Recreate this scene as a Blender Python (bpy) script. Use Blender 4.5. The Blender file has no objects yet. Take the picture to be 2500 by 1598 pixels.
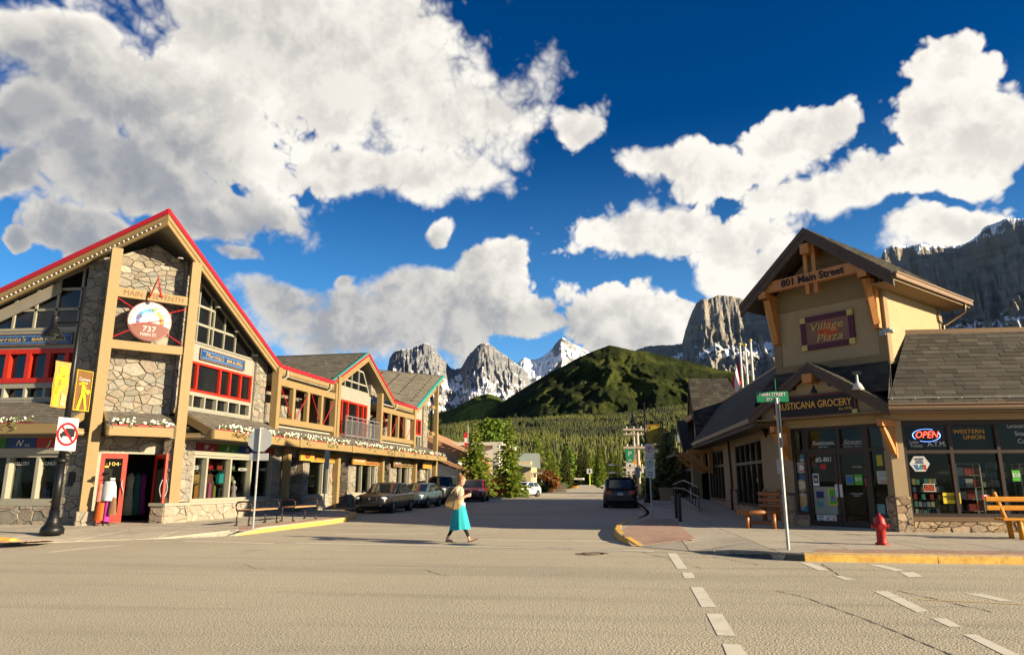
import bpy, math, random
import numpy as np
from mathutils import Vector, Matrix
random.seed(7); RNG = np.random.default_rng(5)
SC = bpy.context.scene; COL = SC.collection
# ------------------------------------------------------------------ camera
CAMH = 1.5; PITCH = 12.34; YAW = 7.16; FPX = 1718.0
cam = bpy.data.cameras.new('camera'); cam.sensor_width = 36; cam.lens = 36*FPX/2500
cam.clip_start = .1; cam.clip_end = 40000
cam_o = bpy.data.objects.new('camera', cam); COL.objects.link(cam_o)
cam_o.location = (0, 0, CAMH); cam_o.rotation_euler = (math.radians(90+PITCH), 0, math.radians(YAW))
SC.camera = cam_o
# ------------------------------------------------------------------ sun
SUN_EL = math.radians(17); SUN_AZ = math.radians(106.5)          # azimuth clockwise from +Y
SUNV = Vector((math.sin(SUN_AZ)*math.cos(SUN_EL), math.cos(SUN_AZ)*math.cos(SUN_EL), math.sin(SUN_EL)))
sl = bpy.data.lights.new('sun', 'SUN'); sl.energy = 5.0; sl.angle = math.radians(.5); sl.color = (1, .83, .56)
so = bpy.data.objects.new('sun', sl); COL.objects.link(so); so.location = (60, -20, 60)
so.rotation_euler = SUNV.to_track_quat('Z', 'Y').to_euler()
SC.view_settings.view_transform = 'Standard'; SC.view_settings.look = 'None'
SC.view_settings.exposure = 1.55; SC.view_settings.gamma = 1.0
SC.view_settings.use_curve_mapping = False
# ------------------------------------------------------------------ node helpers
class NT:
    def __init__(s, tree): s.t = tree; s.n = tree.nodes; s.l = tree.links
    def add(s, typ, **kw):
        nd = s.n.new(typ)
        for k, v in kw.items():
            if k.startswith('i_'): nd.inputs[int(k[2:]) if k[2:].isdigit() else k[2:]].default_value = v
            else: setattr(nd, k, v)
        return nd
    def lk(s, a, b): s.l.new(a, b)
    def val(s, x, sock):
        if hasattr(x, 'is_linked') or hasattr(x, 'links'): s.l.new(x, sock)
        else: sock.default_value = x
    def m(s, op, a, b=0.0, c=0.0, clamp=False):
        nd = s.n.new('ShaderNodeMath'); nd.operation = op; nd.use_clamp = clamp
        s.val(a, nd.inputs[0]); s.val(b, nd.inputs[1]); s.val(c, nd.inputs[2]); return nd.outputs[0]
    def vm(s, op, a, b=(0, 0, 0)):
        nd = s.n.new('ShaderNodeVectorMath'); nd.operation = op
        s.val(a, nd.inputs[0]); s.val(b, nd.inputs[1])
        return nd.outputs['Value'] if op in ('LENGTH', 'DOT_PRODUCT') else nd.outputs[0]
    def noise(s, vec, scale, detail=4, rough=.5, dist=0.0):
        nd = s.n.new('ShaderNodeTexNoise'); s.val(vec, nd.inputs['Vector']) if vec is not None else None
        nd.inputs['Scale'].default_value = scale; nd.inputs['Detail'].default_value = detail
        nd.inputs['Roughness'].default_value = rough; nd.inputs['Distortion'].default_value = dist
        return nd.outputs[0]
    def ss(s, x, a, b, lo=0.0, hi=1.0):
        nd = s.n.new('ShaderNodeMapRange'); nd.interpolation_type = 'SMOOTHSTEP'
        s.val(x, nd.inputs[0]); nd.inputs[1].default_value = a; nd.inputs[2].default_value = b
        nd.inputs[3].default_value = lo; nd.inputs[4].default_value = hi; return nd.outputs[0]
    def mix(s, f, a, b, mode='MIX'):
        nd = s.n.new('ShaderNodeMix'); nd.data_type = 'RGBA'; nd.blend_type = mode
        s.val(f, nd.inputs[0])
        for x, k in ((a, 6), (b, 7)):
            s.val((*x, 1) if isinstance(x, tuple) and len(x) == 3 else x, nd.inputs[k])
        return nd.outputs[2]
    def ramp(s, f, stops):
        nd = s.n.new('ShaderNodeValToRGB'); s.val(f, nd.inputs[0]); e = nd.color_ramp.elements
        while len(e) < len(stops): e.new(.5)
        for el, (p, c) in zip(e, stops): el.position = p; el.color = (*c, 1)
        return nd.outputs[0]
# ------------------------------------------------------------------ sky with clouds
def cam_ray(x, y):
    p, w = math.radians(PITCH), math.radians(YAW)
    fw = np.array([-math.sin(w)*math.cos(p), math.cos(w)*math.cos(p), math.sin(p)])
    rt = np.array([math.cos(w), math.sin(w), 0]); up = np.cross(rt, fw)
    return fw*FPX + rt*(x-1250) - up*(y-799)
def az_el(x, y):
    d = cam_ray(x, y); return math.atan2(d[0], d[1]), math.atan2(d[2], math.hypot(d[0], d[1]))
W = bpy.data.worlds.new('World'); SC.world = W; W.use_nodes = True
def build_sky():
    t = NT(W.node_tree); t.n.clear()
    sky = t.add('ShaderNodeTexSky', sky_type='NISHITA', sun_disc=False, sun_elevation=SUN_EL,
                sun_rotation=SUN_AZ, air_density=1.0, dust_density=.35, ozone_density=2.4, altitude=1300)
    hsv = t.add('ShaderNodeHueSaturation'); hsv.inputs['Saturation'].default_value = 1.42
    hsv.inputs['Value'].default_value = 1.0; t.lk(sky.outputs[0], hsv.inputs['Color'])
    co = t.add('ShaderNodeTexCoord').outputs['Generated']
    sep = t.add('ShaderNodeSeparateXYZ'); t.lk(co, sep.inputs[0]); X, Y, Z = sep.outputs
    az = t.m('ARCTAN2', X, Y); el = t.m('ARCSINE', Z)
    warp = t.add('ShaderNodeTexNoise'); warp.inputs['Scale'].default_value = 5; warp.inputs['Detail'].default_value = 4
    t.lk(co, warp.inputs['Vector'])
    wv = t.vm('MULTIPLY', t.vm('SUBTRACT', warp.outputs[1], (.5, .5, .5)), (.22, .22, 0))
    cmb = t.add('ShaderNodeCombineXYZ'); t.lk(az, cmb.inputs[0]); t.lk(el, cmb.inputs[1])
    pos = t.vm('ADD', cmb.outputs[0], wv)
    # cumulus groups: picture-space centre and radii of each turned into azimuth and elevation
    blobs = [(800, 130, 520, 270), (1120, 290, 270, 190), (430, 300, 380, 170), (170, 165, 180, 110), (980, 440, 330, 100),
             (1440, 350, 130, 90), (430, 480, 360, 120), (1960, 315, 130, 85), (1780, 420, 230, 90), (2360, 320, 260, 150),
             (2150, 455, 420, 90), (1650, 600, 340, 90), (1830, 660, 160, 70), (2270, 580, 190, 70), (1230, 680, 130, 70), (640, 730, 170, 80), (90, 330, 160, 90), (60, 460, 120, 60),
             (860, 775, 370, 95), (1170, 790, 270, 125), (1540, 805, 290, 80), (1020, 725, 150, 55), (1650, 742, 90, 35), (805, 678, 48, 32), (1040, 590, 50, 36),
             (75, 590, 50, 50), (220, 580, 140, 70), (540, 600, 90, 40)]
    dens = None; wsum = None; dsum = None
    for cx, cy, rx, ry in blobs:
        a0, e0 = az_el(cx, cy); a1, _ = az_el(cx+rx, cy); _, e1 = az_el(cx, cy-ry)
        d = t.vm('LENGTH', t.vm('MULTIPLY', t.vm('SUBTRACT', pos, (a0, e0, 0)), (1/abs(a1-a0), 1/abs(e1-e0), 0)))
        v = t.m('SUBTRACT', 1.0, t.m('MULTIPLY', d, d))
        w = t.m('MAXIMUM', v, .02); k = t.m('MULTIPLY', w, t.vm('DOT_PRODUCT', t.vm('SUBTRACT', pos, (a0, e0, 0)), (.45/abs(a1-a0), .75/abs(e1-e0), 0)))
        wsum = w if wsum is None else t.m('ADD', wsum, w); dsum = k if dsum is None else t.m('ADD', dsum, k)
        dens = v if dens is None else t.m('SMOOTH_MAX', dens, v, .35)
    # the rest of the sky, out of this view, carries the same broken cloud
    far = t.m('SUBTRACT', t.m('MULTIPLY', t.noise(co, 2.3, 2), 2.6), 1.45)
    ahead = t.m('MULTIPLY', t.ss(t.m('ABSOLUTE', t.m('ADD', az, math.radians(YAW))), .72, .95), 1.0)
    high = t.ss(el, .66, .80)
    aside = t.m('MAXIMUM', ahead, high)
    base = t.m('ADD', t.m('MULTIPLY', t.m('MAXIMUM', dens, -1.2), t.m('SUBTRACT', 1.0, aside)), t.m('MULTIPLY', far, aside))
    def fbm(vec):
        out = t.m('MULTIPLY', t.m('SUBTRACT', t.noise(vec, 5.5, 3, .5), .5), 2.6)
        for sc_, am in ((11, .95), (24, .62), (52, .40), (110, .24)):      # billows: rounded heads, sharp clefts
            out = t.m('ADD', out, t.m('MULTIPLY', t.m('SUBTRACT', t.m('ABSOLUTE', t.m('SUBTRACT', t.noise(vec, sc_, 0), .5)), .11), am*2.6))
        return out
    f0 = fbm(co)
    s0, s1 = f0, fbm(t.vm('ADD', co, (.022, -.004, .03)))
    rho = t.m('ADD', t.m('MULTIPLY', base, t.ss(base, .0, .8, 1.15, 1.75)), f0)
    soften = t.ss(t.noise(co, 3.0, 2), .42, .64, .45, 1.25); alpha = t.m('MULTIPLY', t.ss(t.m('DIVIDE', t.m('SUBTRACT', rho, .04), soften), 0, 1), .98)
    core = t.ss(t.m('ADD', base, t.m('MULTIPLY', f0, .22)), .25, 1.0)                         # thick middle reads grey from below
    lit = t.ss(t.m('SUBTRACT', s0, s1), -.75, .65)     # side towards the sun
    low = t.ss(el, .5, .12)
    shade = t.m('MULTIPLY', core, t.m('SUBTRACT', 1.0, t.m('MULTIPLY', low, .45)))
    west = t.ss(az, -.15, -.62)
    side = t.m('MULTIPLY', t.ss(t.m('DIVIDE', dsum, wsum), -.42, .50), t.m('SUBTRACT', 1.0, aside))
    br = t.m('SUBTRACT', t.m('ADD', t.m('ADD', .48, t.m('MULTIPLY', side, .34)), t.m('MULTIPLY', lit, .24)), t.m('MULTIPLY', shade, t.m('ADD', .15, t.m('MULTIPLY', west, .16))))
    br = t.m('MAXIMUM', br, .22)
    ccol = t.ramp(br, [(0, (.20, .23, .30)), (.40, (.40, .41, .43)), (.68, (.72, .69, .64)), (.95, (1.0, .96, .88))])
    cs = t.vm('MULTIPLY', ccol, (4.7, 4.7, 4.7))
    hz = t.ss(el, .52, .05)
    deep = t.vm('MULTIPLY', hsv.outputs[0], (.17, .35, .47)); skyc = t.mix(hz, deep, t.mix(.5, hsv.outputs[0], (.85, 2.0, 3.8)))
    out = t.mix(alpha, skyc, cs)
    bg = t.add('ShaderNodeBackground'); bg.inputs['Strength'].default_value = .075
    t.lk(out, bg.inputs['Color'])
    o = t.add('ShaderNodeOutputWorld'); t.lk(bg.outputs[0], o.inputs[0])
    W.cycles.sampling_method = 'MANUAL'; W.cycles.sample_map_resolution = 1024
build_sky()
# ------------------------------------------------------------------ materials
MATS = {}; ALB = 1.0
def newmat(name):
    m = bpy.data.materials.new(name); m.use_nodes = True; t = NT(m.node_tree)
    return m, t, t.n['Principled BSDF']
def mat(name, col, rough=.6, metal=0.0, var=.12, vscale=6.0, bump=0.0, bscale=40.0, spec=.28, emit=0.0, coat=0.0, dirt=0.0):
    if name in MATS: return MATS[name]
    if max(col) > .15 and not emit: col = tuple(c*ALB for c in col)
    m, t, b = newmat(name)
    co = t.add('ShaderNodeTexCoord').outputs['Object']
    b.inputs['Roughness'].default_value = rough; b.inputs['Metallic'].default_value = metal
    b.inputs['Specular IOR Level'].default_value = spec; b.inputs['Coat Weight'].default_value = coat
    n = t.noise(co, vscale, 6, .6)
    c0 = tuple(c*(1-var*1.6) for c in col); c1 = tuple(min(1, c*(1+var*1.4)) for c in col)
    c = t.ramp(n, [(.25, c0), (.75, c1)])
    if dirt:
        g = t.ss(t.noise(co, 2.2, 8, .7), .48, .72)
        c = t.mix(t.m('MULTIPLY', g, dirt), c, tuple(x*.45 for x in col))
    t.lk(c, b.inputs['Base Color'])
    t.lk(t.m('ADD', rough-.06, t.m('MULTIPLY', n, .14)), b.inputs['Roughness'])
    if bump:
        bn = t.add('ShaderNodeBump'); bn.inputs['Strength'].default_value = bump; bn.inputs['Distance'].default_value = .02
        t.lk(t.noise(co, bscale, 5, .65), bn.inputs['Height']); t.lk(bn.outputs[0], b.inputs['Normal'])
    if emit:
        b.inputs['Emission Color'].default_value = (*col, 1); b.inputs['Emission Strength'].default_value = emit
    MATS[name] = m; return m
def piece_mat(name, cols, rough=.85, bump=.5, bscale=14.0, grain=.25, stain=0.0):
    """one colour per piece (stone, brick, shingle, slab) picked from cols"""
    if name in MATS: return MATS[name]
    m, t, b = newmat(name)
    co = t.add('ShaderNodeTexCoord').outputs['Object']
    r = t.m('FRACT', t.m('ADD', t.m('MULTIPLY', t.add('ShaderNodeObjectInfo').outputs['Random'], 7.31), t.add('ShaderNodeNewGeometry').outputs['Random Per Island']))
    k = len(cols); c = t.ramp(r, [(i/max(1, k-1), cc) for i, cc in enumerate(cols)])
    n = t.noise(co, bscale, 8, .65)
    c = t.mix(1.0, c, t.ramp(n, [(.2, (1-grain*1.6,)*3), (.8, (1+grain*.6,)*3)]), 'MULTIPLY')
    if stain:
        c = t.mix(t.m('MULTIPLY', t.ss(t.noise(co, .8, 6, .65), .46, .7), stain), c, (.05, .045, .04))
    t.lk(c, b.inputs['Base Color']); b.inputs['Roughness'].default_value = rough
    bn = t.add('ShaderNodeBump'); bn.inputs['Strength'].default_value = bump; bn.inputs['Distance'].default_value = .03
    t.lk(n, bn.inputs['Height']); t.lk(bn.outputs[0], b.inputs['Normal'])
    MATS[name] = m; return m
def wood_mat(name, c0, c1, rough=.5, axis=2, scale=3.0):
    if name in MATS: return MATS[name]
    m, t, b = newmat(name)
    co = t.add('ShaderNodeTexCoord').outputs['Object']
    mp = t.add('ShaderNodeMapping'); t.lk(co, mp.inputs[0]); s = [14*scale/3]*3; s[axis] = 1.2; mp.inputs['Scale'].default_value = s
    n = t.noise(mp.outputs[0], scale, 6, .6, 1.2)
    t.lk(t.ramp(n, [(.3, c0), (.7, c1)]), b.inputs['Base Color']); b.inputs['Roughness'].default_value = rough
    bn = t.add('ShaderNodeBump'); bn.inputs['Strength'].default_value = .2; bn.inputs['Distance'].default_value = .01
    t.lk(n, bn.inputs['Height']); t.lk(bn.outputs[0], b.inputs['Normal'])
    MATS[name] = m; return m
def glass_mat(name, tint=(.75, .8, .78), refl=.10):
    if name in MATS: return MATS[name]
    m, t, b = newmat(name); t.n.remove(b)
    tr = t.add('ShaderNodeBsdfTransparent'); tr.inputs[0].default_value = (*tint, 1)
    gl = t.add('ShaderNodeBsdfGlossy'); gl.inputs['Roughness'].default_value = .03; gl.inputs['Color'].default_value = (.9, .95, .95, 1)
    lw = t.add('ShaderNodeLayerWeight'); lw.inputs['Blend'].default_value = .25
    f = t.m('ADD', refl*.5, t.m('MULTIPLY', lw.outputs['Fresnel'], .07), clamp=True)
    mx = t.add('ShaderNodeMixShader'); t.lk(f, mx.inputs[0]); t.lk(tr.outputs[0], mx.inputs[1]); t.lk(gl.outputs[0], mx.inputs[2])
    t.lk(mx.outputs[0], t.n['Material Output'].inputs[0]); MATS[name] = m; return m
# ------------------------------------------------------------------ frames and meshes
UP = np.array([0, 0, 1.0])
class Frame:
    """a facade: origin, direction to the viewer's right, outward normal"""
    def __init__(s, o, d):
        s.o = np.array([*o[:2], 0.0]) if len(o) == 2 else np.array(o, float)
        d = np.array([d[0], d[1], 0.0]); s.d = d/np.linalg.norm(d); s.n = np.cross(s.d, UP)
    def p(s, a, z, out=0.0): return s.o + s.d*a + s.n*out + UP*z
    def shift(s, a=0.0, out=0.0): return Frame(s.p(a, 0, out), s.d)
def tag(o, label=None, cat=None, group=None, kind=None):
    if label: o['label'] = label
    if cat: o['category'] = cat
    if group: o['group'] = group
    if kind: o['kind'] = kind
    return o
def thing(name, label, cat, loc=(0, 0, 0), group=None):
    o = bpy.data.objects.new(name, None); COL.objects.link(o); o.location = [float(c) for c in loc]; o.empty_display_size = .3
    return tag(o, label, cat, group)
def rootloc(o):
    while o.parent: o = o.parent
    return np.array(o.location)
class MB:
    def __init__(s): s.v = []; s.f = []; s.mi = []; s.cur = 0
    def add(s, vs, fs):
        b = len(s.v); s.v += [tuple(float(c) for c in q) for q in vs]
        s.f += [tuple(b+i for i in f) for f in fs]; s.mi += [s.cur]*len(fs); return s
    def box(s, F, a0, a1, z0, z1, o0, o1):
        if a0 > a1: a0, a1 = a1, a0
        P = [F.p(a, z, o) for o in (o0, o1) for z in (z0, z1) for a in (a0, a1)]
        return s.add(P, [(0, 1, 3, 2)[::-1] if False else (2, 3, 1, 0), (4, 5, 7, 6), (0, 1, 5, 4), (3, 2, 6, 7), (2, 0, 4, 6), (1, 3, 7, 5)])
    def cube(s, x0, x1, y0, y1, z0, z1): return s.box(WF, x0, x1, z0, z1, -y1, -y0)
    def prism(s, poly, vec):
        n = len(poly); poly = [np.array(q, float) for q in poly]; vec = np.array(vec, float)
        nrm = sum((np.cross(poly[i]-poly[0], poly[(i+1) % n]-poly[0]) for i in range(n)), np.zeros(3))
        if nrm @ vec < 0: poly = poly[::-1]
        P = poly + [q+vec for q in poly]
        return s.add(P, [tuple(range(n))[::-1], tuple(range(n, 2*n))] + [(i, (i+1) % n, n+(i+1) % n, n+i) for i in range(n)])
    def fprism(s, F, poly, o0, o1): return s.prism([F.p(a, z, o0) for a, z in poly], F.n*(o1-o0))
    def tube(s, pts, r, n=8, cap=True):
        pts = [np.array(q, float) for q in pts]; rs = r if isinstance(r, (list, tuple)) else [r]*len(pts); P = []
        t0 = pts[1]-pts[0]; ref = np.array([0, 0, 1.0]) if abs(t0[2]) < .9*np.linalg.norm(t0) else np.array([1.0, 0, 0])
        for i, q in enumerate(pts):
            t = pts[min(i+1, len(pts)-1)]-pts[max(i-1, 0)]; t = t/(np.linalg.norm(t)+1e-9)
            u = np.cross(ref, t); u /= np.linalg.norm(u)+1e-9; w = np.cross(t, u); ref2 = np.cross(t, u)
            P += [q + rs[i]*(math.cos(2*math.pi*k/n)*u + math.sin(2*math.pi*k/n)*w) for k in range(n)]
        fs = [(i*n+k, i*n+(k+1) % n, (i+1)*n+(k+1) % n, (i+1)*n+k) for i in range(len(pts)-1) for k in range(n)]
        if cap: fs += [tuple(range(n))[::-1], tuple(range((len(pts)-1)*n, len(pts)*n))]
        return s.add(P, fs)
    def bar(s, a, b, w, h=None):
        a = np.array(a, float); b = np.array(b, float); h = h or w; t = (b-a)/np.linalg.norm(b-a)
        ref = UP if abs(t[2]) < .95 else np.array([1.0, 0, 0]); u = np.cross(ref, t); u /= np.linalg.norm(u); v = np.cross(t, u)
        P = [q+u*sx*w/2+v*sy*h/2 for q in (a, b) for sx, sy in ((-1, -1), (1, -1), (1, 1), (-1, 1))]
        return s.add(P, [(3, 2, 1, 0), (4, 5, 6, 7)] + [(i, (i+1) % 4, 4+(i+1) % 4, 4+i) for i in range(4)])
    def lathe(s, c, prof, n=16, sy=1.0):
        c = np.array(c, float); P = []
        for r, z in prof: P += [c+np.array([r*math.cos(2*math.pi*k/n), sy*r*math.sin(2*math.pi*k/n), z]) for k in range(n)]
        fs = [(i*n+k, i*n+(k+1) % n, (i+1)*n+(k+1) % n, (i+1)*n+k) for i in range(len(prof)-1) for k in range(n)]
        return s.add(P, fs+[tuple(range(n))[::-1], tuple(range((len(prof)-1)*n, len(prof)*n))])
    def ball(s, c, r, n=10, m=7):
        r = np.array(r if isinstance(r, (tuple, list)) else (r, r, r), float)
        P = [np.array(c)+r*np.array([math.sin(math.pi*i/m)*math.cos(2*math.pi*k/n), math.sin(math.pi*i/m)*math.sin(2*math.pi*k/n), -math.cos(math.pi*i/m)]) for i in range(1, m) for k in range(n)]
        P += [np.array(c)-[0, 0, r[2]], np.array(c)+[0, 0, r[2]]]; L = len(P)
        fs = [(i*n+k, i*n+(k+1) % n, (i+1)*n+(k+1) % n, (i+1)*n+k) for i in range(m-2) for k in range(n)]
        fs += [((k+1) % n, k, L-2) for k in range(n)] + [((m-2)*n+k, (m-2)*n+(k+1) % n, L-1) for k in range(n)]
        return s.add(P, fs)
    def disc(s, F, a, z, r, o0, o1, n=28, rz=None):
        return s.fprism(F, [(a+r*math.cos(2*math.pi*k/n), z+(rz or r)*math.sin(2*math.pi*k/n)) for k in range(n)], o0, o1)
    def ring(s, F, a, z, r0, r1, o0, o1, t0=0.0, t1=360.0, n=32):
        N = max(3, int(n*(t1-t0)/360)); full = t1-t0 >= 359.9
        for i in range(N):
            A, B = math.radians(t0+(t1-t0)*i/N), math.radians(t0+(t1-t0)*(i+1)/N)
            s.fprism(F, [(a+r0*math.cos(A), z+r0*math.sin(A)), (a+r1*math.cos(A), z+r1*math.sin(A)), (a+r1*math.cos(B), z+r1*math.sin(B)), (a+r0*math.cos(B), z+r0*math.sin(B))], o0, o1)
        return s
    def build(s, name, mats, parent=None, kind=None, smooth=False, label=None, bevel=0.0):
        me = bpy.data.meshes.new(name)
        off = rootloc(parent) if parent else np.zeros(3)
        v = np.array(s.v, dtype=np.float64).reshape(-1, 3)-off
        me.from_pydata(v.tolist(), [], s.f)
        ms = mats if isinstance(mats, (list, tuple)) else [mats]
        for m in ms: me.materials.append(m)
        if len(ms) > 1: me.polygons.foreach_set('material_index', s.mi)
        if smooth: me.polygons.foreach_set('use_smooth', [True]*len(s.f))
        me.update()
        o = bpy.data.objects.new(name, me); COL.objects.link(o)
        if parent: o.parent = parent
        if bevel:
            b = o.modifiers.new('bevel', 'BEVEL'); b.width = bevel; b.segments = 2; b.limit_method = 'ANGLE'; b.angle_limit = .6
        tag(o, label, kind=kind); return o
WF = Frame((0, 0), (1, 0))                 # world frame: a = x, out = -y
def copy_tree(o, parent=None, loc=None, rz=None, sc=None, **tags):
    c = o.copy(); COL.objects.link(c)
    if parent: c.parent = parent
    if loc is not None: c.location = loc
    if rz is not None: c.rotation_euler[2] = rz
    if sc is not None: c.scale = sc if isinstance(sc, (tuple, list)) else (sc,)*3
    for ch in list(o.children): copy_tree(ch, c)
    tag(c, **tags); return c
# ------------------------------------------------------------------ lettering
TEXTS = []
def text(s, F, a, z, h, m, parent, out=.01, width=None, align='CENTER', ext=.004, shear=0.0, rot=0.0, bold=0.0, name='lettering', space=1.0):
    cu = bpy.data.curves.new(name, 'FONT'); cu.body = s; cu.size = h/.73; cu.extrude = ext; cu.shear = shear; cu.offset = bold
    cu.align_x = align; cu.align_y = 'BOTTOM_BASELINE'; cu.resolution_u = 3; cu.space_character = space
    cu.materials.append(m)
    o = bpy.data.objects.new(name, cu); COL.objects.link(o); o.parent = parent
    c, sn = math.cos(rot), math.sin(rot); X = F.d*c+UP*sn; Yv = -F.d*sn+UP*c
    P = F.p(a, z, out)-rootloc(parent)
    M = Matrix(((X[0], Yv[0], F.n[0], P[0]), (X[1], Yv[1], F.n[1], P[1]), (X[2], Yv[2], F.n[2], P[2]), (0, 0, 0, 1)))
    o.matrix_local = M
    if width: TEXTS.append((o, width))
    return o
def fit_texts():
    bpy.context.view_layer.update()
    for o, w in TEXTS:
        d = o.dimensions[0]
        if d > 1e-4: o.matrix_local = o.matrix_local @ Matrix.Diagonal((w/d, 1, 1, 1))
    dg = bpy.context.evaluated_depsgraph_get()               # lettering becomes plain meshes
    for o in [q for q in bpy.data.objects if q.type == 'FONT']:
        me = bpy.data.meshes.new_from_object(o.evaluated_get(dg), depsgraph=dg); nm, M, par = o.name, o.matrix_local.copy(), o.parent
        n = bpy.data.objects.new('lettering', me); COL.objects.link(n); n.parent = par; n.matrix_local = M
        if not me.materials: me.materials.append(o.data.materials[0])
        bpy.data.objects.remove(o)
# ------------------------------------------------------------------ polygon pieces
def clip(poly, conv):
    """Sutherland-Hodgman: poly (any) against a convex counter-clockwise polygon"""
    out = list(poly)
    for i in range(len(conv)):
        ax, ay = conv[i]; bx, by = conv[(i+1) % len(conv)]; inp = out; out = []
        if not inp: break
        f = [(bx-ax)*(q[1]-ay)-(by-ay)*(q[0]-ax) for q in inp]
        for j in range(len(inp)):
            p, q, fp, fq = inp[j-1], inp[j], f[j-1], f[j]
            if (fp >= 0) != (fq >= 0):
                t = fp/(fp-fq); out.append((p[0]+t*(q[0]-p[0]), p[1]+t*(q[1]-p[1])))
            if fq >= 0: out.append(q)
    return out
def area(p): return .5*sum(p[i-1][0]*p[i][1]-p[i][0]*p[i-1][1] for i in range(len(p)))
def inset(poly, d):
    n = len(poly); out = []
    cx = sum(p[0] for p in poly)/n; cy = sum(p[1] for p in poly)/n
    for i in range(n):
        p0, p1, p2 = poly[i-1], poly[i], poly[(i+1) % n]
        e1 = (p1[0]-p0[0], p1[1]-p0[1]); e2 = (p2[0]-p1[0], p2[1]-p1[1])
        l1 = math.hypot(*e1) or 1e-6; l2 = math.hypot(*e2) or 1e-6
        n1 = (-e1[1]/l1, e1[0]/l1); n2 = (-e2[1]/l2, e2[0]/l2)
        bx, by = n1[0]+n2[0], n1[1]+n2[1]; bl = math.hypot(bx, by) or 1e-6; bx, by = bx/bl, by/bl
        c = max(.45, bx*n1[0]+by*n1[1]); q = (p1[0]+bx*d/c, p1[1]+by*d/c)
        out.append(q)
    return out
def simplify(poly, tol):
    out = []
    for q in poly:
        if not out or math.hypot(q[0]-out[-1][0], q[1]-out[-1][1]) > tol: out.append(q)
    if len(out) > 2 and math.hypot(out[0][0]-out[-1][0], out[0][1]-out[-1][1]) < tol: out.pop()
    return out
def rubble(region, size, seed=0, stretch=1.5):
    """irregular stones filling a convex region; returns counter-clockwise polygons"""
    rg = random.Random(seed); xs = [p[0] for p in region]; ys = [p[1] for p in region]
    w, h = size*stretch, size; pts = []
    j = 0; y = min(ys)-h
    while y < max(ys)+h:
        x = min(xs)-w+(w/2 if j % 2 else 0)
        while x < max(xs)+w:
            pts.append((x+rg.uniform(-.42, .42)*w, y+rg.uniform(-.42, .42)*h, rg.uniform(-.35, .75)*size*size)); x += w
        y += h; j += 1
    # a few big stones swallow their neighbours
    for _ in range(len(pts)//9):
        i = rg.randrange(len(pts)); p = pts[i]; pts[i] = (p[0], p[1], p[2]+rg.uniform(.5, 1.4)*size*size)
    out = []; k2 = (1/stretch)**2
    for i, p in enumerate(pts):
        poly = list(region)
        for q in pts:
            if q is p or abs(q[0]-p[0]) > 3.2*w or abs(q[1]-p[1]) > 3.2*h: continue
            # power diagram in the stretched metric
            A = 2*k2*(q[0]-p[0]); B = 2*(q[1]-p[1])
            Cc = k2*(q[0]**2-p[0]**2)+(q[1]**2-p[1]**2)-q[2]+p[2]
            new = []; f = [Cc-A*v[0]-B*v[1] for v in poly]
            for jn in range(len(poly)):
                a, b, fa, fb = poly[jn-1], poly[jn], f[jn-1], f[jn]
                if (fa >= 0) != (fb >= 0):
                    tt = fa/(fa-fb); new.append((a[0]+tt*(b[0]-a[0]), a[1]+tt*(b[1]-a[1])))
                if fb >= 0: new.append(b)
            poly = new
            if len(poly) < 3: break
        poly = simplify(poly, .03) if len(poly) >= 3 else []
        if len(poly) >= 3 and area(poly) > size*size*.06: out.append(poly)
    return out
def stone_mesh(mb, F, poly, out, depth, joint, rg):
    a = inset(poly, joint)
    if area(a) < area(poly)*.25 or area(a) <= 0: return
    d = depth*rg.uniform(.6, 1.25); b = inset(a, .009); 
    if area(b) < area(a)*.25: b = [( (p[0]*.7+sum(q[0] for q in a)/len(a)*.3), (p[1]*.7+sum(q[1] for q in a)/len(a)*.3)) for p in a]
    n = len(a); tz = rg.uniform(-.012, .012); ta = rg.uniform(-.012, .012); cx = sum(q[0] for q in a)/n; cz = sum(q[1] for q in a)/n
    P = [F.p(x, z, out) for x, z in a]+[F.p(x, z, out+d*.62) for x, z in a]+[F.p(x, z, out+d+tz*(z-cz)*8+ta*(x-cx)*8) for x, z in b]
    fs = [(k*n+i, k*n+(i+1) % n, (k+1)*n+(i+1) % n, (k+1)*n+i) for k in range(2) for i in range(n)]+[tuple(range(2*n, 3*n))]
    mb.add(P, fs)
class Pieces:
    """collects pieces of one kind on one thing: the largest as parts, the rest joined"""
    def __init__(s, name, restname): s.name, s.rest, s.items = name, restname, []
    def add(s, mb, size): 
        if mb.v: s.items.append((size, mb))
    def build(s, m, parent, limit=300):
        s.items.sort(key=lambda q: -q[0])
        for _, mb in s.items[:limit]: mb.build(s.name, m, parent)
        if len(s.items) > limit:
            J = MB()
            for _, mb in s.items[limit:]: J.add(mb.v, mb.f)
            J.build(s.rest, m, parent, kind='stuff')
def pxsize(c, s):
    d = np.linalg.norm(np.array(c)-np.array([0, 0, CAMH])); return s/d
def stones_on(P, F, region, size, out=0.0, depth=.05, joint=.014, seed=0, stretch=1.5):
    rg = random.Random(seed+99)
    for poly in rubble(region, size, seed, stretch):
        mb = MB(); stone_mesh(mb, F, poly, out, depth, joint, rg)
        P.add(mb, pxsize(F.p(*poly[0]), math.sqrt(abs(area(poly)))))
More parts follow.
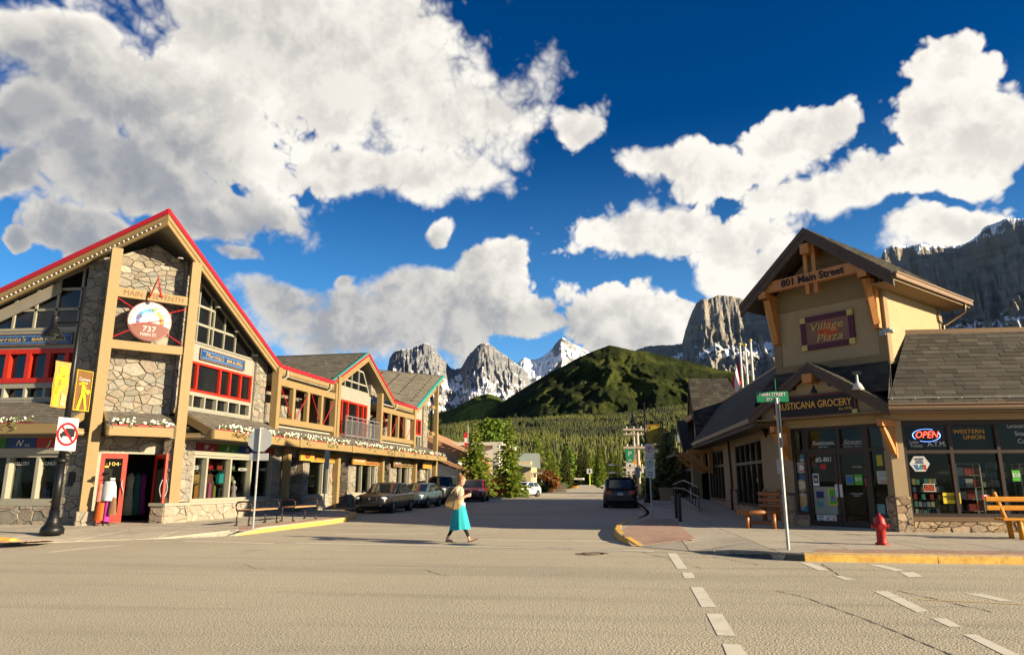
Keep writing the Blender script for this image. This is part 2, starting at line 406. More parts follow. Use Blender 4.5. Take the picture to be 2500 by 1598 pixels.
def shingle_field(P, tri, exposure, width, thick=.012, seed=0, jitter=.5, up=None):
    """tabs on a flat convex roof polygon (3-D points, counter-clockwise from outside)"""
    rg = random.Random(seed); pts = [np.array(q, float) for q in tri]
    n = np.cross(pts[1]-pts[0], pts[2]-pts[0]); n /= np.linalg.norm(n)
    if n[2] < 0: n = -n; pts = pts[::-1]
    u = UP-n*(UP@n); u /= np.linalg.norm(u); a = np.cross(u, n); o = pts[0]
    poly = [((q-o)@a, (q-o)@u) for q in pts]
    if area(poly) < 0: poly = poly[::-1]
    x0, x1 = min(p[0] for p in poly), max(p[0] for p in poly); y0, y1 = min(p[1] for p in poly), max(p[1] for p in poly)
    y = y0; r = 0
    while y < y1:
        x = x0-rg.uniform(0, width)
        while x < x1:
            w = width*rg.uniform(1-jitter, 1+jitter)
            q = clip([(x+.004, y-.012), (x+w-.004, y-.012), (x+w-.004, y+exposure), (x+.004, y+exposure)], poly)
            q = simplify(q, .004)
            if len(q) >= 3 and abs(area(q)) > .002:
                t = thick*rg.uniform(.6, 1.6); mb = MB()
                top = [o+a*p[0]+u*p[1]+n*(.004+t*(1-.75*(p[1]-y)/exposure)) for p in q]; bot = [o+a*p[0]+u*p[1]+n*.001 for p in q]
                k = len(q); mb.add(bot+top, [tuple(range(k, 2*k))]+[(i, (i+1) % k, k+(i+1) % k, k+i) for i in range(k)])
                P.add(mb, pxsize(top[0], math.sqrt(abs(area(q)))))
            x += w
        y += exposure; r += 1
# ================================================================== setting
def gz(x, y, z=0.0):
    d = cam_ray(x, y); k = (z-CAMH)/d[2]; return np.array([d[0]*k, d[1]*k, z])
def asphalt_mat():
    m, t, b = newmat('asphalt'); co = t.add('ShaderNodeTexCoord').outputs['Object']
    big = t.noise(co, .22, 6, .6); mid = t.noise(co, 1.7, 6, .65); fine = t.noise(co, 55, 3, .7); agg = t.add('ShaderNodeTexVoronoi')
    agg.inputs['Scale'].default_value = 42; t.lk(co, agg.inputs['Vector'])
    st = t.add('ShaderNodeMapping'); st.inputs['Scale'].default_value = (.12, 1.6, 1); t.lk(co, st.inputs[0])
    streak = t.noise(st.outputs[0], 1.0, 5, .6)
    c = t.ramp(big, [(.3, (.36, .315, .235)), (.7, (.43, .38, .285))])
    c = t.mix(t.ss(streak, .5, .75, 0, .4), c, (.19, .17, .14)); c = t.mix(t.ss(mid, .5, .8, 0, .3), c, (.42, .37, .29))
    c = t.mix(t.ss(agg.outputs['Color'], .0, 1.0, .0, .22), c, (.10, .09, .075))
    lane = t.add('ShaderNodeMapping'); lane.inputs['Scale'].default_value = (.05, .55, 1); lane.inputs['Rotation'].default_value = (0, 0, .06); t.lk(co, lane.inputs[0]); c = t.mix(t.ss(t.noise(lane.outputs[0], 1.0, 3, .5), .52, .66, 0, .35), c, (.22, .195, .155)); c = t.mix(t.ss(t.noise(co, .55, 7, .7), .60, .72, 0, .4), c, (.17, .15, .12))
    c = t.mix(t.ss(fine, .52, .72, 0, .3), c, (.48, .43, .34))
    t.lk(c, b.inputs['Base Color']); b.inputs['Roughness'].default_value = .88; b.inputs['Specular IOR Level'].default_value = .3
    bn = t.add('ShaderNodeBump'); bn.inputs['Strength'].default_value = .55; bn.inputs['Distance'].default_value = .012
    t.lk(t.m('ADD', agg.outputs['Distance'], fine), bn.inputs['Height']); t.lk(bn.outputs[0], b.inputs['Normal']); return m
def paint_mat(name, col, wear=.5):
    m, t, b = newmat(name); co = t.add('ShaderNodeTexCoord').outputs['Object']
    n = t.noise(co, 3.5, 9, .75); f = t.noise(co, 60, 2, .6)
    w = t.ss(t.m('ADD', t.m('MULTIPLY', n, .8), t.m('MULTIPLY', f, .2)), wear-.08, wear+.12)
    t.lk(t.mix(w, col, (.33, .29, .22)), b.inputs['Base Color']); b.inputs['Roughness'].default_value = .75; return m
M_ASPH = asphalt_mat(); M_WHITE = paint_mat('worn_white_paint', (.56, .52, .43), .57); M_FAINT = paint_mat('faded_white_paint', (.58, .54, .45), .56)
M_YLINE = paint_mat('faded_yellow_paint', (.5, .34, .1), .5)
M_CONC = piece_mat('concrete', [(.37, .325, .255), (.40, .35, .275), (.35, .31, .245), (.385, .335, .265)], .85, .25, 9, .22, .25)
M_BRICK = piece_mat('paving_brick', [(.34, .20, .15), (.38, .235, .175), (.31, .195, .15), (.40, .265, .205), (.36, .25, .20)], .85, .4, 30, .3, .2)
M_YKERB = mat('yellow_kerb_paint', (.62, .36, .07), .7, var=.22, vscale=7, bump=.5, bscale=16, dirt=.6)
M_KERB = mat('kerb_concrete', (.25, .235, .20), .85, var=.2, vscale=8, bump=.4, dirt=.6)
M_DKERB = mat('dark_kerb', (.07, .068, .062), .85, var=.25, vscale=10, bump=.5)
M_GROUND = mat('dry_grass', (.11, .12, .045), .95, var=.4, vscale=.6, bump=.3, bscale=3)
M_LAWN = mat('lawn', (.09, .15, .03), .95, var=.35, vscale=1.2, bump=.4, bscale=12)
MB().add([(-30000, -3000, -.06), (30000, -3000, -.06), (30000, 30000, -.06), (-30000, 30000, -.06)], [(0, 1, 2, 3)]).build('ground', M_GROUND, kind='structure')
MB().add([(-90, -25, 0), (90, -25, 0), (90, 22, 0), (-90, 22, 0), (-13.4, 22, 0), (3, 22, 0), (3, 340, 0), (-13.4, 340, 0), (-60, 63.0, 0), (-13.4, 63, 0), (-13.4, 84, 0), (-60, 84, 0)],
         [(0, 1, 2, 5, 4, 3), (4, 5, 6, 7, 10, 9), (8, 9, 10, 11)]).build('road', M_ASPH, kind='structure')
MB().add([(5, 58, 0), (60, 58, 0), (60, 72, 0), (5, 72, 0), (3, 72, 0), (3, 58, 0)], [(5, 0, 1, 2, 3, 4)]).build('side_road', M_ASPH, kind='structure')
def px_quads(name, quads, m, z=.004, scale=2.189, org=(1400, 1250)):
    b = MB()
    for q in quads:
        b.add([gz(org[0]+x/scale, org[1]+y/scale, z) for x, y in q], [tuple(range(len(q)))[::-1]])
    for i, f in enumerate(b.f):                                # upward faces
        p = [np.array(b.v[k]) for k in f]
        if np.cross(p[1]-p[0], p[2]-p[0])[2] < 0: b.f[i] = f[::-1]
    return b.build(name, m, kind='structure')
px_quads('crosswalk_marking', [[(500, 217), (550, 217), (610, 300), (555, 300)], [(580, 320), (635, 320), (650, 350), (590, 350)], [(625, 398), (690, 398), (765, 505), (685, 505)], [(710, 540), (795, 540), (868, 660), (770, 655)], [(795, 700), (890, 705), (960, 800), (835, 800)],
     [(1205, 265), (1270, 270), (1370, 308), (1310, 308)], [(1605, 420), (1680, 420), (1900, 525), (1835, 532)], [(1905, 562), (1990, 565), (2080, 610), (2010, 610)], [(2080, 650), (2150, 650), (2420, 775), (2330, 775)],
     [(1570, 275), (1650, 280), (1775, 310), (1715, 312)], [(1740, 318), (1820, 318), (1870, 342), (1790, 345)], [(2090, 433), (2180, 432), (2360, 475), (2280, 472)]], M_WHITE)
px_quads('crosswalk_marking', [[(1385, 335), (1440, 340), (1515, 360), (1450, 360)], [(0, 149), (250, 154), (250, 158), (0, 153)], [(0, 193), (430, 204), (430, 209), (0, 198)]], M_FAINT)
def px_line(name, pts, w, m, z=.004):
    """a strip of real width w along ground points given in picture pixels"""
    P = [gz(x, y, z) for x, y in pts]; b = MB(); V = []
    for i, q in enumerate(P):
        t = P[min(i+1, len(P)-1)]-P[max(i-1, 0)]; t /= np.linalg.norm(t); n = np.array([-t[1], t[0], 0]); ww = w if not callable(w) else w(i)
        V += [q-n*ww/2, q+n*ww/2]
    b.add(V, [(2*i, 2*i+2, 2*i+3, 2*i+1) for i in range(len(P)-1)]); return b.build(name, m, kind='structure')
for pts in ([(451, 1320), (560, 1322), (669, 1326)], [(721, 1324), (1000, 1330), (1230, 1334.5), (1400, 1338)], [(808, 1304), (930, 1303), (1064, 1301.5)], [(1130, 1315), (1270, 1317.5), (1400, 1319.5)], [(120, 1347), (210, 1337), (300, 1330)], [(0, 1330), (36, 1328)]):
    px_line('crosswalk_line', pts, .16, M_FAINT)
for pts in ([(2246, 1462), (2360, 1467), (2500, 1474)],): px_line('centre_line', pts, .07, M_YLINE)
for x in (28, 36, 45, 56): pass
M_CRACK = mat('crack_sealant', (.12, .105, .08), .8, var=.2)
def wob(pts, n=5, a=2.0, seed=1):
    rg = random.Random(seed); o = []
    for (x0, y0), (x1, y1) in zip(pts[:-1], pts[1:]):
        for k in range(n): o.append((x0+(x1-x0)*k/n+rg.uniform(-a, a), y0+(y1-y0)*k/n+rg.uniform(-a, a)*.25))
    return o+[pts[-1]]
for i, pts in enumerate([[(1893, 1441), (1960, 1455), (2030, 1480), (2105, 1507), (2190, 1540), (2260, 1571), (2340, 1604)], [(1560, 1344), (1620, 1360), (1711, 1386)], [(2006, 1375), (2032, 1392), (2058, 1410)], [(1010, 1390), (1040, 1390), (1070, 1401), (1100, 1405)], [(570, 1374), (598, 1376), (620, 1386), (650, 1388)], [(2190, 1440), (2300, 1465), (2420, 1492)], [(1710, 1352), (1760, 1361), (1850, 1377)]]):
    px_line('asphalt_crack', wob(pts, 6, 2.2, i), (lambda k: .018+.012*math.sin(k*1.7)), M_CRACK, .0035)
# ---- pavements: polygons at kerb foot, kerbs, ramps, slabs, bricks
def ramp_height(q, seg, run=1.3):
    if not seg: return .15
    best = 9
    for a, b in zip(seg[:-1], seg[1:]):
        ab = b-a; t = max(0, min(1, (q-a)@ab/(ab@ab))); best = min(best, np.linalg.norm(q-(a+ab*t)))
    return .012+.138*min(1, best/run)
def slabs(parent, poly, ramp, size, ang, skip=None):
    """concrete slabs clipped to the pavement outline, dropping to the road along the ramp line"""
    P = Pieces('slab', 'far_slabs'); c, s = math.cos(ang), math.sin(ang)
    R = [(p[0]*c+p[1]*s, -p[0]*s+p[1]*c) for p in poly]
    x0, x1 = min(p[0] for p in R), max(p[0] for p in R); y0, y1 = min(p[1] for p in R), max(p[1] for p in R); G = .011
    x = x0
    while x < x1:
        y = y0
        while y < y1:
            q = simplify(clip(R, [(x+G, y+G), (x+size-G, y+G), (x+size-G, y+size-G), (x+G, y+size-G)]), .01)
            if len(q) > 2 and abs(area(q)) > .01:
                if area(q) < 0: q = q[::-1]
                w = [np.array([p[0]*c-p[1]*s, p[0]*s+p[1]*c]) for p in q]
                top = [np.array([p[0], p[1], ramp_height(p, ramp)]) for p in w]; bot = [np.array([p[0], p[1], t[2]-.05]) for p, t in zip(w, top)]; k = len(q)
                mb = MB().add(bot+top, [tuple(range(k, 2*k))]+[(i, (i+1) % k, k+(i+1) % k, k+i) for i in range(k)])
                P.add(mb, pxsize(top[0], math.sqrt(abs(area(q)))))
            y += size
        x += size
    P.build(M_CONC, parent, 220)
def pavement(name, poly, ramp, size, ang):
    b = MB(); n = len(poly); P = [np.array(p[:2]) for p in poly]
    b.add([(p[0], p[1], ramp_height(p, ramp)-.03) for p in P], [tuple(range(n))])
    b.add([(p[0], p[1], z) for p in P for z in (-.05, ramp_height(p, ramp)-.03)], [(2*i, 2*((i+1) % n), 2*((i+1) % n)+1, 2*i+1) for i in range(n)])
    o = b.build(name, M_KERB, kind='structure'); slabs(o, P, ramp, size, ang); return o
def kerb(parent, pts, heights, m, name='kerb', w=.17, seg=2.4):
    """kerb stones set end to end along ground points; heights per point"""
    pts = [np.array(p[:2]) for p in pts]; L = [0]
    for a, b in zip(pts[:-1], pts[1:]): L.append(L[-1]+np.linalg.norm(b-a))
    def at(d):
        i = max(0, min(len(pts)-2, int(np.searchsorted(L, d))-1)); t = (d-L[i])/(L[i+1]-L[i])
        return pts[i]*(1-t)+pts[i+1]*t, heights[i]*(1-t)+heights[i+1]*t
    d = 0
    while d < L[-1]-.05:
        e = min(d+seg, L[-1]); N = max(2, int((e-d)/.3)); V = []
        for k in range(N+1):
            dd = d+.008+(e-d-.016)*k/N; q, h = at(dd); q2, _ = at(min(L[-1], dd+.05)); q1, _ = at(max(0, dd-.05)); t = (q2-q1)/np.linalg.norm(q2-q1); nn = np.array([-t[1], t[0]])
            r = .025
            for off, z in ((-.012, -.02), (.0, h-r), (r*.5, h-r*.2), (r*1.3, h), (w, h), (w, -.02)): V.append((*(q+nn*off), z))
        mb = MB(); mb.add(V, [(k*6+j, (k+1)*6+j, (k+1)*6+j+1, k*6+j+1) for k in range(N) for j in range(5)]+[(0, 1, 2, 3, 4, 5), tuple(N*6+j for j in range(6))[::-1]])
        mb.build(name, m, parent, smooth=False); d = e
def bricks(parent, poly, ang, limit, ramp=None, z=.004, l=.21, w=.105, course=True):
    P = Pieces('brick', 'far_bricks'); c, s = math.cos(ang), math.sin(ang); R = [(p[0]*c+p[1]*s, -p[0]*s+p[1]*c) for p in poly]
    if area(R) < 0: R = R[::-1]
    x0, x1 = min(p[0] for p in R), max(p[0] for p in R); y0, y1 = min(p[1] for p in R), max(p[1] for p in R); G = .004; rg = random.Random(3)
    y = y0; r = 0
    while y < y1:
        x = x0-(l/2 if r % 2 else 0)
        while x < x1:
            q = simplify(clip(R, [(x+G, y+G), (x+l-G, y+G), (x+l-G, y+w-G), (x+G, y+w-G)]), .004)
            if len(q) > 2 and abs(area(q)) > .001:
                W2 = [(p[0]*c-p[1]*s, p[0]*s+p[1]*c) for p in q]; k = len(q); e_ = z+rg.uniform(-.002, .002); hs = [e_+ramp_height(np.array(p), ramp) for p in W2]; zz = hs[0]
                mb = MB().add([(*p, h-.012) for p, h in zip(W2, hs)]+[(*p, h) for p, h in zip(W2, hs)], [tuple(range(k, 2*k))]+[(i, (i+1) % k, k+(i+1) % k, k+i) for i in range(k)])
                P.add(mb, pxsize((*W2[0], zz), math.sqrt(abs(area(q)))))
            x += l
        y += w; r += 1
    P.build(M_BRICK, parent, limit)
# right corner
KR = [gz(x, y) for x, y in ((2500, 1377), (2200, 1373), (1965, 1369.5), (1900, 1366), (1850, 1361.5), (1790, 1356), (1740, 1352), (1690, 1346), (1640, 1341), (1590, 1337), (1555, 1333), (1528, 1326), (1508, 1315), (1500, 1304), (1505, 1293), (1524, 1283), (1552, 1274), (1570, 1267), (1577, 1260))]
KR = [(60, 14.4, 0), (20, 14.45, 0)]+[tuple(k) for k in KR]
KR += [(2.0, 36, 0), (2.15, 48, 0), (2.3, 57, 0)]
polyR = KR[::-1]+[(60, 14.4, 0), (60, 57, 0)]; polyR = KR+[(60, 57, 0)]
polyR = [np.array(p[:2]) for p in polyR]
if area([tuple(p) for p in polyR]) < 0: polyR = polyR[::-1]
rampR = [np.array(k[:2]) for k in KR[9:13]]
pavR = pavement('pavement', polyR, rampR, 1.55, 0.0)
kr = [np.array(k[:2]) for k in KR]
kerb(pavR, kr[4:0:-1][::-1][::-1][::-1] if False else kr[0:5][::-1][::-1], [.15]*5, M_YKERB, 'yellow_kerb') if False else None
def kerb_dir(pts, hs, m, name): kerb(pavR, pts[::-1], hs[::-1], m, name)
# walking the outline with the pavement on the left hand: from the far end round the nose to Main Street
kerb_dir(kr[0:5], [.155]*5, M_YKERB, 'yellow_kerb')
kerb_dir(kr[4:9], [.152, .14, .11, .06, .02], M_DKERB, 'dark_kerb')
kerb_dir(kr[12:19], [.03, .13, .16, .165, .165, .16, .155], M_YKERB, 'yellow_kerb')
kerb_dir(kr[18:], [.15]*len(kr[18:]), M_KERB, 'kerb')
def inner(pts, d):
    o = []
    for i, p in enumerate(pts):
        t = pts[min(i+1, len(pts)-1)]-pts[max(0, i-1)]; t = t/np.linalg.norm(t); o.append(p+np.array([t[1], -t[0]])*d)
    return o
stripR = [np.array(p) for p in ((3.95, 14.93), (14, 14.7), (14, 15.75), (4.35, 15.75))]
bricks(pavR, stripR, 0.0, 170, rampR)
bulb = [gz(x, y, .158)[:2] for x, y in ((1541, 1316), (1698, 1314), (1641, 1265), (1581, 1265), (1558, 1275), (1533, 1284), (1519, 1294), (1521, 1304), (1529, 1311))]
bricks(pavR, bulb, .10, 200, rampR)
# left corner
KL = [gz(x, y) for x, y in ((0, 1327), (36, 1327), (62, 1326), (140, 1323), (250, 1319), (400, 1314), (575, 1307), (640, 1299), (720, 1289), (800, 1279), (845, 1272), (866, 1266), (868, 1260), (850, 1254), (838, 1252))]
KL = [(-90, 16.6, 0), (-30, 16.6, 0)]+[tuple(k) for k in KL]+[(-12.7, 34.5, 0), (-12.7, 60.0, 0), (-12.3, 61.5, 0), (-9.2, 62.0, 0), (-8.9, 62.8, 0)]
polyL = [np.array(p[:2]) for p in KL]+[np.array(p) for p in ((-13.4, 62.9), (-90, 62.9))]
if area([tuple(p) for p in polyL]) < 0: polyL = polyL[::-1]
rampL = [np.array(k[:2]) for k in KL[4:8]]
pavL = pavement('pavement', polyL, rampL, 1.5, .06)
kl = [np.array(k[:2]) for k in KL]
kerb(pavL, kl[0:5], [.15, .15, .15, .12, .02], M_YKERB, 'yellow_kerb'); kerb(pavL, kl[8:17], [.03, .13, .15, .155, .155, .155, .155, .155, .15], M_YKERB, 'yellow_kerb')
kerb(pavL, kl[16:], [.15]*len(kl[16:]), M_KERB, 'kerb')
bricks(pavL, [gz(x, y, .158)[:2] for x, y in ((585, 1295), (640, 1285), (720, 1275), (800, 1265.5), (843, 1260), (836, 1257), (760, 1266), (660, 1277), (585, 1284))], .10, 120, rampL)
bricks(pavL, [gz(x, y, .158)[:2] for x, y in ((0, 1311), (135, 1309), (120, 1316), (60, 1320), (0, 1322))], 0.0, 40, rampL)
# grass and lots farther down the street
MB().add([(-13.4, 84, -.02), (-13.4, 330, -.02), (-90, 330, -.02), (-90, 84, -.02)], [(0, 3, 2, 1)]).build('lawn', M_LAWN, kind='structure')
far_l = MB(); far_l.cube(-13.6, -11.6, 84, 330, -.05, .14); far_l.build('far_pavement', M_CONC, kind='structure')
far_r = MB(); far_r.cube(2.4, 4.6, 73, 330, -.05, .14); far_r.build('far_pavement', M_CONC, kind='structure')
MB().add([(4.6, 73, -.02), (60, 73, -.02), (60, 330, -.02), (4.6, 330, -.02)], [(0, 1, 2, 3)]).build('lawn', M_LAWN, kind='structure')
mh = thing('manhole_cover', 'round iron manhole cover in the road near the brick corner', 'manhole cover', gz(1446, 1351))
M_IRON = mat('cast_iron', (.20, .15, .11), .7, .1, var=.25, vscale=20, bump=.4)
b = MB(); c = gz(1446, 1351); b.lathe(c, [(.36, -.02), (.36, .006), (.33, .009), (.33, .004), (.30, .004)], 32); b.build('rim', M_IRON, mh)
b = MB(); b.lathe(c, [(.30, -.02), (.30, .008), (.26, .008), (.255, .004), (.18, .004), (.175, .008), (.0, .008)], 32); b.build('lid', M_IRON, mh)
# ================================================================== mountains
def vnoise(x, y, seed=0):
    def h(a, b):
        n = (a.astype(np.int64)*374761393+b.astype(np.int64)*668265263+seed*974711) & 0x7fffffff
        n = ((n ^ (n >> 13))*1274126177) & 0x7fffffff; return ((n ^ (n >> 16)) & 0xffff)/65535.0
    xi, yi = np.floor(x), np.floor(y); fx, fy = x-xi, y-yi; fx = fx*fx*(3-2*fx); fy = fy*fy*(3-2*fy)
    return (h(xi, yi)*(1-fx)+h(xi+1, yi)*fx)*(1-fy)+(h(xi, yi+1)*(1-fx)+h(xi+1, yi+1)*fx)*fy
def fbm2(x, y, o=6, seed=0, ridge=False, gain=.5):
    s = np.zeros_like(x); a = 1.0; tot = 0
    for i in range(o):
        v = vnoise(x, y, seed+i*17); v = 1-np.abs(2*v-1) if ridge else v
        s += a*v; tot += a; a *= gain; x = x*2.03+11.7; y = y*2.03+5.3
    return s/tot
def grid_obj(name, P, m, smooth=True):
    nr, nc = P.shape[:2]; me = bpy.data.meshes.new(name); idx = np.arange(nr*nc).reshape(nr, nc)
    q = np.stack([idx[:-1, :-1], idx[:-1, 1:], idx[1:, 1:], idx[1:, :-1]], -1).reshape(-1, 4)
    me.vertices.add(nr*nc); me.vertices.foreach_set('co', P.reshape(-1).astype(np.float32))
    me.loops.add(q.size); me.loops.foreach_set('vertex_index', q.reshape(-1).astype(np.int32)); me.polygons.add(len(q))
    me.polygons.foreach_set('loop_start', np.arange(0, q.size, 4, dtype=np.int32)); me.polygons.foreach_set('loop_total', np.full(len(q), 4, dtype=np.int32))
    me.polygons.foreach_set('use_smooth', np.full(len(q), smooth)); me.update(calc_edges=True); me.validate(); me.materials.append(m)
    o = bpy.data.objects.new(name, me); COL.objects.link(o); o['kind'] = 'structure'; return o
def mountain(name, sil, R, Rf, zf, m, nc=360, nr=150, crag=0.0, rib=0.0, prof=None, seed=0, jag=0.0, ribfreq=60.0, back=1.0, tfreq=5.0, tilt=1.8):
    """a ridge at range R whose skyline runs through sil, falling to foot height zf at range Rf; real terrain with ribs and gullies"""
    ae = np.array([az_el(x, y) for x, y in sil]); az = np.linspace(ae[0, 0], ae[-1, 0], nc); el = np.interp(az, ae[:, 0], ae[:, 1])
    el = el+jag*(fbm2(az*900, az*0+seed, 5, seed, True)-.55)
    Rr = R*(1+.05*(fbm2(az*9, az*0+3.1, 3, seed+5)-.5)); zr = CAMH+Rr*np.tan(el)
    nb = max(12, nr//6); t = np.concatenate([np.linspace(0, 1, nr), 1+np.linspace(.02, .5*back, nb)])
    T, A = np.meshgrid(t, az, indexing='ij'); Tc = np.clip(T, 0, 1)
    pf = np.interp(Tc, *prof) if prof else Tc
    Z = zf+(zr-zf)[None, :]*pf; Rg = Rf+(Rr-Rf)[None, :]*Tc
    behind = np.clip(T-1, 0, 1); Rg = Rg+behind*(R-Rf)*.9; Z = Z-behind*(zr-zf)[None, :]*1.6
    env = np.clip(np.sin(np.clip(T, 0, 1)*math.pi)*1.5, 0, 1)
    rb = fbm2(A*ribfreq+Tc*tilt+.9*fbm2(A*40, Tc*6, 3, seed+9), Tc*tfreq-A*ribfreq*.25, 6, seed+2, True)-.5
    big = fbm2(A*ribfreq*.22, Tc*1.3+7, 3, seed+31)-.5
    Rg = Rg-(rb*rib+big*rib*(2.2 if crag > 60 else 1.1))*np.clip(env+.15*(T <= 1), 0, 1)
    cr = fbm2(A*ribfreq*4+Tc*6, Tc*26, 6, seed+4, True)-.5; Rg = Rg-cr*crag*np.clip(env+.3, 0, 1); Z = Z+(fbm2(A*ribfreq*7, Tc*22, 5, seed+6)-.5)*crag*.5*env
    P = np.stack([Rg*np.sin(A), Rg*np.cos(A), Z], -1); return grid_obj(name, P, m)
def rock_mat(name, rock0, rock1, tree, snow_lo, snow_hi, tree_lo, tree_hi, chute=.5, warm=0.0, treefade=180.0, snowamt=0.0, strata=.0, bonus=()):
    m, t, b = newmat(name); g = t.add('ShaderNodeNewGeometry'); pos = g.outputs['Position']
    sp = t.add('ShaderNodeSeparateXYZ'); t.lk(pos, sp.inputs[0]); z = sp.outputs[2]
    sn = t.add('ShaderNodeSeparateXYZ'); t.lk(g.outputs['Normal'], sn.inputs[0]); nz = sn.outputs[2]
    km = t.vm('MULTIPLY', pos, (.001, .001, .001))
    vert = t.add('ShaderNodeMapping'); vert.inputs['Scale'].default_value = (20, 20, 6.5); t.lk(km, vert.inputs[0])
    hor = t.add('ShaderNodeMapping'); hor.inputs['Rotation'].default_value = (0, .32, 0); hor.inputs['Scale'].default_value = (2.2, 2.2, 30); t.lk(km, hor.inputs[0])
    fv = t.noise(vert.outputs[0], 1.0, 9, .68); fh = t.noise(hor.outputs[0], 1.0, 8, .66); fn = t.noise(km, 42, 9, .7); fl = t.noise(km, 5, 7, .6)
    c = t.ramp(t.m('ADD', t.m('MULTIPLY', fv, .45), t.m('MULTIPLY', fh, .55)), [(.34, rock0), (.62, rock1)])
    c = t.mix(t.ss(fn, .55, .8, 0, .5), c, tuple(x*.5 for x in rock0))
    if warm: c = t.mix(t.ss(fl, .46, .66, 0, warm), c, (.30, .245, .175))
    # snow lies on the gentler ledges and in the gullies
    sm = t.add('ShaderNodeMapping'); sm.inputs['Scale'].default_value = (11, 11, 2.0); t.lk(t.vm('ADD', km, t.vm('MULTIPLY', t.add('ShaderNodeTexNoise').outputs[1], (.12, .12, .12))), sm.inputs[0])
    s = t.m('ADD', t.m('MULTIPLY', t.m('SUBTRACT', t.noise(sm.outputs[0], 1.0, 6, .58), .5), 3.6*chute), t.m('MULTIPLY', t.m('SUBTRACT', fh, .5), 2.0*(1-chute)+strata))
    s = t.m('ADD', s, t.m('MULTIPLY', t.m('SUBTRACT', nz, .55), 2.0))
    band = t.m('MULTIPLY', t.ss(z, snow_lo[0], snow_lo[1]), t.ss(z, snow_hi[1], snow_hi[0]))
    for z0_, z1_, k_ in bonus: s = t.m('ADD', s, t.ss(z, z0_, z1_, 0, k_))
    s = t.ss(t.m('ADD', s, snowamt), .10, .26); s = t.m('MULTIPLY', s, band)
    c = t.mix(s, c, (.86, .86, .88))
    # trees below the ragged tree line
    tl = t.m('ADD', z, t.m('ADD', t.m('MULTIPLY', t.m('SUBTRACT', fl, .5), treefade*4.5), t.m('MULTIPLY', t.m('SUBTRACT', fv, .5), treefade*3)))
    tr = t.ss(tl, tree_hi, tree_lo)
    cone = t.add('ShaderNodeTexVoronoi'); cone.inputs['Scale'].default_value = 70; t.lk(km, cone.inputs['Vector'])
    mp2 = t.add('ShaderNodeMapping'); mp2.inputs['Scale'].default_value = (110, 110, 55); t.lk(km, mp2.inputs[0])
    fine = t.noise(mp2.outputs[0], 1.0, 6, .75)
    tc = t.ramp(fine, [(.36, tuple(x*.25 for x in tree)), (.5, tree), (.66, (tree[0]*1.9, tree[1]*1.7, tree[2]*1.2))])
    tc = t.mix(t.ss(t.noise(km, 3.2, 6, .6), .50, .59, 0, .9), tc, t.mix(fine, tuple(x*1.2 for x in tree), (tree[0]*4.6, tree[1]*3.7, tree[2]*2.6)))  # lighter noise patches painted in as sunlit gaps between cloud shadows
    bare = t.ss(t.noise(km, 7.5, 8, .72), .60, .70, 0, .55); tc = t.mix(bare, tc, (.16, .15, .12))
    c = t.mix(tr, c, tc)
    t.lk(c, b.inputs['Base Color']); b.inputs['Roughness'].default_value = .95; b.inputs['Specular IOR Level'].default_value = .05
    bn = t.add('ShaderNodeBump'); bn.inputs['Strength'].default_value = .75; bn.inputs['Distance'].default_value = 35
    hgt = t.m('ADD', t.m('MULTIPLY', fv, .9), t.m('ADD', t.m('MULTIPLY', fn, .6), t.m('MULTIPLY', t.m('MULTIPLY', fine, tr), .9)))
    t.lk(hgt, bn.inputs['Height']); t.lk(bn.outputs[0], b.inputs['Normal']); return m
M_SIS = rock_mat('sisters_rock', (.10, .112, .135), (.23, .235, .25), (.04, .055, .02), (520, 760), (2900, 3300), 260, 430, .75, .25, 90, -.62, bonus=((1250, 950, .60), (620, 480, -.5)))
M_SNOWP = rock_mat('snowy_rock', (.16, .17, .19), (.30, .30, .31), (.04, .05, .02), (300, 700), (4200, 4600), 100, 300, .35, .1, 100, -.30, .15, bonus=((2280, 2050, .62),))
M_HALING = rock_mat('cliff_rock', (.14, .14, .14), (.33, .305, .26), (.032, .042, .015), (700, 900), (1900, 2600), 430, 640, .6, .6, 120, -.80, bonus=((1400, 1700, .98), (800, 880, .66), (960, 1040, -.66)))
M_DARK = rock_mat('forest_slope', (.13, .125, .115), (.24, .225, .20), (.020, .028, .009), (1900, 2000), (3000, 3200), 1150, 1450, .6, .4, 120, -1.0)  # very dark tree colour stands in for cloud shadow on this slope
M_GREEN = rock_mat('green_slope', (.2, .18, .13), (.3, .27, .2), (.055, .075, .02), (2900, 3000), (4000, 4200), 1500, 1700, .6, .4, 120, -1.0)
mountain('mountain', [(860, 980), (905, 950), (945, 905), (952, 872), (962, 858), (985, 853), (1003, 850), (1015, 846), (1028, 842), (1040, 838), (1052, 843), (1064, 855), (1078, 871), (1090, 886), (1102, 900), (1112, 902), (1127, 897), (1134, 884), (1142, 870), (1155, 856), (1168, 843), (1182, 836), (1194, 839), (1206, 848), (1222, 860), (1240, 872), (1262, 889), (1282, 903), (1292, 925), (1302, 945), (1330, 985), (1370, 1030), (1420, 1080)],
         8200, 5200, 30, M_SIS, 420, 150, crag=110, rib=330, prof=([0, .35, .62, .8, 1], [0, .18, .42, .66, 1]), seed=3, jag=.0030, ribfreq=42)
mountain('mountain', [(1180, 960), (1225, 905), (1258, 890), (1280, 873), (1298, 879), (1318, 874), (1336, 862), (1350, 848), (1358, 836), (1372, 823), (1384, 829), (1398, 838), (1416, 846), (1440, 860), (1470, 876), (1500, 884), (1540, 890), (1600, 905), (1680, 930), (1760, 960)],
         11500, 8600, 30, M_SNOWP, 300, 110, crag=150, rib=380, prof=([0, .4, .75, 1], [0, .3, .62, 1]), seed=8, jag=.0018, ribfreq=34, tfreq=9, tilt=3)
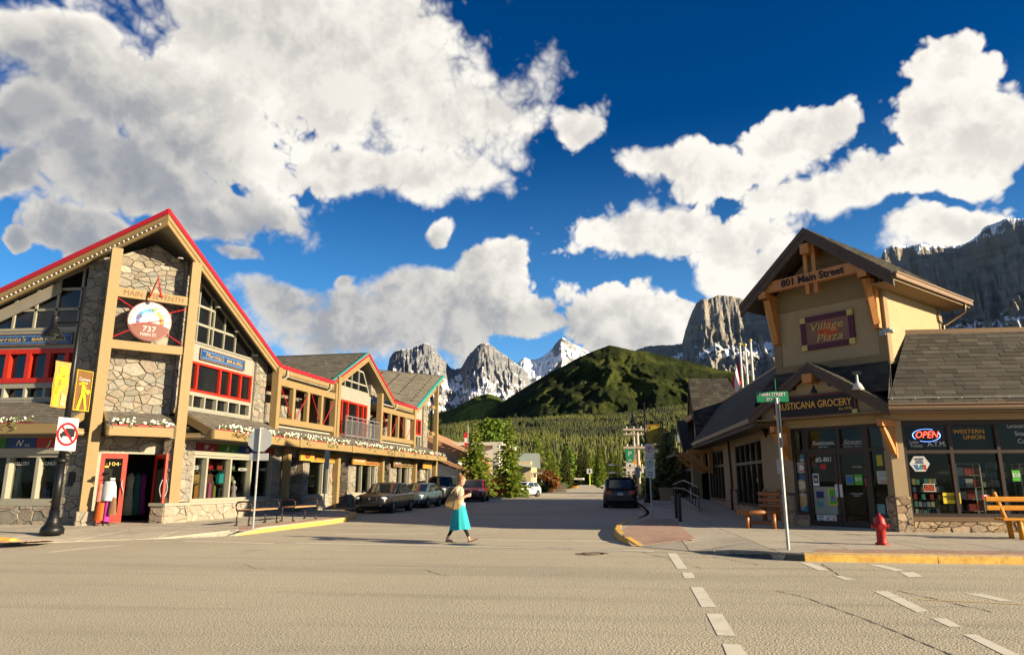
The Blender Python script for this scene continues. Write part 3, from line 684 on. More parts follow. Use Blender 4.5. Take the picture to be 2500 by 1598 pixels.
mountain('hill', [(930, 1060), (1000, 1020), (1060, 1010), (1105, 998), (1135, 982), (1160, 968), (1190, 960), (1212, 966), (1235, 980), (1262, 1003), (1300, 1040), (1360, 1080)],
         5000, 3600, 20, M_GREEN, 160, 60, crag=30, rib=160, seed=21, ribfreq=30)
mountain('mountain', [(1030, 1090), (1080, 1060), (1110, 1046), (1150, 1028), (1185, 1008), (1220, 985), (1255, 962), (1290, 940), (1330, 916), (1370, 895), (1410, 873), (1445, 858), (1470, 849), (1488, 842), (1505, 846), (1528, 851), (1552, 857), (1575, 856), (1600, 864), (1640, 872), (1690, 884), (1750, 900), (1820, 915), (1900, 930), (2000, 950), (2150, 980), (2400, 1030)],
         4600, 2500, 20, M_DARK, 380, 130, crag=40, rib=210, prof=([0, .25, .6, 1], [0, .12, .5, 1]), seed=14, jag=.0008, ribfreq=20, tfreq=4.5, tilt=2.5)
mountain('mountain', [(1480, 900), (1520, 868), (1556, 853), (1575, 846), (1592, 843), (1620, 842), (1645, 842), (1666, 838), (1672, 812), (1680, 788), (1690, 762), (1700, 742), (1712, 731), (1728, 730), (1742, 727), (1755, 720), (1772, 723), (1790, 724), (1812, 730), (1845, 742), (1880, 740), (1960, 700), (2060, 665), (2120, 645), (2152, 628), (2157, 612), (2172, 603), (2190, 600), (2215, 602), (2250, 596), (2275, 602), (2300, 601), (2330, 600), (2352, 596), (2374, 586), (2390, 572), (2405, 553), (2430, 545), (2455, 535), (2480, 534), (2510, 535), (2580, 545), (2680, 600), (2800, 620), (3000, 640)],
         5600, 3300, 20, M_HALING, 620, 180, crag=95, rib=240, prof=([0, .3, .55, .72, .86, 1], [0, .14, .36, .52, .66, 1]), seed=26, jag=.0022, ribfreq=40, tfreq=3.4, tilt=2.2)
# forested foothills in front
SIL_E = [(-900, 1100), (-200, 1090), (600, 1075), (900, 1062), (1040, 1050), (1150, 1038), (1260, 1030), (1360, 1024), (1450, 1020), (1530, 1015), (1620, 1004), (1720, 990), (1850, 985), (2000, 985), (2200, 985), (2600, 985), (3400, 1000)]
M_FLOOR = mat('forest_floor', (.035, .048, .016), .95, var=.4, vscale=.02)
foot = mountain('hill', SIL_E, 2300, 420, 0, M_FLOOR, 200, 60, crag=0, rib=120, prof=([0, .3, .5, .7, 1], [0, .06, .30, .55, 1]), seed=40, ribfreq=9, back=.4)
def forest(name, n, r0, r1, az0, az1, h0, h1, cols, seed, ground=None):
    rg = np.random.default_rng(seed); A = rg.uniform(az0, az1, n*2); Rr = np.sqrt(rg.uniform(r0*r0, r1*r1, n*2))
    keep = fbm2(A*25, Rr/260, 3, seed) > .42; A, Rr = A[keep][:n], Rr[keep][:n]; n = len(A)
    X, Y = Rr*np.sin(A), Rr*np.cos(A); Zg = ground(A, Rr) if ground else np.zeros(n)
    H = (h0+(h1-h0)*rg.random(n)**1.6*1.35)*(1+.25*(fbm2(A*60, Rr/90, 2, seed+1)-.5)); S = 6; V = []; 
    ph = rg.uniform(0, 6.28, n); w = H*rg.uniform(.13, .2, n)
    rings = [(0.10, 1.0), (.42, .60), (.38, .82), (.72, .30), (.68, .46)]
    co = np.zeros((n, len(rings)*S+1, 3)); k = 0
    for hz, rr in rings:
        for s in range(S):
            a = ph+2*math.pi*s/S; jit = rg.uniform(.65, 1.2, n)
            co[:, k] = np.stack([X+np.cos(a)*w*rr*jit, Y+np.sin(a)*w*rr*jit, Zg+H*(hz+rg.uniform(-.04, .04, n))], -1); k += 1
    co[:, k] = np.stack([X, Y, Zg+H], -1)
    T = []
    for a, b in ((0, 1), (2, 3)):
        for s in range(S):
            s2 = (s+1) % S; T += [(a*S+s, a*S+s2, b*S+s2), (a*S+s, b*S+s2, b*S+s)]
    T += [(4*S+s, 4*S+(s+1) % S, 5*S) for s in range(S)]
    T = np.array(T); allT = (T[None]+(np.arange(n)*(len(rings)*S+1))[:, None, None]).reshape(-1, 3)
    me = bpy.data.meshes.new(name); me.vertices.add(co.shape[0]*co.shape[1]); me.vertices.foreach_set('co', co.reshape(-1).astype(np.float32))
    me.loops.add(allT.size); me.loops.foreach_set('vertex_index', allT.reshape(-1).astype(np.int32)); me.polygons.add(len(allT))
    me.polygons.foreach_set('loop_start', np.arange(0, allT.size, 3, dtype=np.int32)); me.polygons.foreach_set('loop_total', np.full(len(allT), 3, dtype=np.int32))
    me.update(calc_edges=True); me.materials.append(cols); o = bpy.data.objects.new(name, me); COL.objects.link(o); o['kind'] = 'stuff'; return o
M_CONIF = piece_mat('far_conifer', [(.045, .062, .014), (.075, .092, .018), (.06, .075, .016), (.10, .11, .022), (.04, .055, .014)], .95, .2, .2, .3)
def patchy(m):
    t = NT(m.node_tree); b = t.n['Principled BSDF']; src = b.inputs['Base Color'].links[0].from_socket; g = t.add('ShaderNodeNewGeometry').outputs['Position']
    t.lk(t.mix(1.0, src, t.ramp(t.noise(g, .0045, 4, .6), [(.40, (.28, .34, .38)), (.60, (1.45, 1.3, .95))]), 'MULTIPLY'), b.inputs['Base Color'])  # cloud shade and sun multiplied into the tree colour as noise patches
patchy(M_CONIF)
def foot_ground():
    me = foot.data; co = np.zeros(len(me.vertices)*3, np.float32); me.vertices.foreach_get('co', co); co = co.reshape(70 if False else -1, 200, 3)[:60]
    az = np.arctan2(co[0, :, 0], co[0, :, 1]); az = np.linspace(az[0], az[-1], 200)
    Rg = np.hypot(co[..., 0], co[..., 1]); Zg = co[..., 2]
    def f(A, R):
        ci = np.clip((A-az[0])/(az[-1]-az[0])*199, 0, 198.999); c0 = ci.astype(int); out = np.zeros_like(R)
        for c in np.unique(c0):
            k = c0 == c; out[k] = np.interp(R[k], Rg[:, c], Zg[:, c], left=0)
        return out-1.0
    return f
FG = foot_ground()
a0, a1 = az_el(940, 1100)[0], az_el(1790, 1100)[0]
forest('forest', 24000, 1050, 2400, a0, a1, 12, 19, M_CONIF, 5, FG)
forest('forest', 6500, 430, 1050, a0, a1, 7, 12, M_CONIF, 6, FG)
ALB = .64
# ================================================================== corner building on the left
C0 = np.array([-14.66, 21.3, 0]); FM = Frame(C0, (1, 0)); FS = Frame(C0, (.067, .998)); FC = Frame((-16.4, 21.3), (1, 1))
def fp(F, x, y, out=0.0):
    d = cam_ray(x, y); o = F.p(0, 0, out); k = ((o-np.array([0, 0, CAMH])) @ F.n)/(d @ F.n); q = np.array([0, 0, CAMH])+d*k
    return (q-F.o) @ F.d, q[2]
M_CREAM = mat('cream_timber', (.345, .24, .105), .6, var=.10, vscale=2.2, bump=.2, bscale=30, dirt=.28)
M_REDM = mat('red_metal', (.50, .018, .03), .42, var=.08)
M_REDF = mat('red_window_frame', (.62, .03, .012), .4, var=.06)
M_SAGE = mat('grey_trim', (.38, .36, .285), .6, var=.05, bump=.08)
M_PANEL = mat('grey_panel', (.36, .335, .28), .7, var=.05, vscale=2, dirt=.1)
M_SOFF = mat('soffit', (.55, .49, .38), .75, var=.05)
M_TEAL = mat('teal_flashing', (.05, .38, .33), .4)
M_STONE = piece_mat('field_stone', [(.19, .162, .124), (.23, .197, .15), (.165, .152, .125), (.26, .205, .15), (.205, .193, .165), (.28, .25, .20), (.215, .165, .125), (.18, .177, .155), (.25, .225, .18), (.31, .27, .215)], .9, .7, 9, .3)
M_LSTONE = piece_mat('pale_stone', [(.25, .215, .165), (.29, .25, .195), (.23, .195, .15), (.30, .24, .18), (.26, .235, .19), (.32, .285, .23)], .9, .6, 9, .25)
M_MORT = mat('mortar', (.27, .235, .185), .95, var=.2, vscale=12, bump=.4)
M_SHING = piece_mat('roof_shingle', [(.105, .095, .072), (.135, .12, .09), (.09, .08, .062), (.15, .13, .10), (.12, .11, .085)], .9, .5, 40, .3)
M_CSHING = piece_mat('canopy_shingle', [(.10, .088, .07), (.14, .12, .095), (.115, .10, .08), (.085, .075, .062)], .9, .5, 40, .35)
M_UNDER = mat('roof_felt', (.05, .046, .04), .95)
M_DGLASS = mat('dark_glass', (.006, .007, .008), .05, var=0, spec=.5)
M_GLASS = glass_mat('shop_glass', (.74, .77, .74), .016)
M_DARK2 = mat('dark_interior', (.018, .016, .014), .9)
M_SHELF = mat('shelf_wood', (.05, .035, .022), .7)
M_GOLD = mat('gold_lettering', (.75, .50, .14), .35, .3)
M_WHITEP = mat('white_print', (.70, .69, .66), .6, var=.02)
M_NAVY = mat('navy_sign', (.012, .045, .15), .35, var=.08)
M_LBLUE = mat('pale_blue_line', (.22, .38, .62), .4)
M_ALU = mat('galvanised_steel', (.42, .43, .44), .45, .6, var=.12, vscale=15)
M_BLACKM = mat('black_metal', (.006, .006, .007), .42, 0, var=.1)
LB = thing('corner_building', 'two storey stone and cream timber corner building with red trimmed gables', 'building', C0)
LST = Pieces('stone', 'small_stones')
def b1(name, m, F, *boxes, parent=None, **k):
    b = MB()
    for q in boxes: b.box(F, *q)
    return b.build(name, m, parent or LB, **k)
def window(F, s0, s1, z0, z1, mull, trans, fm, gm, out, parent, fw=.07, dep=.12, name='window', pane_out=-.05, poly=None, minw=.05):
    """frame bars with a pane of glass in every opening"""
    fr = MB(); xs = [s0]+sorted(mull)+[s1]; zs = [z0]+sorted(trans)+[z1]
    for i, x in enumerate(xs):
        w = fw if 0 < i < len(xs)-1 else fw; a, b_ = (x, x+w) if i == 0 else ((x-w, x) if i == len(xs)-1 else (x-w/2, x+w/2)); fr.box(F, a, b_, z0, z1, out-dep, out)
    for i, z in enumerate(zs):
        a, b_ = (z, z+fw) if i == 0 else ((z-fw, z) if i == len(zs)-1 else (z-fw/2, z+fw/2)); fr.box(F, s0+.002, s1-.002, a, b_, out-dep+.003, out-.003)
    o = fr.build(name, fm, parent)
    for i in range(len(xs)-1):
        for j in range(len(zs)-1):
            p = MB(); p.box(F, xs[i]+fw*.4, xs[i+1]-fw*.4, zs[j]+fw*.4, zs[j+1]-fw*.4, out+pane_out-.012, out+pane_out); p.build('pane', gm, o)
    return o
def gwindow(F, pts, bars, fm, gm, out, parent, fw=.06, dep=.10, name='window'):
    """window of any convex outline, bars as segments"""
    fr = MB(); n = len(pts)
    for i in range(n): fr.bar(F.p(*pts[i], out-dep/2), F.p(*pts[(i+1) % n], out-dep/2), fw, dep)
    for a, b_ in bars: fr.bar(F.p(*a, out-dep/2-.002), F.p(*b_, out-dep/2-.002), fw*.8, dep*.9)
    o = fr.build(name, fm, parent); p = MB(); p.fprism(F, pts, out-dep*.75, out-dep*.62); p.build('pane', gm, o); return o
def stone_wall(name, F, region, size, out, thick, seed, m=M_STONE, P=None, stretch=1.5, depth=.05, joint=.005, parent=None):
    if area(region) < 0: region = region[::-1]
    w = MB(); w.fprism(F, region, out-thick, out); w.build(name, M_MORT, parent or LB)
    stones_on(P or LST, F, region, size, out, depth, joint, seed, stretch)
LPALE = Pieces('stone', 'small_stones')
# ---- ground floor, Seventh Avenue side
D = []
stone_wall('base_wall', FS, [(1.2, -.05), (8.95, -.05), (8.95, .70), (1.2, .70)], .20, .10, .5, 1, P=LPALE, depth=.03, joint=.005)
b1('sill', M_SAGE, FS, (1.14, 9.0, .70, .80, -.45, .16))
def sx(px, py=1180, out=-.08): return fp(FS, px, py, out)[0]
stone_wall('pier', FS, [(1.62, .80), (2.72, .80), (2.72, 2.95), (1.62, 2.95)], .17, -.05, .4, 2)
stone_wall('pier', FS, [(8.25, .80), (8.95, .80), (8.95, 2.95), (8.25, 2.95)], .17, -.05, .4, 3)
window(FS, 2.74, 8.23, .80, 2.45, [sx(500.6), sx(559), sx(609, 1180)], [], M_SAGE, M_GLASS, -.05, LB, fw=.1, dep=.25, name='shop_window', pane_out=-.18)
b1('window_head', M_SAGE, FS, (2.72, 8.25, 2.45, 2.56, -.4, .0)); b1('wall', M_PANEL, FS, (1.25, 8.95, 2.95, 3.4, -.4, -.04))
b1('wall', M_PANEL, FS, (2.72, 8.25, 2.56, 2.95, -.4, -.06))
b1('alarm_box', M_ALU, FS, (1.72, 2.0, 1.42, 1.85, -.05, .02))
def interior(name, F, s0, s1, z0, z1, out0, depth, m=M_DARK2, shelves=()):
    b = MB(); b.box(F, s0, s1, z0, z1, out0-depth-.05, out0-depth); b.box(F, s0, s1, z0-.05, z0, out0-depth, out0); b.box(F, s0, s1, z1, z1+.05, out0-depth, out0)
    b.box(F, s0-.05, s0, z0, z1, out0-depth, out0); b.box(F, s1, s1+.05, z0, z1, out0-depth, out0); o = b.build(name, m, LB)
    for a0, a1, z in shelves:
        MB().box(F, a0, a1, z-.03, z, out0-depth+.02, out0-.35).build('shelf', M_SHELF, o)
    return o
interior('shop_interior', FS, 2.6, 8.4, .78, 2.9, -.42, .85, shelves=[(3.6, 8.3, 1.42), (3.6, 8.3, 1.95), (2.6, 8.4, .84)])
# further bays down the street: recessed doorway, stone pier, window
M_DOORR = mat('dark_red_door', (.22, .012, .015), .45)
bays = [(9.0, 10.9, 14.1, 715, 722, 797, [738, 782]), (14.4, 16.0, 20.3, 856, 862, 915, [878, 900]), (20.6, 22.2, 26.4, 957, 962, 1000, [975, 990]), (26.7, 28.2, 31.2, 1028, 1033, 1060, [1045])]
for i, (s0, sd, s1, pp, w0, w1, ml) in enumerate(bays):
    a, c, mm = sx(w0, 1180, -.08), sx(w1, 1180, -.08), [sx(q, 1180, -.08) for q in ml]; a = max(a, sd+.5); c = min(c, s1-.45)
    mm = [q for q in mm if a+.3 < q < c-.3] or [(a+c)/2]
    stone_wall('base_wall', FS, [(sd, -.05), (s1, -.05), (s1, .74), (sd, .74)], .21, .06, .4, 10+i, P=LPALE if i == 0 else LST, depth=.03)
    b1('sill', M_SAGE, FS, (sd-.02, s1, .74, .83, -.4, .10))
    stone_wall('pier', FS, [(sd, .83), (a, .83), (a, 2.6), (sd, 2.6)], .19, .02, .4, 20+i)
    stone_wall('pier', FS, [(c, .83), (s1, .83), (s1, 2.6), (c, 2.6)], .19, .0, .4, 30+i)
    b1('wall', M_PANEL, FS, (s0, s1+.3, 2.6, 3.4, -.4, .0))
    window(FS, a, c, .83, 2.6, mm, [], M_SAGE, M_GLASS, .02, LB, fw=.08, dep=.2, name='shop_window', pane_out=-.14)
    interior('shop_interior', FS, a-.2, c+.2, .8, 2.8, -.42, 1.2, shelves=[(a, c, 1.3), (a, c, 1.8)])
    # doorway recess: stone return facing the corner and a red door set back
    FR = Frame(FS.p(sd, 0, .06), -FS.n)         # faces back towards the crossing
    FRv = Frame(FS.p(sd, 0, -1.3), FS.n)
    stone_wall('return_wall', FRv, [(0, -.05), (1.36, -.05), (1.36, 2.6), (0, 2.6)], .19, .0, .2, 40+i)
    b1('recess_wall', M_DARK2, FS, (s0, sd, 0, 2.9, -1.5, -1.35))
    d = b1('door', M_REDF if i else M_DOORR, FS, (s0+.15, s0+.30, .12, 2.35, -1.35, -.25), (s0+.3, sd-.3, 2.25, 2.36, -1.35, -1.25))
    b1('pane', M_DGLASS, FS, (s0+.32, sd-.3, .2, 2.25, -1.34, -1.30), parent=d)
for s in (8.98, 14.15, 20.35, 26.45, 31.05): b1('post', M_CREAM, FS, (s-.14, s+.14, .1 if s > 9 else .8, 2.98, .08, .34))
# ---- ground floor, Main Street side
stone_wall('base_wall', FM, [(-9.5, -.02), (-2.62, -.02), (-2.62, .74), (-9.5, .74)], .22, .0, .4, 50)
b1('sill', M_SAGE, FM, (-9.5, -2.62, .74, .84, -.4, .05))
stone_wall('pier', FM, [(-2.62, -.02), (-1.95, -.02), (-1.95, 2.9), (-2.62, 2.9)], .18, .02, .5, 51)
b1('meter_box', M_BLACKM, FM, (-2.42, -2.2, 1.35, 1.8, .02, .075))
mx = [fp(FM, x, 1180, -.08)[0] for x in (86, 13)]
window(FM, -9.5, -2.64, .84, 2.40, mx+[-6.2, -7.6], [], M_SAGE, M_GLASS, -.05, LB, fw=.12, dep=.3, name='shop_window', pane_out=-.22)
b1('window_head', M_SAGE, FM, (-9.5, -2.62, 2.40, 2.54, -.4, .02)); b1('wall', M_PANEL, FM, (-9.5, -1.95, 2.9, 3.6, -.4, -.02), (-9.5, -2.62, 2.54, 2.9, -.4, -.04))
interior('shop_interior', FM, -9.5, -2.5, .8, 2.7, -.44, 1.6, shelves=[(-9.5, -2.5, .87)])
# ---- chamfered entrance tower
tower = [(-.28, 3.0), (2.3, 3.0), (2.3, 9.35), (1.3, 9.92), (-.28, 9.05)]
stone_wall('tower_wall', FC, tower, .18, -.58, .35, 60, stretch=1.45, depth=.06)
stone_wall('tower_wall', FC, [(-.28, 2.46), (2.3, 2.46), (2.3, 3.0), (-.28, 3.0)], .20, -.55, .5, 61)
stone_wall('tower_return', FM, [(-3.0, 3.9), (-2.46, 3.9), (-2.46, 9.25), (-3.0, 8.95)], .19, -.36, .3, 62)
stone_wall('tower_side', FS, [(2.0, 3.9), (2.35, 3.9), (2.35, 9.3), (2.0, 9.5)], .19, -.62, .3, 63)
pl_ = MB(); pl_.box(FC, -.28, .3, -.05, .58, -.3, .26); pl_.build('post_plinth', M_MORT, LB)
for F_, reg, o_ in ((FC, [(-.28, -.05), (.3, -.05), (.3, .58), (-.28, .58)], .26), (Frame(FC.p(-.28, 0, -.3), FC.n*-1), [(-.56, -.05), (0, -.05), (0, .58), (-.56, .58)], 0)): stones_on(LST, F_, reg, .26, o_, .03, .012, 70)
FCl = Frame(FC.p(-.28, 0, .26), -FC.n); b1('post', M_CREAM, FC, (-.19, .14, .55, 9.32, -.12, .22)); b1('post', M_CREAM, FC, (2.40, 2.72, .80, 9.3, -.12, .2))
b1('beam', M_CREAM, FC, (.14, 2.40, 7.66, 7.98, -.05, .14)); b1('beam', M_CREAM, FC, (.14, 2.40, 5.87, 6.16, -.05, .14))
FE = Frame(FS.p(1.62, 0, -.45), FS.n); stones_on(LST, FE, [(0, .8), (.4, .8), (.4, 2.95), (0, 2.95)], .18, 0, .03, .005, 73); FE = Frame(FS.p(1.2, 0, -.4), FS.n); stones_on(LPALE, FE, [(0, -.05), (.5, -.05), (.5, .70), (0, .70)], .18, 0, .03, .005, 74)
b1('low_wall', M_MORT, FC, (2.38, 3.05, -.05, .70, -.5, .12)); stones_on(LPALE, FC, [(2.32, -.05), (3.05, -.05), (3.05, .70), (2.32, .70)], .19, .12, .03, .012, 71)
b1('sill', M_SAGE, FC, (2.30, 3.1, .70, .80, -.5, .17))
M_NUM = mat('carved_lettering', (.12, .045, .01), .6)
text('MAIN & SEVENTH', FC, 1.27, 7.74, .19, M_NUM, LB, out=.143, width=1.9)
for a, b_ in (((.14, 7.62), (.75, 7.25)), ((2.4, 7.55), (1.75, 7.28)), ((.14, 6.25), (.72, 6.6)), ((2.4, 6.2), (1.75, 6.55))): rods = MB(); rods.tube([FC.p(*a, .1), FC.p(*b_, .2)], .018, 6); rods.build('tie_rod', M_REDM, LB)
# red double door: left leaf shut, right leaf swung out
dr = b1('door', M_REDF, FC, (.33, .47, .18, 2.42, -.62, -.55), (1.0, 1.14, .18, 2.42, -.62, -.55), (.47, 1.0, 2.26, 2.42, -.62, -.55), (.47, 1.0, .18, .48, -.62, -.55))
b1('pane', M_GLASS, FC, (.47, 1.0, .48, 2.26, -.59, -.575), parent=dr)
text('·104·', FC, .735, 2.02, .13, M_GOLD, dr, out=-.57, width=.44); b1('notice', M_WHITEP, FC, (.70, .84, 1.35, 1.62, -.574, -.571), parent=dr)
b1('notice', mat('yellow_sticker', (.7, .5, .05), .5), FC, (.49, .60, 1.96, 2.02, -.574, -.571), parent=dr)
hd = MB(); hd.tube([FC.p(1.07+.04*math.sin(k/8*2*math.pi), .95+.65*k/8, -.55+.06*math.sin(k/8*math.pi)) for k in range(9)], .016, 6); hd.build('handle', M_ALU, dr, smooth=True)
FL = Frame(FC.p(2.02, 0, -.55), FC.n*1.0+FC.d*.22)
dr2 = MB()
for q in ((0, .13, .18, 2.42), (.72, .85, .18, 2.42), (.13, .72, 2.26, 2.42), (.13, .72, .18, .48)): dr2.box(FL, *q, -.03, .04)
dr2 = dr2.build('door', M_REDF, LB); MB().box(FL, .13, .72, .48, 2.26, -.005, .01).build('pane', M_DGLASS, dr2)
hd = MB()
for sgn in (-1, 1): hd.tube([FL.p(.78, .95+.65*k/8, sgn*(.04+.09*math.sin(k/8*math.pi))) for k in range(9)], .016, 6)
hd.build('handle', M_ALU, dr2, smooth=True)
b1('door_frame', M_SAGE, FC, (.22, .33, .15, 2.46, -.65, -.5), (2.06, 2.3, .15, 2.46, -.65, -.5), (.33, 2.06, 2.42, 2.47, -.65, -.5))
b1('jamb_wall', M_MORT, FC, (-.28, .22, .0, 2.46, -.7, -.52)); stones_on(LST, FC, [(-.28, .0), (.22, .0), (.22, 2.46), (-.28, 2.46)], .18, -.52, .04, .012, 72)
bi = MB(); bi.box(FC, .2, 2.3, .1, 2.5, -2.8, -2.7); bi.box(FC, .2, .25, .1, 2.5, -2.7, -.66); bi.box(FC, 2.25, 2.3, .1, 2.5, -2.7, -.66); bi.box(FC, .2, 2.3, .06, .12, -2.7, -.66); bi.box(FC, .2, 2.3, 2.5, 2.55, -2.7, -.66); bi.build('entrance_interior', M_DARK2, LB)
# ---- canopies with shingles
LSH = Pieces('shingle', 'roof_shingles')
def canopy(F, s0, s1, out, zf, zt, ret0=True, ret1=False, outw=-.6, seed=0, hip0=.5, hip1=0.0, fh=.3):
    b1('canopy_fascia', M_CREAM, F, (s0, s1, zf, zf+fh, out-.07, out))
    poly = [F.p(s0, zf+fh, out-.02), F.p(s1, zf+fh, out-.02), F.p(s1-hip1, zt, outw), F.p(s0+hip0, zt, outw)]
    dk = MB(); dk.prism(poly, (0, 0, -.05)); o = dk.build('canopy_roof', M_UNDER, LB)
    shingle_field(LSHC, [q+UP*.001 for q in poly], .16, .28, .014, seed)
    sf = MB(); sf.prism([F.p(s0+.07, zf+.06, out-.08), F.p(s1-.07, zf+.06, out-.08), F.p(s1-.07, zf+.06, outw+.5), F.p(s0+.07, zf+.06, outw+.5)], (0, 0, .03)); sf.build('canopy_soffit', M_SOFF, LB)
    if ret0:
        bb = MB(); bb.prism([F.p(s0, zf, out), F.p(s0, zf+fh, out), F.p(s0+hip0*.5, zt+.02, outw), F.p(s0+hip0*.5, zt-.28, outw)], F.d*.09); bb.build('barge_board', M_CREAM, LB)
        b1('canopy_beam', M_CREAM, F, (s0+.1, s0+.26, zf, zf+.2, outw+.5, out-.07))
    if ret1:
        bb = MB(); bb.prism([F.p(s1, zf, out), F.p(s1, zf+fh, out), F.p(s1-hip1*.5, zt+.02, outw), F.p(s1-hip1*.5, zt-.28, outw)], F.d*-.09); bb.build('barge_board', M_CREAM, LB)
        b1('canopy_beam', M_CREAM, F, (s1-.26, s1-.1, zf, zf+.2, outw+.5, out-.07))
LSHC = Pieces('shingle', 'canopy_shingles')
canopy(FC, .2, 2.28, .8, 2.95, 3.92, ret0=True, ret1=True, outw=-.78, seed=1, hip0=.1, hip1=.1)
canopy(FM, -11, -1.87, 1.2, 2.97, 4.15, ret0=False, ret1=True, seed=2, hip0=0, hip1=.6)
cuts = [1.9, 8.35, 13.9, 20.0, 26.2, 30.9]
for i in range(5): canopy(FS, cuts[i]+(.0 if i else 0), cuts[i+1]-.03, 1.2, 2.96, 4.05, ret0=i == 0, ret1=i == 4, seed=3+i, hip0=.6 if i == 0 else .02, hip1=.02)
for s in cuts[1:5]: b1('canopy_bracket', M_CREAM, FS, (s-.22, s+.14, 2.94, 3.30, 1.0, 1.24))
text('737 MAIN ST', FM, -4.55, 3.06, .15, M_NUM, LB, out=1.204, width=1.25); text('737 SEVENTH AVE', FS, 3.0, 3.07, .13, M_NUM, LB, out=1.204, width=1.35, align='LEFT')
# ---- upper floor, Seventh Avenue: corner bay
U = -.6
b1('upper_wall', M_PANEL, FS, (2.35, 7.0, 4.0, 4.14, U-.3, U), (2.35, 7.0, 4.70, 4.78, U-.3, U), (2.35, 7.0, 5.90, 6.62, U-.3, U), (6.98, 7.1, 4.0, 6.9, U-.3, U))
window(FS, 2.36, 6.98, 4.14, 4.70, [3.12, 3.85, 4.62, 5.4, 6.2], [], M_SAGE, M_DGLASS, U+.02, LB, fw=.07, dep=.22, pane_out=-.17)
wx = [fp(FS, x, 900, U)[0] for x in (482, 539, 564, 590)]
window(FS, 2.36, 6.98, 4.78, 5.90, wx, [], M_REDF, M_DGLASS, U+.03, LB, fw=.085, dep=.16, pane_out=-.1)
def roofz1(s, out): return 10.7-.5*(s+out)-.56
up = [(2.36, 6.62), (6.9, 6.62), (6.9, max(6.66, roofz1(6.9, U))), (2.36, roofz1(2.36, U))]
gwindow(FS, up, [((3.0, 6.62), (3.0, roofz1(3.0, U))), ((3.75, 6.62), (3.75, roofz1(3.75, U))), ((4.0, 6.62), (4.0, roofz1(4.0, U))), ((4.75, 6.62), (4.75, roofz1(4.75, U))), ((5.55, 6.62), (5.55, roofz1(5.55, U))), ((2.36, 7.35), (5.55, 7.35)), ((2.36, 8.05), (4.0, 8.05))], M_SAGE, M_DGLASS, U+.02, LB)
stone_wall('pier', FS, [(7.1, 3.9), (8.0, 3.9), (8.0, 6.5), (7.1, 6.95)], .20, U+.06, .5, 80)
# Main Street side upper floor
b1('upper_wall', M_PANEL, FM, (-11, -2.95, 4.05, 4.24, U-.3, U), (-11, -2.95, 4.74, 4.83, U-.3, U), (-11, -2.95, 6.02, 6.72, U-.3, U))
mm = [fp(FM, x, y, U)[0] for x, y in ((108, 955), (60, 955), (8, 955))]
window(FM, -11, -2.96, 4.24, 4.74, mm+[-6.9, -7.8, -8.7, -9.6], [], M_SAGE, M_DGLASS, U+.02, LB, fw=.09, dep=.3, pane_out=-.24)
mm = [fp(FM, x, y, U)[0] for x, y in ((163, 880), (118, 880), (70, 880), (19, 880))]
window(FM, -11, -2.96, 4.83, 6.02, mm+[-6.9, -7.6, -8.4, -9.2], [], M_REDF, M_DGLASS, U+.03, LB, fw=.17, dep=.25, pane_out=-.16)
def roofzm(s, out): return 10.7+.44*(s-out)-.58
xs = [fp(FM, x, y, U)[0] for x, y in ((190, 790), (135, 780), (84, 780), (33, 780))]; zt = 7.95
pt = [(-8.8, 6.72), (-2.96, 6.72), (-2.96, roofzm(-2.96, U)), (-8.8, max(6.76, roofzm(-8.8, U)))]
bars = [((x, 6.72), (x, roofzm(x, U))) for x in xs]+[((-6.2, 7.42), (-2.96, 7.42)), ((xs[1], 8.15), (-2.96, 8.15))]
gwindow(FM, pt, bars, M_SAGE, M_DGLASS, U+.02, LB, fw=.10)
b1('raking_panel', M_PANEL, FM, ) if False else None
rp = MB(); q_ = [fp(FM, x, y, U+.05) for x, y in ((0, 757), (150, 686), (150, 715), (0, 786))]; k_ = (q_[0][1]-q_[1][1])/(q_[0][0]-q_[1][0]); ext = -11-q_[0][0]
rp.fprism(FM, [(-11, q_[0][1]+ext*k_), q_[1], q_[2], (-11, q_[3][1]+ext*k_)], U+.02, U+.07); rp.build('raking_panel', M_PANEL, LB)
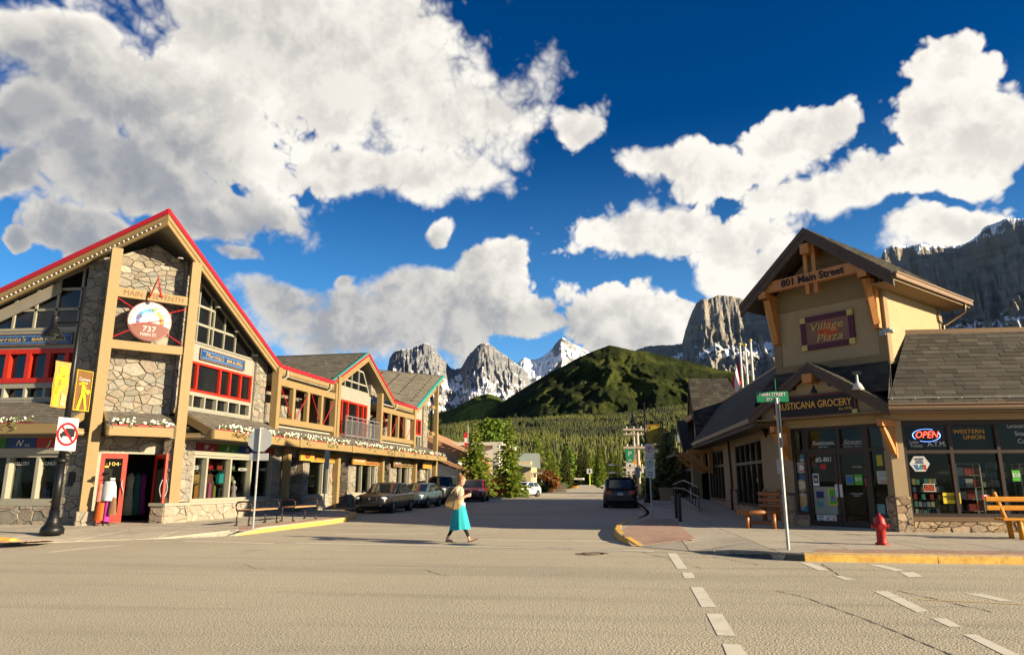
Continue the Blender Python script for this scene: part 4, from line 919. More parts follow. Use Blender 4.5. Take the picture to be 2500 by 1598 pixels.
# ---- balconies
def balcony(s0, s1, mids, rods_, seed):
    b1('beam', M_CREAM, FS, (s0, s1, 5.66, 5.97, -.16, .1)); b1('beam', M_CREAM, FS, (s0, s1, 3.98, 4.25, -.16, .1))
    b1('balcony_floor', M_SOFF, FS, (s0, s1, 3.86, 3.98, -2.4, -.1)); 
    for s in mids: b1('baluster', M_CREAM, FS, (s-.11, s+.11, 4.25, 5.66, -.10, .09))
    bk = MB(); bk.box(FS, s0-.2, s1+2.2, 3.98, 6.7, -2.6, -2.4); bk.box(FS, s1+.35, s1+.5, 3.98, 6.6, -2.4, -.65); bk.box(FS, s0-.25, s0-.12, 3.98, 6.6, -2.4, -.65); bk.build('balcony_wall', mat('brown_siding', (.20, .115, .075), .7), LB)
    b1('window', M_REDF, FS, (s0+.4, s1-.4, 4.3, 4.36, -2.4, -2.34), (s0+.4, s1-.4, 5.9, 5.98, -2.4, -2.34))
    n = 4
    for k in range(n):
        c = s0+(s1-s0)*(k+.5)/n; o = MB(); o.box(FS, c-.26, c+.26, 3.98, 5.72, -2.1, -1.6); o.build('stone_pillar', M_MORT, LB)
        stones_on(LST, FS, [(c-.26, 3.98), (c+.26, 3.98), (c+.26, 5.72), (c-.26, 5.72)], .25, -1.6, .03, .012, seed+k)
        FQ = Frame(FS.p(c-.26, 0, -2.1), FS.n); stones_on(LST, FQ, [(0, 3.98), (.5, 3.98), (.5, 5.72), (0, 5.72)], .25, .0, .03, .012, seed+k+9)
    for a, c in rods_: r = MB(); r.tube([FS.p(*a, .05), FS.p(*c, .05)], .022, 6); r.build('tie_rod', M_REDM, LB)
    b1('balcony_ceiling', M_SOFF, FS, (s0, s1, 6.15, 6.2, -2.4, -.05))
mids = [fp(FS, x, 990, 0)[0] for x in (713, 749, 783)]
balcony(8.2, 13.8, mids, [((8.25, 5.66), (9.5, 4.25)), ((9.7, 4.25), (11.0, 5.66)), ((11.2, 5.66), (12.4, 4.25)), ((12.6, 4.25), (13.7, 5.5))], 90)
mids = [fp(FS, x, 1040, 0)[0] for x in (951, 970, 988)]
balcony(20.5, 26.4, mids, [((20.6, 5.66), (21.8, 4.25)), ((22.1, 4.25), (23.3, 5.66)), ((23.6, 5.66), (24.8, 4.25)), ((25.0, 4.25), (26.3, 5.5))], 110)
for s, z0, z1, w in ((8.03, 3.72, 6.42, .3), (13.85, 3.7, 6.5, .2), (14.2, 3.66, 6.9, .3), (20.3, 3.7, 6.75, .3), (26.55, 3.68, 6.4, .3), (31.85, 3.55, 8.75, .3)): b1('post', M_CREAM, FS, (s-w/2, s+w/2, z0, z1, -.17, .14))
b1('post', M_CREAM, FS, (31.7, 32.0, .1, 3.0, -.17, .14))
# ---- middle gable bay
b1('upper_wall', M_PANEL, FS, (14.5, 20.2, 5.95, 6.62, U-.3, U), (14.5, 15.3, 3.9, 5.95, U-.3, U), (19.7, 20.2, 3.9, 5.95, U-.3, U))
b1('bay_side', M_SAGE, FS, (14.5, 15.25, 3.9, 6.3, U, U+.25))
window(FS, 15.3, 19.7, 3.98, 5.95, [16.15, 16.95, 18.35, 19.1], [], M_REDF, M_DGLASS, U+.03, LB, fw=.11, dep=.2, pane_out=-.1)
gz2 = lambda s: min(8.85-.5*abs(s-18.2)-.6, 9)
gwindow(FS, [(14.6, 6.66), (19.9, 6.66), (18.9, gz2(17.4)), (17.5, gz2(17.5))][:4], [((15.5, 6.66), (15.5, 7.0)), ((16.4, 6.66), (16.4, 7.4)), ((17.3, 6.66), (17.3, 7.8)), ((18.3, 6.66), (18.3, 7.8)), ((15.2, 7.1), (19.5, 7.1))], M_SAGE, M_DGLASS, U+.03, LB)
stone_wall('pier', FS, [(19.9, 6.6), (20.9, 6.6), (20.9, 6.75), (19.9, 7.25)], .2, U+.1, .4, 120)
rail = MB(); ro = .12
for z in (3.92, 4.95): rail.box(FS, 15.15, 20.0, z-.025, z+.025, ro-.03, ro+.02)
rail.box(FS, 15.15, 20.0, 4.74, 4.77, ro-.02, ro+.01)
for k in range(7): s = 15.17+k*.8; rail.box(FS, s-.025, s+.025, 3.75, 4.97, ro-.035, ro+.025)
for k in range(40): s = 15.2+k*.12; rail.box(FS, s-.012, s+.012, 3.95, 4.74, ro-.015, ro+.005)
rail.build('balcony_railing', M_ALU, LB)
# ---- end gable bay
b1('upper_wall', M_PANEL, FS, (26.8, 31.0, 5.95, 6.7, U-.3, U), (26.8, 27.6, 3.9, 5.95, U-.3, U), (30.0, 31.0, 3.9, 5.95, U-.3, U))
window(FS, 27.6, 30.0, 4.8, 5.95, [28.3, 29.1], [], M_REDF, M_DGLASS, U+.03, LB, fw=.12, dep=.2, pane_out=-.1)
window(FS, 27.6, 30.0, 3.95, 4.78, [28.2, 28.8, 29.4], [], M_SAGE, M_DGLASS, U+.03, LB, fw=.09, dep=.2, pane_out=-.1)
gwindow(FS, [(27.6, 6.72), (30.2, 6.72), (30.2, 7.7), (27.6, 6.9)], [((28.4, 6.72), (28.4, 7.1)), ((29.3, 6.72), (29.3, 7.4))], M_SAGE, M_DGLASS, U+.03, LB)
stone_wall('pier', FS, [(30.2, 3.9), (31.2, 3.9), (31.2, 8.1), (30.2, 7.8)], .2, U+.1, .5, 125)
b1('beam', M_CREAM, FS, (31.0, 31.7, 6.9, 7.15, -.3, -.05), (31.0, 31.7, 4.9, 5.15, -.3, -.05))
b1('end_clock', M_BLACKM, FS, (31.25, 31.45, 5.2, 6.85, -.3, -.15))
# end wall and body of the building
bd = MB(); bd.box(FS, 31.15, 31.2, 0, 6.6, -9, -.7); bd.box(FS, 2.3, 31.2, 0, 6.55, -9.2, -8.6); bd.box(FM, -12, -11.0, 0, 6.2, -8, -.3); bd.build('back_wall', M_PANEL, LB)
fl = MB(); fl.prism([FS.p(2.3, 3.55, -.3), FS.p(31.1, 3.55, -.3), FS.p(31.1, 3.55, -8.6), FS.p(2.3, 3.55, -8.6)], (0, 0, .25)); fl.build('floor_slab', M_SOFF, LB)
# ---- roofs
def rp3(s, b, z): return FS.p(s, z, -b)
def roof(poly, exposure, seed, th=.10):
    d = MB(); d.prism([q-UP*th for q in poly], (0, 0, th)); d.build('roof', M_UNDER, LB)
    s = MB(); s.prism([q-UP*(th+.06) for q in poly], (0, 0, .055)); s.build('soffit', M_SOFF, LB)
    if exposure: shingle_field(LSH, poly, exposure, .42, .02, seed)
E1 = rp3(11.3, 11.3, 10.7)
roof([rp3(0, 0, 10.7), rp3(8.26, 0, 6.57), rp3(11.3, 7.6, 8.85), E1], None, 1)
roof([C0+UP*10.7, E1, np.array([C0[0]-14, C0[1], 10.7-.44*14])], None, 2)
roof([rp3(8.26, 0, 6.57), rp3(13.64, 0, 6.57), rp3(18.2, 7.6, 8.85), rp3(11.3, 7.6, 8.85)], .20, 3)
roof([rp3(13.64, 0, 6.57), rp3(18.2, 0, 8.85), rp3(18.2, 7.6, 8.85)], .20, 4)
roof([rp3(18.2, 0, 8.85), rp3(22.76, 0, 6.57), rp3(18.2, 7.6, 8.85)], None, 5)
roof([rp3(22.76, 0, 6.57), rp3(27.3, 0, 6.57), rp3(25.9, 7.6, 8.85), rp3(18.2, 7.6, 8.85)], .2, 6)
roof([rp3(27.3, 0, 6.57), rp3(33.6, 0, 9.72), rp3(25.9, 7.7, 9.72), rp3(25.9, 7.6, 8.85)], .22, 7)
roof([rp3(33.6, 0, 9.72), rp3(36.0, 3, 9.0), rp3(30, 9, 9.0), rp3(25.9, 7.7, 9.72)], None, 8)
dk = MB(); dk.prism([rp3(11.3, 7.6, 8.6), rp3(18.2, 7.6, 8.6), rp3(25.9, 7.7, 8.6), rp3(25, 16, 8.6), rp3(11.3, 16, 8.6)], (0, 0, .2)); dk.build('roof_deck', M_UNDER, LB)
def rake(F, s0, z0, s1, z1, h=.50, red=.13, out=.0, strip=M_REDM, extra=None, nm='fascia'):
    c = MB(); c.fprism(F, [(s0, z0-red), (s1, z1-red), (s1, z1-h), (s0, z0-h)], out-.09, out); c.build(nm, M_CREAM, LB)
    c = MB(); c.fprism(F, [(s0, z0-red-.17), (s1, z1-red-.17), (s1, z1-red-.20), (s0, z0-red-.20)], out, out+.03); c.build('fascia_moulding', M_CREAM, LB)
    c = MB(); c.fprism(F, [(s0, z0+.03), (s1, z1+.03), (s1, z1-red), (s0, z0-red)], out-.13, out+.04); c.build('flashing', strip, LB)
    if extra: c = MB(); c.fprism(F, [(s0, z0+.09), (s1, z1+.09), (s1, z1+.03), (s0, z0+.03)], out-.13, out+.02); c.build('flashing', extra, LB)
rake(FM, 0.01, 10.7, -12, 10.7-.44*12, .55, .15); rake(FS, 0.0, 10.7, 8.26, 6.57, .52, .15)
rake(FS, 8.26, 6.57, 13.64, 6.57, .38, .13, nm='eave_board'); rake(FS, 13.64, 6.57, 18.2, 8.85, .46, .10, extra=M_TEAL); rake(FS, 18.2, 8.85, 22.76, 6.57, .46, .13)
rake(FS, 22.76, 6.57, 27.3, 6.57, .38, .13, nm='eave_board'); rake(FS, 27.3, 6.57, 33.6, 9.72, .40, .08, extra=M_TEAL, strip=M_TEAL)
rc = MB(); rc.tube([rp3(18.2, 0, 8.87), rp3(18.2, 7.6, 8.87)], .05, 6); rc.tube([rp3(13.64, 0, 6.6), rp3(18.2, 7.6, 8.87)], .035, 6); rc.tube([rp3(33.6, 0, 9.74), rp3(25.9, 7.7, 9.74)], .05, 6); rc.tube([rp3(8.26, 0, 6.6), rp3(11.3, 7.6, 8.87)], .035, 6); rc.build('ridge_cap', M_UNDER, LB)
for s in (8.75, 13.2, 22.9, 26.9):                        # downpipes from the eave gutters
    d = MB(); d.tube([FS.p(s, 6.4, .08), FS.p(s, 6.12, .08), FS.p(s-.06, 6.0, -.05), FS.p(s-.35, 5.92, -.55)], .055, 8); d.build('downpipe', M_SAGE, LB, smooth=True)
lights = MB()
for k in range(46):
    s = -.25-k*.16; z = 10.7+.44*s-.43; lights.ball(FM.p(s, z, .035), .035, 6, 4)
lights.build('light_string', M_WHITEP, LB, kind='stuff')
for s, z in ((1.4, 9.42), (3.9, 8.2), (5.3, 7.52), (6.8, 6.8)):
    d = MB(); q = FS.p(s, z, -.42); d.lathe(q, [(.11, -.01), (.11, -.03), (.07, -.035), (.06, .0)], 12); d.build('soffit_light', M_WHITEP, LB)
snow = MB(); rg = random.Random(4)
for k in range(60):
    r, c = divmod(k, 10); b = .9+r*1.05; s0_, s1_ = 8.6+.4*b, 13.3+.6*b; s = s0_+(s1_-s0_)*(c+.5*(r % 2))/9.5
    z = 6.57+.3*b if s < 13.64+.6*b else 8.85-.5*(18.2-s); snow.box(FS, s-.05, s+.05, z, z+.10, -b-.04, -b+.04)
for k in range(60):
    r, c = divmod(k, 10); b = .6+r*1.0; s0_, s1_ = 27.8-.1*b, 33.2-b; s = s0_+(s1_-s0_)*(c+.5*(r % 2))/9.5; z = 9.72-.5*((33.6-b)-s); snow.box(FS, s-.05, s+.05, z, z+.10, -b-.04, -b+.04)
snow.build('snow_guards', M_UNDER, LB, kind='stuff')
LST.items += LPALE.items and []
LST.build(M_STONE, LB, 240); LPALE.build(M_LSTONE, LB, 60); LSHC.build(M_CSHING, LB, 120); LSH.build(M_SHING, LB, 170)
# ================================================================== signs on the corner building
def bar_sign(F, s0, s1, z0, z1, out, label):
    t = thing('sign_board', label, 'sign', F.p((s0+s1)/2, z0, out), 'bar and grill signs')
    MB().box(F, s0, s1, z0, z1, out, out+.05).build('board', M_NAVY, t, bevel=.008)
    f = MB(); w = .03
    for q in ((s0, s1, z0, z0+w), (s0, s1, z1-w, z1), (s0, s0+w, z0, z1), (s1-w, s1, z0, z1)): f.box(F, *q, out+.05, out+.065)
    f.build('frame', mat('bronze_frame', (.30, .17, .08), .5), t)
    l = MB(); h = z1-z0
    for z in (z0+h*.2, z1-h*.2-.02): l.box(F, s0+.12, s1-.12, z, z+.022, out+.05, out+.056)
    l.build('line', M_LBLUE, t); L = s1-s0
    text("Murrieta's", F, s0+L*.30, z0+h*.33, h*.42, M_GOLD, t, out=out+.06, width=L*.40, shear=.35); text('BAR & GRILL', F, s0+L*.755, z0+h*.36, h*.28, M_GOLD, t, out=out+.06, width=L*.38, bold=.004)
    return t
bar_sign(FS, 3.24, 6.25, 6.02, 6.46, U+.02, 'blue bar and grill sign above red windows right of stone tower')
bar_sign(FM, -7.0, -3.45, 6.14, 6.56, U+.02, 'blue bar and grill sign behind the street lamp left of tower')
TH = thing('thermometer_sign', 'round white thermometer dial with coloured arc hung between cream posts', 'thermometer', FC.p(1.21, 6.22, .2))
dc, dz, dR = 1.21, 6.91, .70
M_DIALR = mat('brown_enamel', (.20, .04, .022), .4, var=.04)
b = MB(); b.disc(FC, dc, dz, dR, .12, .2, 48); b.build('rim', M_DIALR, TH)
b = MB(); b.disc(FC, dc, dz, dR-.03, .2, .215, 48); b.build('dial', M_WHITEP, TH)
b = MB(); ch = -.12; th0 = math.asin((ch-.05)/(dR-.03)); 
arc = [(dc+(dR-.035)*math.cos(a), dz+(dR-.035)*math.sin(a)) for a in np.linspace(math.pi-th0-math.pi*0, 2*math.pi+th0, 25)]
top = [(dc+x, dz-.20+.16*(1-(x/.66)**2)) for x in np.linspace(.62, -.62, 15)]
b.fprism(FC, arc+top, .2155, .224); b.build('base_segment', M_DIALR, TH)
text('737', FC, dc, dz-.36, .19, M_WHITEP, TH, out=.226, width=.42); text('MAIN ST.', FC, dc, dz-.52, .11, M_WHITEP, TH, out=.226, width=.52)
arcs = [((.10, .09, .28), 180, 203), ((.05, .07, .35), 155, 178), ((.02, .25, .60), 130, 153), ((.10, .50, .66), 92, 128), ((.35, .66, .60), 62, 90), ((.85, .55, .03), 40, 60), ((.85, .33, .03), 18, 38), ((.75, .13, .02), 0, 16), ((.6, .03, .02), -18, -2)]
for i, (c, t0, t1) in enumerate(arcs):
    b = MB(); b.ring(FC, dc, dz, .32, .45, .2155, .222, t0, t1); b.build('arc_segment', mat('dial_colour_%d' % i, c, .4, var=.03), TH)
for i, s in enumerate(('-30', '-20', '-10', '0', '10', '20', '30')):
    a = math.radians(180-i*30+(0)); a = math.radians(172-i*27.5); text(s, FC, dc+.56*math.cos(a)-.0, dz+.56*math.sin(a)-.05, .10, M_NUM, TH, out=.217, rot=a-math.pi/2)
dots = MB()
for i in range(7): a = math.radians(158-i*27.5+(0)); dots.disc(FC, dc+.575*math.cos(a), dz+.575*math.sin(a), .012, .2155, .219, 8)
dots.build('tick_dots', M_NUM, TH)
b = MB(); b.disc(FC, dc-.0, dz+.40, .075, .222, .229, 14); b.disc(FC, dc+.09, dz+.385, .06, .222, .229, 14, ); b.disc(FC, dc-.09, dz+.37, .06, .222, .229, 14); b.build('cloud_picture', mat('dial_cloud', (.12, .32, .5), .5), TH)
b = MB(); b.disc(FC, dc+.12, dz+.44, .06, .2295, .234, 14); b.build('sun_picture', mat('dial_sun', (.85, .5, .03), .5), TH)
b = MB(); b.disc(FC, dc-.35, dz+.17, .06, .2225, .23, 12); b.disc(FC, dc-.29, dz+.14, .045, .2225, .23, 12); b.build('storm_picture', mat('dial_storm', (.10, .12, .2), .5), TH)
b = MB(); b.disc(FC, dc+.37, dz+.0, .07, .2225, .23, 14); b.build('hot_picture', mat('dial_hot', (.75, .28, .02), .5), TH)
b = MB(); aN = math.radians(17)
def nd(r, o): return (dc-.02+r*math.cos(aN)-o*math.sin(aN), dz-.04+r*math.sin(aN)+o*math.cos(aN))
b.fprism(FC, [nd(-.45, -.02), nd(.36, -.012), nd(.34, -.06), nd(.47, 0), nd(.34, .06), nd(.36, .012), nd(-.45, .02)], .236, .25); b.disc(FC, dc-.02, dz-.04, .04, .236, .258, 12); b.build('needle', M_REDM, TH)
GN = thing('sundial_pointer', 'red iron A shaped pointer standing on carved timber beam', 'sundial', FC.p(1.3, 7.7, .15))
b = MB(); b.tube([FC.p(1.13, 7.78, .17), FC.p(1.27, 8.42, .5), FC.p(1.36, 7.76, .75)], [.028, .02, .03], 8); b.tube([FC.p(1.27, 8.40, .5), FC.p(1.27, 8.5, .5)], .01, 6); b.build('frame', M_REDM, GN); 
b = MB(); b.ball(FC.p(1.36, 7.72, .75), (.07, .07, .05)); b.build('weight', M_REDM, GN, smooth=True)
def panel_sign(F, s0, s1, z0, z1, out, cols, label):
    t = thing('sign_board', label, 'sign', F.p((s0+s1)/2, z0, out), 'coloured shop fascia signs'); n = len(cols); w = (s1-s0)/n
    fr = MB(); fr.box(F, s0-.04, s1+.04, z0-.03, z0, out, out+.07); fr.box(F, s0-.04, s1+.04, z1, z1+.02, out, out+.07); fr.build('frame', M_SAGE, t)
    for i, (c, L, sm) in enumerate(cols):
        o = MB().box(F, s0+i*w+.012, s0+(i+1)*w-.012, z0, z1, out, out+.05).build('panel', mat('panel_'+c[0], c[1], .45, var=.05), t)
        text(L, F, s0+(i+.42)*w, z0+(z1-z0)*.2, (z1-z0)*.62, M_WHITEP, o, out=out+.053, shear=.4); text(sm, F, s0+(i+.72)*w, z0+(z1-z0)*.18, (z1-z0)*.2, M_WHITEP, o, out=out+.053)
    return t
CR, CG, CB, CO = ('crimson', (.22, .02, .03)), ('green', (.035, .17, .02)), ('blue', (.012, .05, .20)), ('orange_red', (.40, .035, .02))
panel_sign(FS, 2.75, 8.2, 2.58, 2.90, -.05, [(CR, 'W', 'EAR'), (CG, 'A', 'RT'), (CB, 'N', 'ECK'), (CO, 'J', 'EWEL')], 'crimson green and blue sign strip above the handbag window')
panel_sign(FM, -9.2, -2.7, 2.57, 2.92, -.03, [(CG, 'E', 'TC'), (CB, 'M', 'IX'), (CR, 'W', 'EAR'), (CG, 'A', 'RT'), (CB, 'N', 'ECK'), (CO, 'J', 'EWEL')], 'green blue and red sign strip above the jewellery window')
jw = thing('window_lettering', 'white painted words on the jewellery shop window', 'lettering', FM.p(-4.2, 1.9, -.2))
text('JEWELLERY', FM, fp(FM, 50, 1122, -.26)[0], 2.03, .12, M_WHITEP, jw, out=-.26, width=.72, bold=.002); text('CARDS', FM, fp(FM, 125, 1122, -.26)[0], 2.03, .12, M_WHITEP, jw, out=-.26, width=.45, bold=.002)
jw = thing('window_lettering', 'white painted words on the handbag shop window', 'lettering', FS.p(5, 1.9, -.2))
text('BAGS', FS, 3.05, 1.93, .13, M_WHITEP, jw, out=-.22, width=.5); text('ACCESSORIES', FS, 6.4, 1.93, .12, M_WHITEP, jw, out=-.22, width=1.0); text('CARDS', FS, 7.75, 1.95, .12, M_WHITEP, jw, out=-.22, width=.5)
# small hanging shop signs under the canopy
def hang_sign(s0, s1, z0, z1, out, col, label, txt=None, tcol=None, oval=False):
    t = thing('hanging_sign', label, 'sign', FS.p((s0+s1)/2, z1, out), 'shop signs under the canopy')
    MB().box(FS, s0, s1, z0, z1, out-.03, out+.03).build('board', mat('signcol_%d' % int(s0*10), col, .5, var=.1), t)
    f = MB()
    for q in ((s0-.03, s1+.03, z0-.03, z0), (s0-.03, s1+.03, z1, z1+.03), (s0-.03, s0, z0, z1), (s1, s1+.03, z0, z1)): f.box(FS, *q, out-.04, out+.04)
    f.build('frame', M_GOLD, t)
    if oval: b = MB(); b.disc(FS, s0+(s1-s0)*.5 if not txt else s0+.35, (z0+z1)/2, .26, out+.03, out+.04, 20, .13); b.build('emblem', mat('sign_oval', (.30, .05, .02), .5), t)
    if txt: text(txt, FS, (s0+s1)/2+(.3 if oval else 0), z0+(z1-z0)*.3, (z1-z0)*.42, tcol or M_NUM, t, out=out+.035, width=(s1-s0)*(.6 if oval else .8))
hang_sign(10.0, 11.3, 2.48, 2.86, .3, (.55, .33, .04), 'yellow sign with red oval beside the stone doorway', oval=True)
hang_sign(11.4, 14.2, 2.45, 2.82, .1, (.42, .25, .04), 'wide ochre shop sign over the white flower window', 'Mountain Rodeo', M_NUM, True)
hang_sign(15.9, 17.6, 2.44, 2.80, .3, (.50, .20, .03), 'orange shop sign over third bay of canopy', 'Cornerstone', M_WHITEP)
hang_sign(17.7, 20.2, 2.44, 2.78, .1, (.28, .10, .03), 'dark wooden sign with gold frame over souvenir window', 'ROCKY TOYS', M_GOLD)
hang_sign(22.2, 23.4, 2.44, 2.80, .3, (.10, .03, .02), 'small dark brown sign over the glass fronted shop', 'HEALTH', M_WHITEP)
hang_sign(23.6, 26.2, 2.44, 2.78, .1, (.06, .045, .03), 'black shop sign beside the last cream post but one', 'OUTFITTERS', M_GOLD)
hang_sign(28.0, 29.9, 2.44, 2.82, .3, (.55, .27, .04), 'orange sign under the far end of canopy')
# ---- flower boxes
M_LEAF = piece_mat('planter_leaf', [(.06, .10, .02), (.10, .14, .03), (.14, .16, .05)], .8, .1, 20, .2)
M_FLOW = piece_mat('white_petal', [(.75, .73, .62), (.68, .68, .55), (.78, .76, .7)], .7, .1, 20, .1)
M_FLOR = mat('red_petal', (.55, .03, .03), .6)
def flower_box(F, s0, s1, z, out, label, seed):
    rg = random.Random(seed); t = thing('flower_box', label, 'flower box', F.p((s0+s1)/2, z, out), 'flower boxes along the canopies')
    MB().box(F, s0, s1, z+.02, z+.10, out-.26, out-.05).build('box', M_REDM, t)
    lf, fl = MB(), MB(); N = int((s1-s0)*70)
    for k in range(N):
        s = rg.uniform(s0, s1); dens = .5+.5*math.sin(s*3.1+seed)+rg.uniform(-.3, .3)
        if dens < .15: continue
        droop = rg.random()**2.2*(.35 if math.sin(s*2.2+seed*2) > .25 else .12); q = F.p(s, z+.17+rg.uniform(-.05, .10)-droop, out-.10+rg.uniform(-.1, .08)+droop*.35)
        d = np.array([rg.uniform(-1, 1) for _ in range(3)]); d /= np.linalg.norm(d); e = np.cross(d, [rg.uniform(-1, 1) for _ in range(3)]); e /= np.linalg.norm(e)+1e-6; r = rg.uniform(.04, .085)
        lf.add([q-d*r, q+e*r*.6, q+d*r, q-e*r*.6], [(0, 1, 2, 3)])
        if rg.random() < .44 and droop < .16:
            q = F.p(s, z+.20+rg.uniform(-.03, .12)-droop, out-.06+rg.uniform(-.08, .1)+droop*.3); r = rg.uniform(.03, .052); nn = 5
            c = q+F.n*.02; ring = [q+r*(math.cos(2*math.pi*i/nn)*F.d+math.sin(2*math.pi*i/nn)*(UP*.8+F.n*rg.uniform(-.5, .5))) for i in range(nn)]; fl.add([c]+ring, [(0, 1+i, 1+(i+1) % nn) for i in range(nn)])
    lf.build('leaves', M_LEAF, t, kind='stuff'); fl.build('blossoms', M_FLOW, t, kind='stuff')
flower_box(FC, .35, 2.15, 3.22, .82, 'box of white trailing flowers above the red corner door', 1)
flower_box(FM, -9.0, -3.0, 3.22, 1.22, 'box of white flowers on canopy above the jewellery window', 2)
for i in range(5): flower_box(FS, cuts[i]+.35, cuts[i+1]-(.5 if i else .2), 3.22, 1.22, ['box of white flowers above the handbag window canopy', 'box of white flowers above the wide ochre shop sign', 'box of white flowers below the grey balcony railing', 'box of white flowers below the second timber balcony', 'box of white flowers at the far canopy end'][i], 3+i)
ALB = .85
# ================================================================== grocery building on the right
RC = Frame((8.1, 21.3), (1, -1)); RM = Frame((8.1, 21.3), (1, 0)); RS = Frame((6.0, 23.8), (0, -1)); TW = Frame((8.47, 21.64), (1, 1))
M_TAN = mat('tan_stucco', (.37, .275, .155), .9, var=.06, vscale=3, bump=.35, bscale=60)
M_TRIM = mat('tan_trim', (.24, .17, .09), .85, var=.06, bump=.2, bscale=50)
M_BROWN = mat('brown_fascia', (.075, .052, .042), .7, var=.08, bump=.1)
M_BRN2 = mat('bronze_frame_dark', (.035, .022, .016), .45, var=.06)
M_GUT = mat('bronze_gutter', (.20, .125, .07), .45, .3, var=.05)
M_TIMB = wood_mat('orange_timber', (.30, .105, .015), (.48, .20, .04), .5)
M_RSH = piece_mat('asphalt_shingle', [(.016, .013, .010), (.046, .040, .029), (.026, .021, .016), (.066, .058, .042), (.052, .045, .033), (.021, .016, .012), (.058, .051, .037)], .9, .4, 50, .3)
M_RSTONE = piece_mat('sandstone', [(.36, .24, .13), (.42, .30, .18), (.30, .20, .12), (.46, .34, .21), (.38, .28, .19), (.33, .25, .17)], .85, .6, 10, .3)
M_RMORT = mat('dark_mortar', (.17, .13, .09), .95, var=.2, vscale=14, bump=.4)
M_BOARD = mat('black_signboard', (.012, .010, .010), .5)
M_ORANGE = mat('orange_gold_lettering', (.80, .42, .06), .4)
RB = thing('grocery_building', 'tan stucco corner grocery with gabled tower and dark shingle roofs', 'building', (8.1, 21.3, 0))
RST = Pieces('stone', 'small_stones'); RSHP = Pieces('shingle', 'roof_shingles')
def r1(name, m, F, *boxes, parent=None, **k):
    b = MB()
    for q in boxes: b.box(F, *q)
    return b.build(name, m, parent or RB, **k)
def rwall(name, F, region, size, out, thick, seed, stretch=1.7, depth=.045):
    if area(region) < 0: region = region[::-1]
    w = MB(); w.fprism(F, region, out-thick, out); w.build(name, M_RMORT, RB); stones_on(RST, F, region, size, out, depth, .006, seed, stretch)
# ---- Main Street front
rwall('stone_base', RM, [(.36, -.05), (9, -.05), (9, .44), (.36, .44)], .17, .0, .4, 200, 1.75)
r1('sill', M_GUT, RM, (.36, 9, .44, .50, -.4, .05), (.36, 9, .50, .55, -.4, .0))
rwall('corner_pillar', RM, [(-.06, -.05), (.36, -.05), (.36, 1.10), (-.06, 1.10)], .15, .03, .45, 201, 1.3)
FPL = Frame(RM.p(-.06, 0, .03), (-RC.n[0], -RC.n[1])) if False else Frame(RM.p(-.06, 0, -.5), (0, -1))
stones_on(RST, FPL, [(0, -.05), (.53, -.05), (.53, 1.10), (0, 1.10)], .15, .0, .04, .013, 202, 1.3); r1('pillar_core', M_RMORT, RM, (-.06, .3, -.05, 1.1, -.5, -.4))
r1('pillar', M_TAN, RM, (-.02, .34, 1.1, 3.22, -.5, .0)); r1('wall_header', M_TAN, RM, (-.1, 9, 3.2, 3.36, -.45, .0))
r1('window_header', M_BRN2, RM, (.34, 9, 3.13, 3.2, -.3, -.08))
window(RM, .36, 8.9, .55, 3.15, [1.64, 2.88, 4.1, 5.3, 6.5, 7.7], [2.32], M_BRN2, M_GLASS, -.10, RB, fw=.09, dep=.14, name='shop_window', pane_out=-.08)
r1('soffit', M_TRIM, RM, (-.2, 9.4, 3.36, 3.40, -.45, .72))
g = MB(); g.box(RM, -.25, 9.5, 3.42, 3.56, .72, .80); g.box(RM, -.25, 9.5, 3.56, 3.60, .70, .84); g.box(RM, -.25, 9.5, 3.46, 3.50, .80, .825); g.build('gutter', M_GUT, RB)
r1('fascia', M_BRN2, RM, (-.2, 9.4, 3.38, 3.56, .66, .715))
# ---- entrance across the corner
rs = lambda px, y=1150, o=-.3: fp(RC, px, y, o)[0]
m1, m2, mc = rs(1972), rs(2120), rs(2050, 1200)
rwall('stone_base', RC, [(-3.22, -.05), (m1-.03, -.05), (m1-.03, .50), (-3.22, .50)], .17, -.24, .4, 203, 1.7)
rwall('stone_base', RC, [(m2+.03, -.05), (.10, -.05), (.10, .50), (m2+.03, .50)], .16, -.24, .4, 204, 1.5)
window(RC, -3.2, m1, .50, 3.16, [], [2.42], M_BRN2, M_GLASS, -.28, RB, fw=.09, dep=.14, name='side_light', pane_out=-.08)
window(RC, m2, .1, .50, 3.16, [], [2.42], M_BRN2, M_GLASS, -.28, RB, fw=.09, dep=.14, name='side_light', pane_out=-.08)
window(RC, m1+.002, m2-.002, 2.40, 3.16, [rs(2043.8, 1050)], [], M_BRN2, M_GLASS, -.283, RB, fw=.09, dep=.14, name='transom_window', pane_out=-.08)
doors = []
for a, c in ((m1+.01, mc-.01), (mc+.01, m2-.01)):
    d = MB()
    for q in ((a, a+.09, .18, 2.40), (c-.09, c, .18, 2.40), (a+.09, c-.09, 2.30, 2.40), (a+.09, c-.09, .18, .34)): d.box(RC, *q, -.36, -.30)
    d = d.build('door', M_BRN2, RB); MB().box(RC, a+.09, c-.09, .34, 2.30, -.335, -.325).build('pane', M_GLASS, d); doors.append((d, a, c))
for (d, a, c), h in zip(doors, (doors[0][2]-.10, doors[1][1]+.02)): MB().box(RC, h, h+.08, 1.05, 1.42, -.29, -.25).build('handle', M_WHITEP, d)
r1('threshold', M_ALU, RC, (m1, m2, .15, .18, -.5, -.22))
r1('entrance_header', M_TAN, RC, (-3.3, .15, 3.16, 3.42, -.5, -.22))
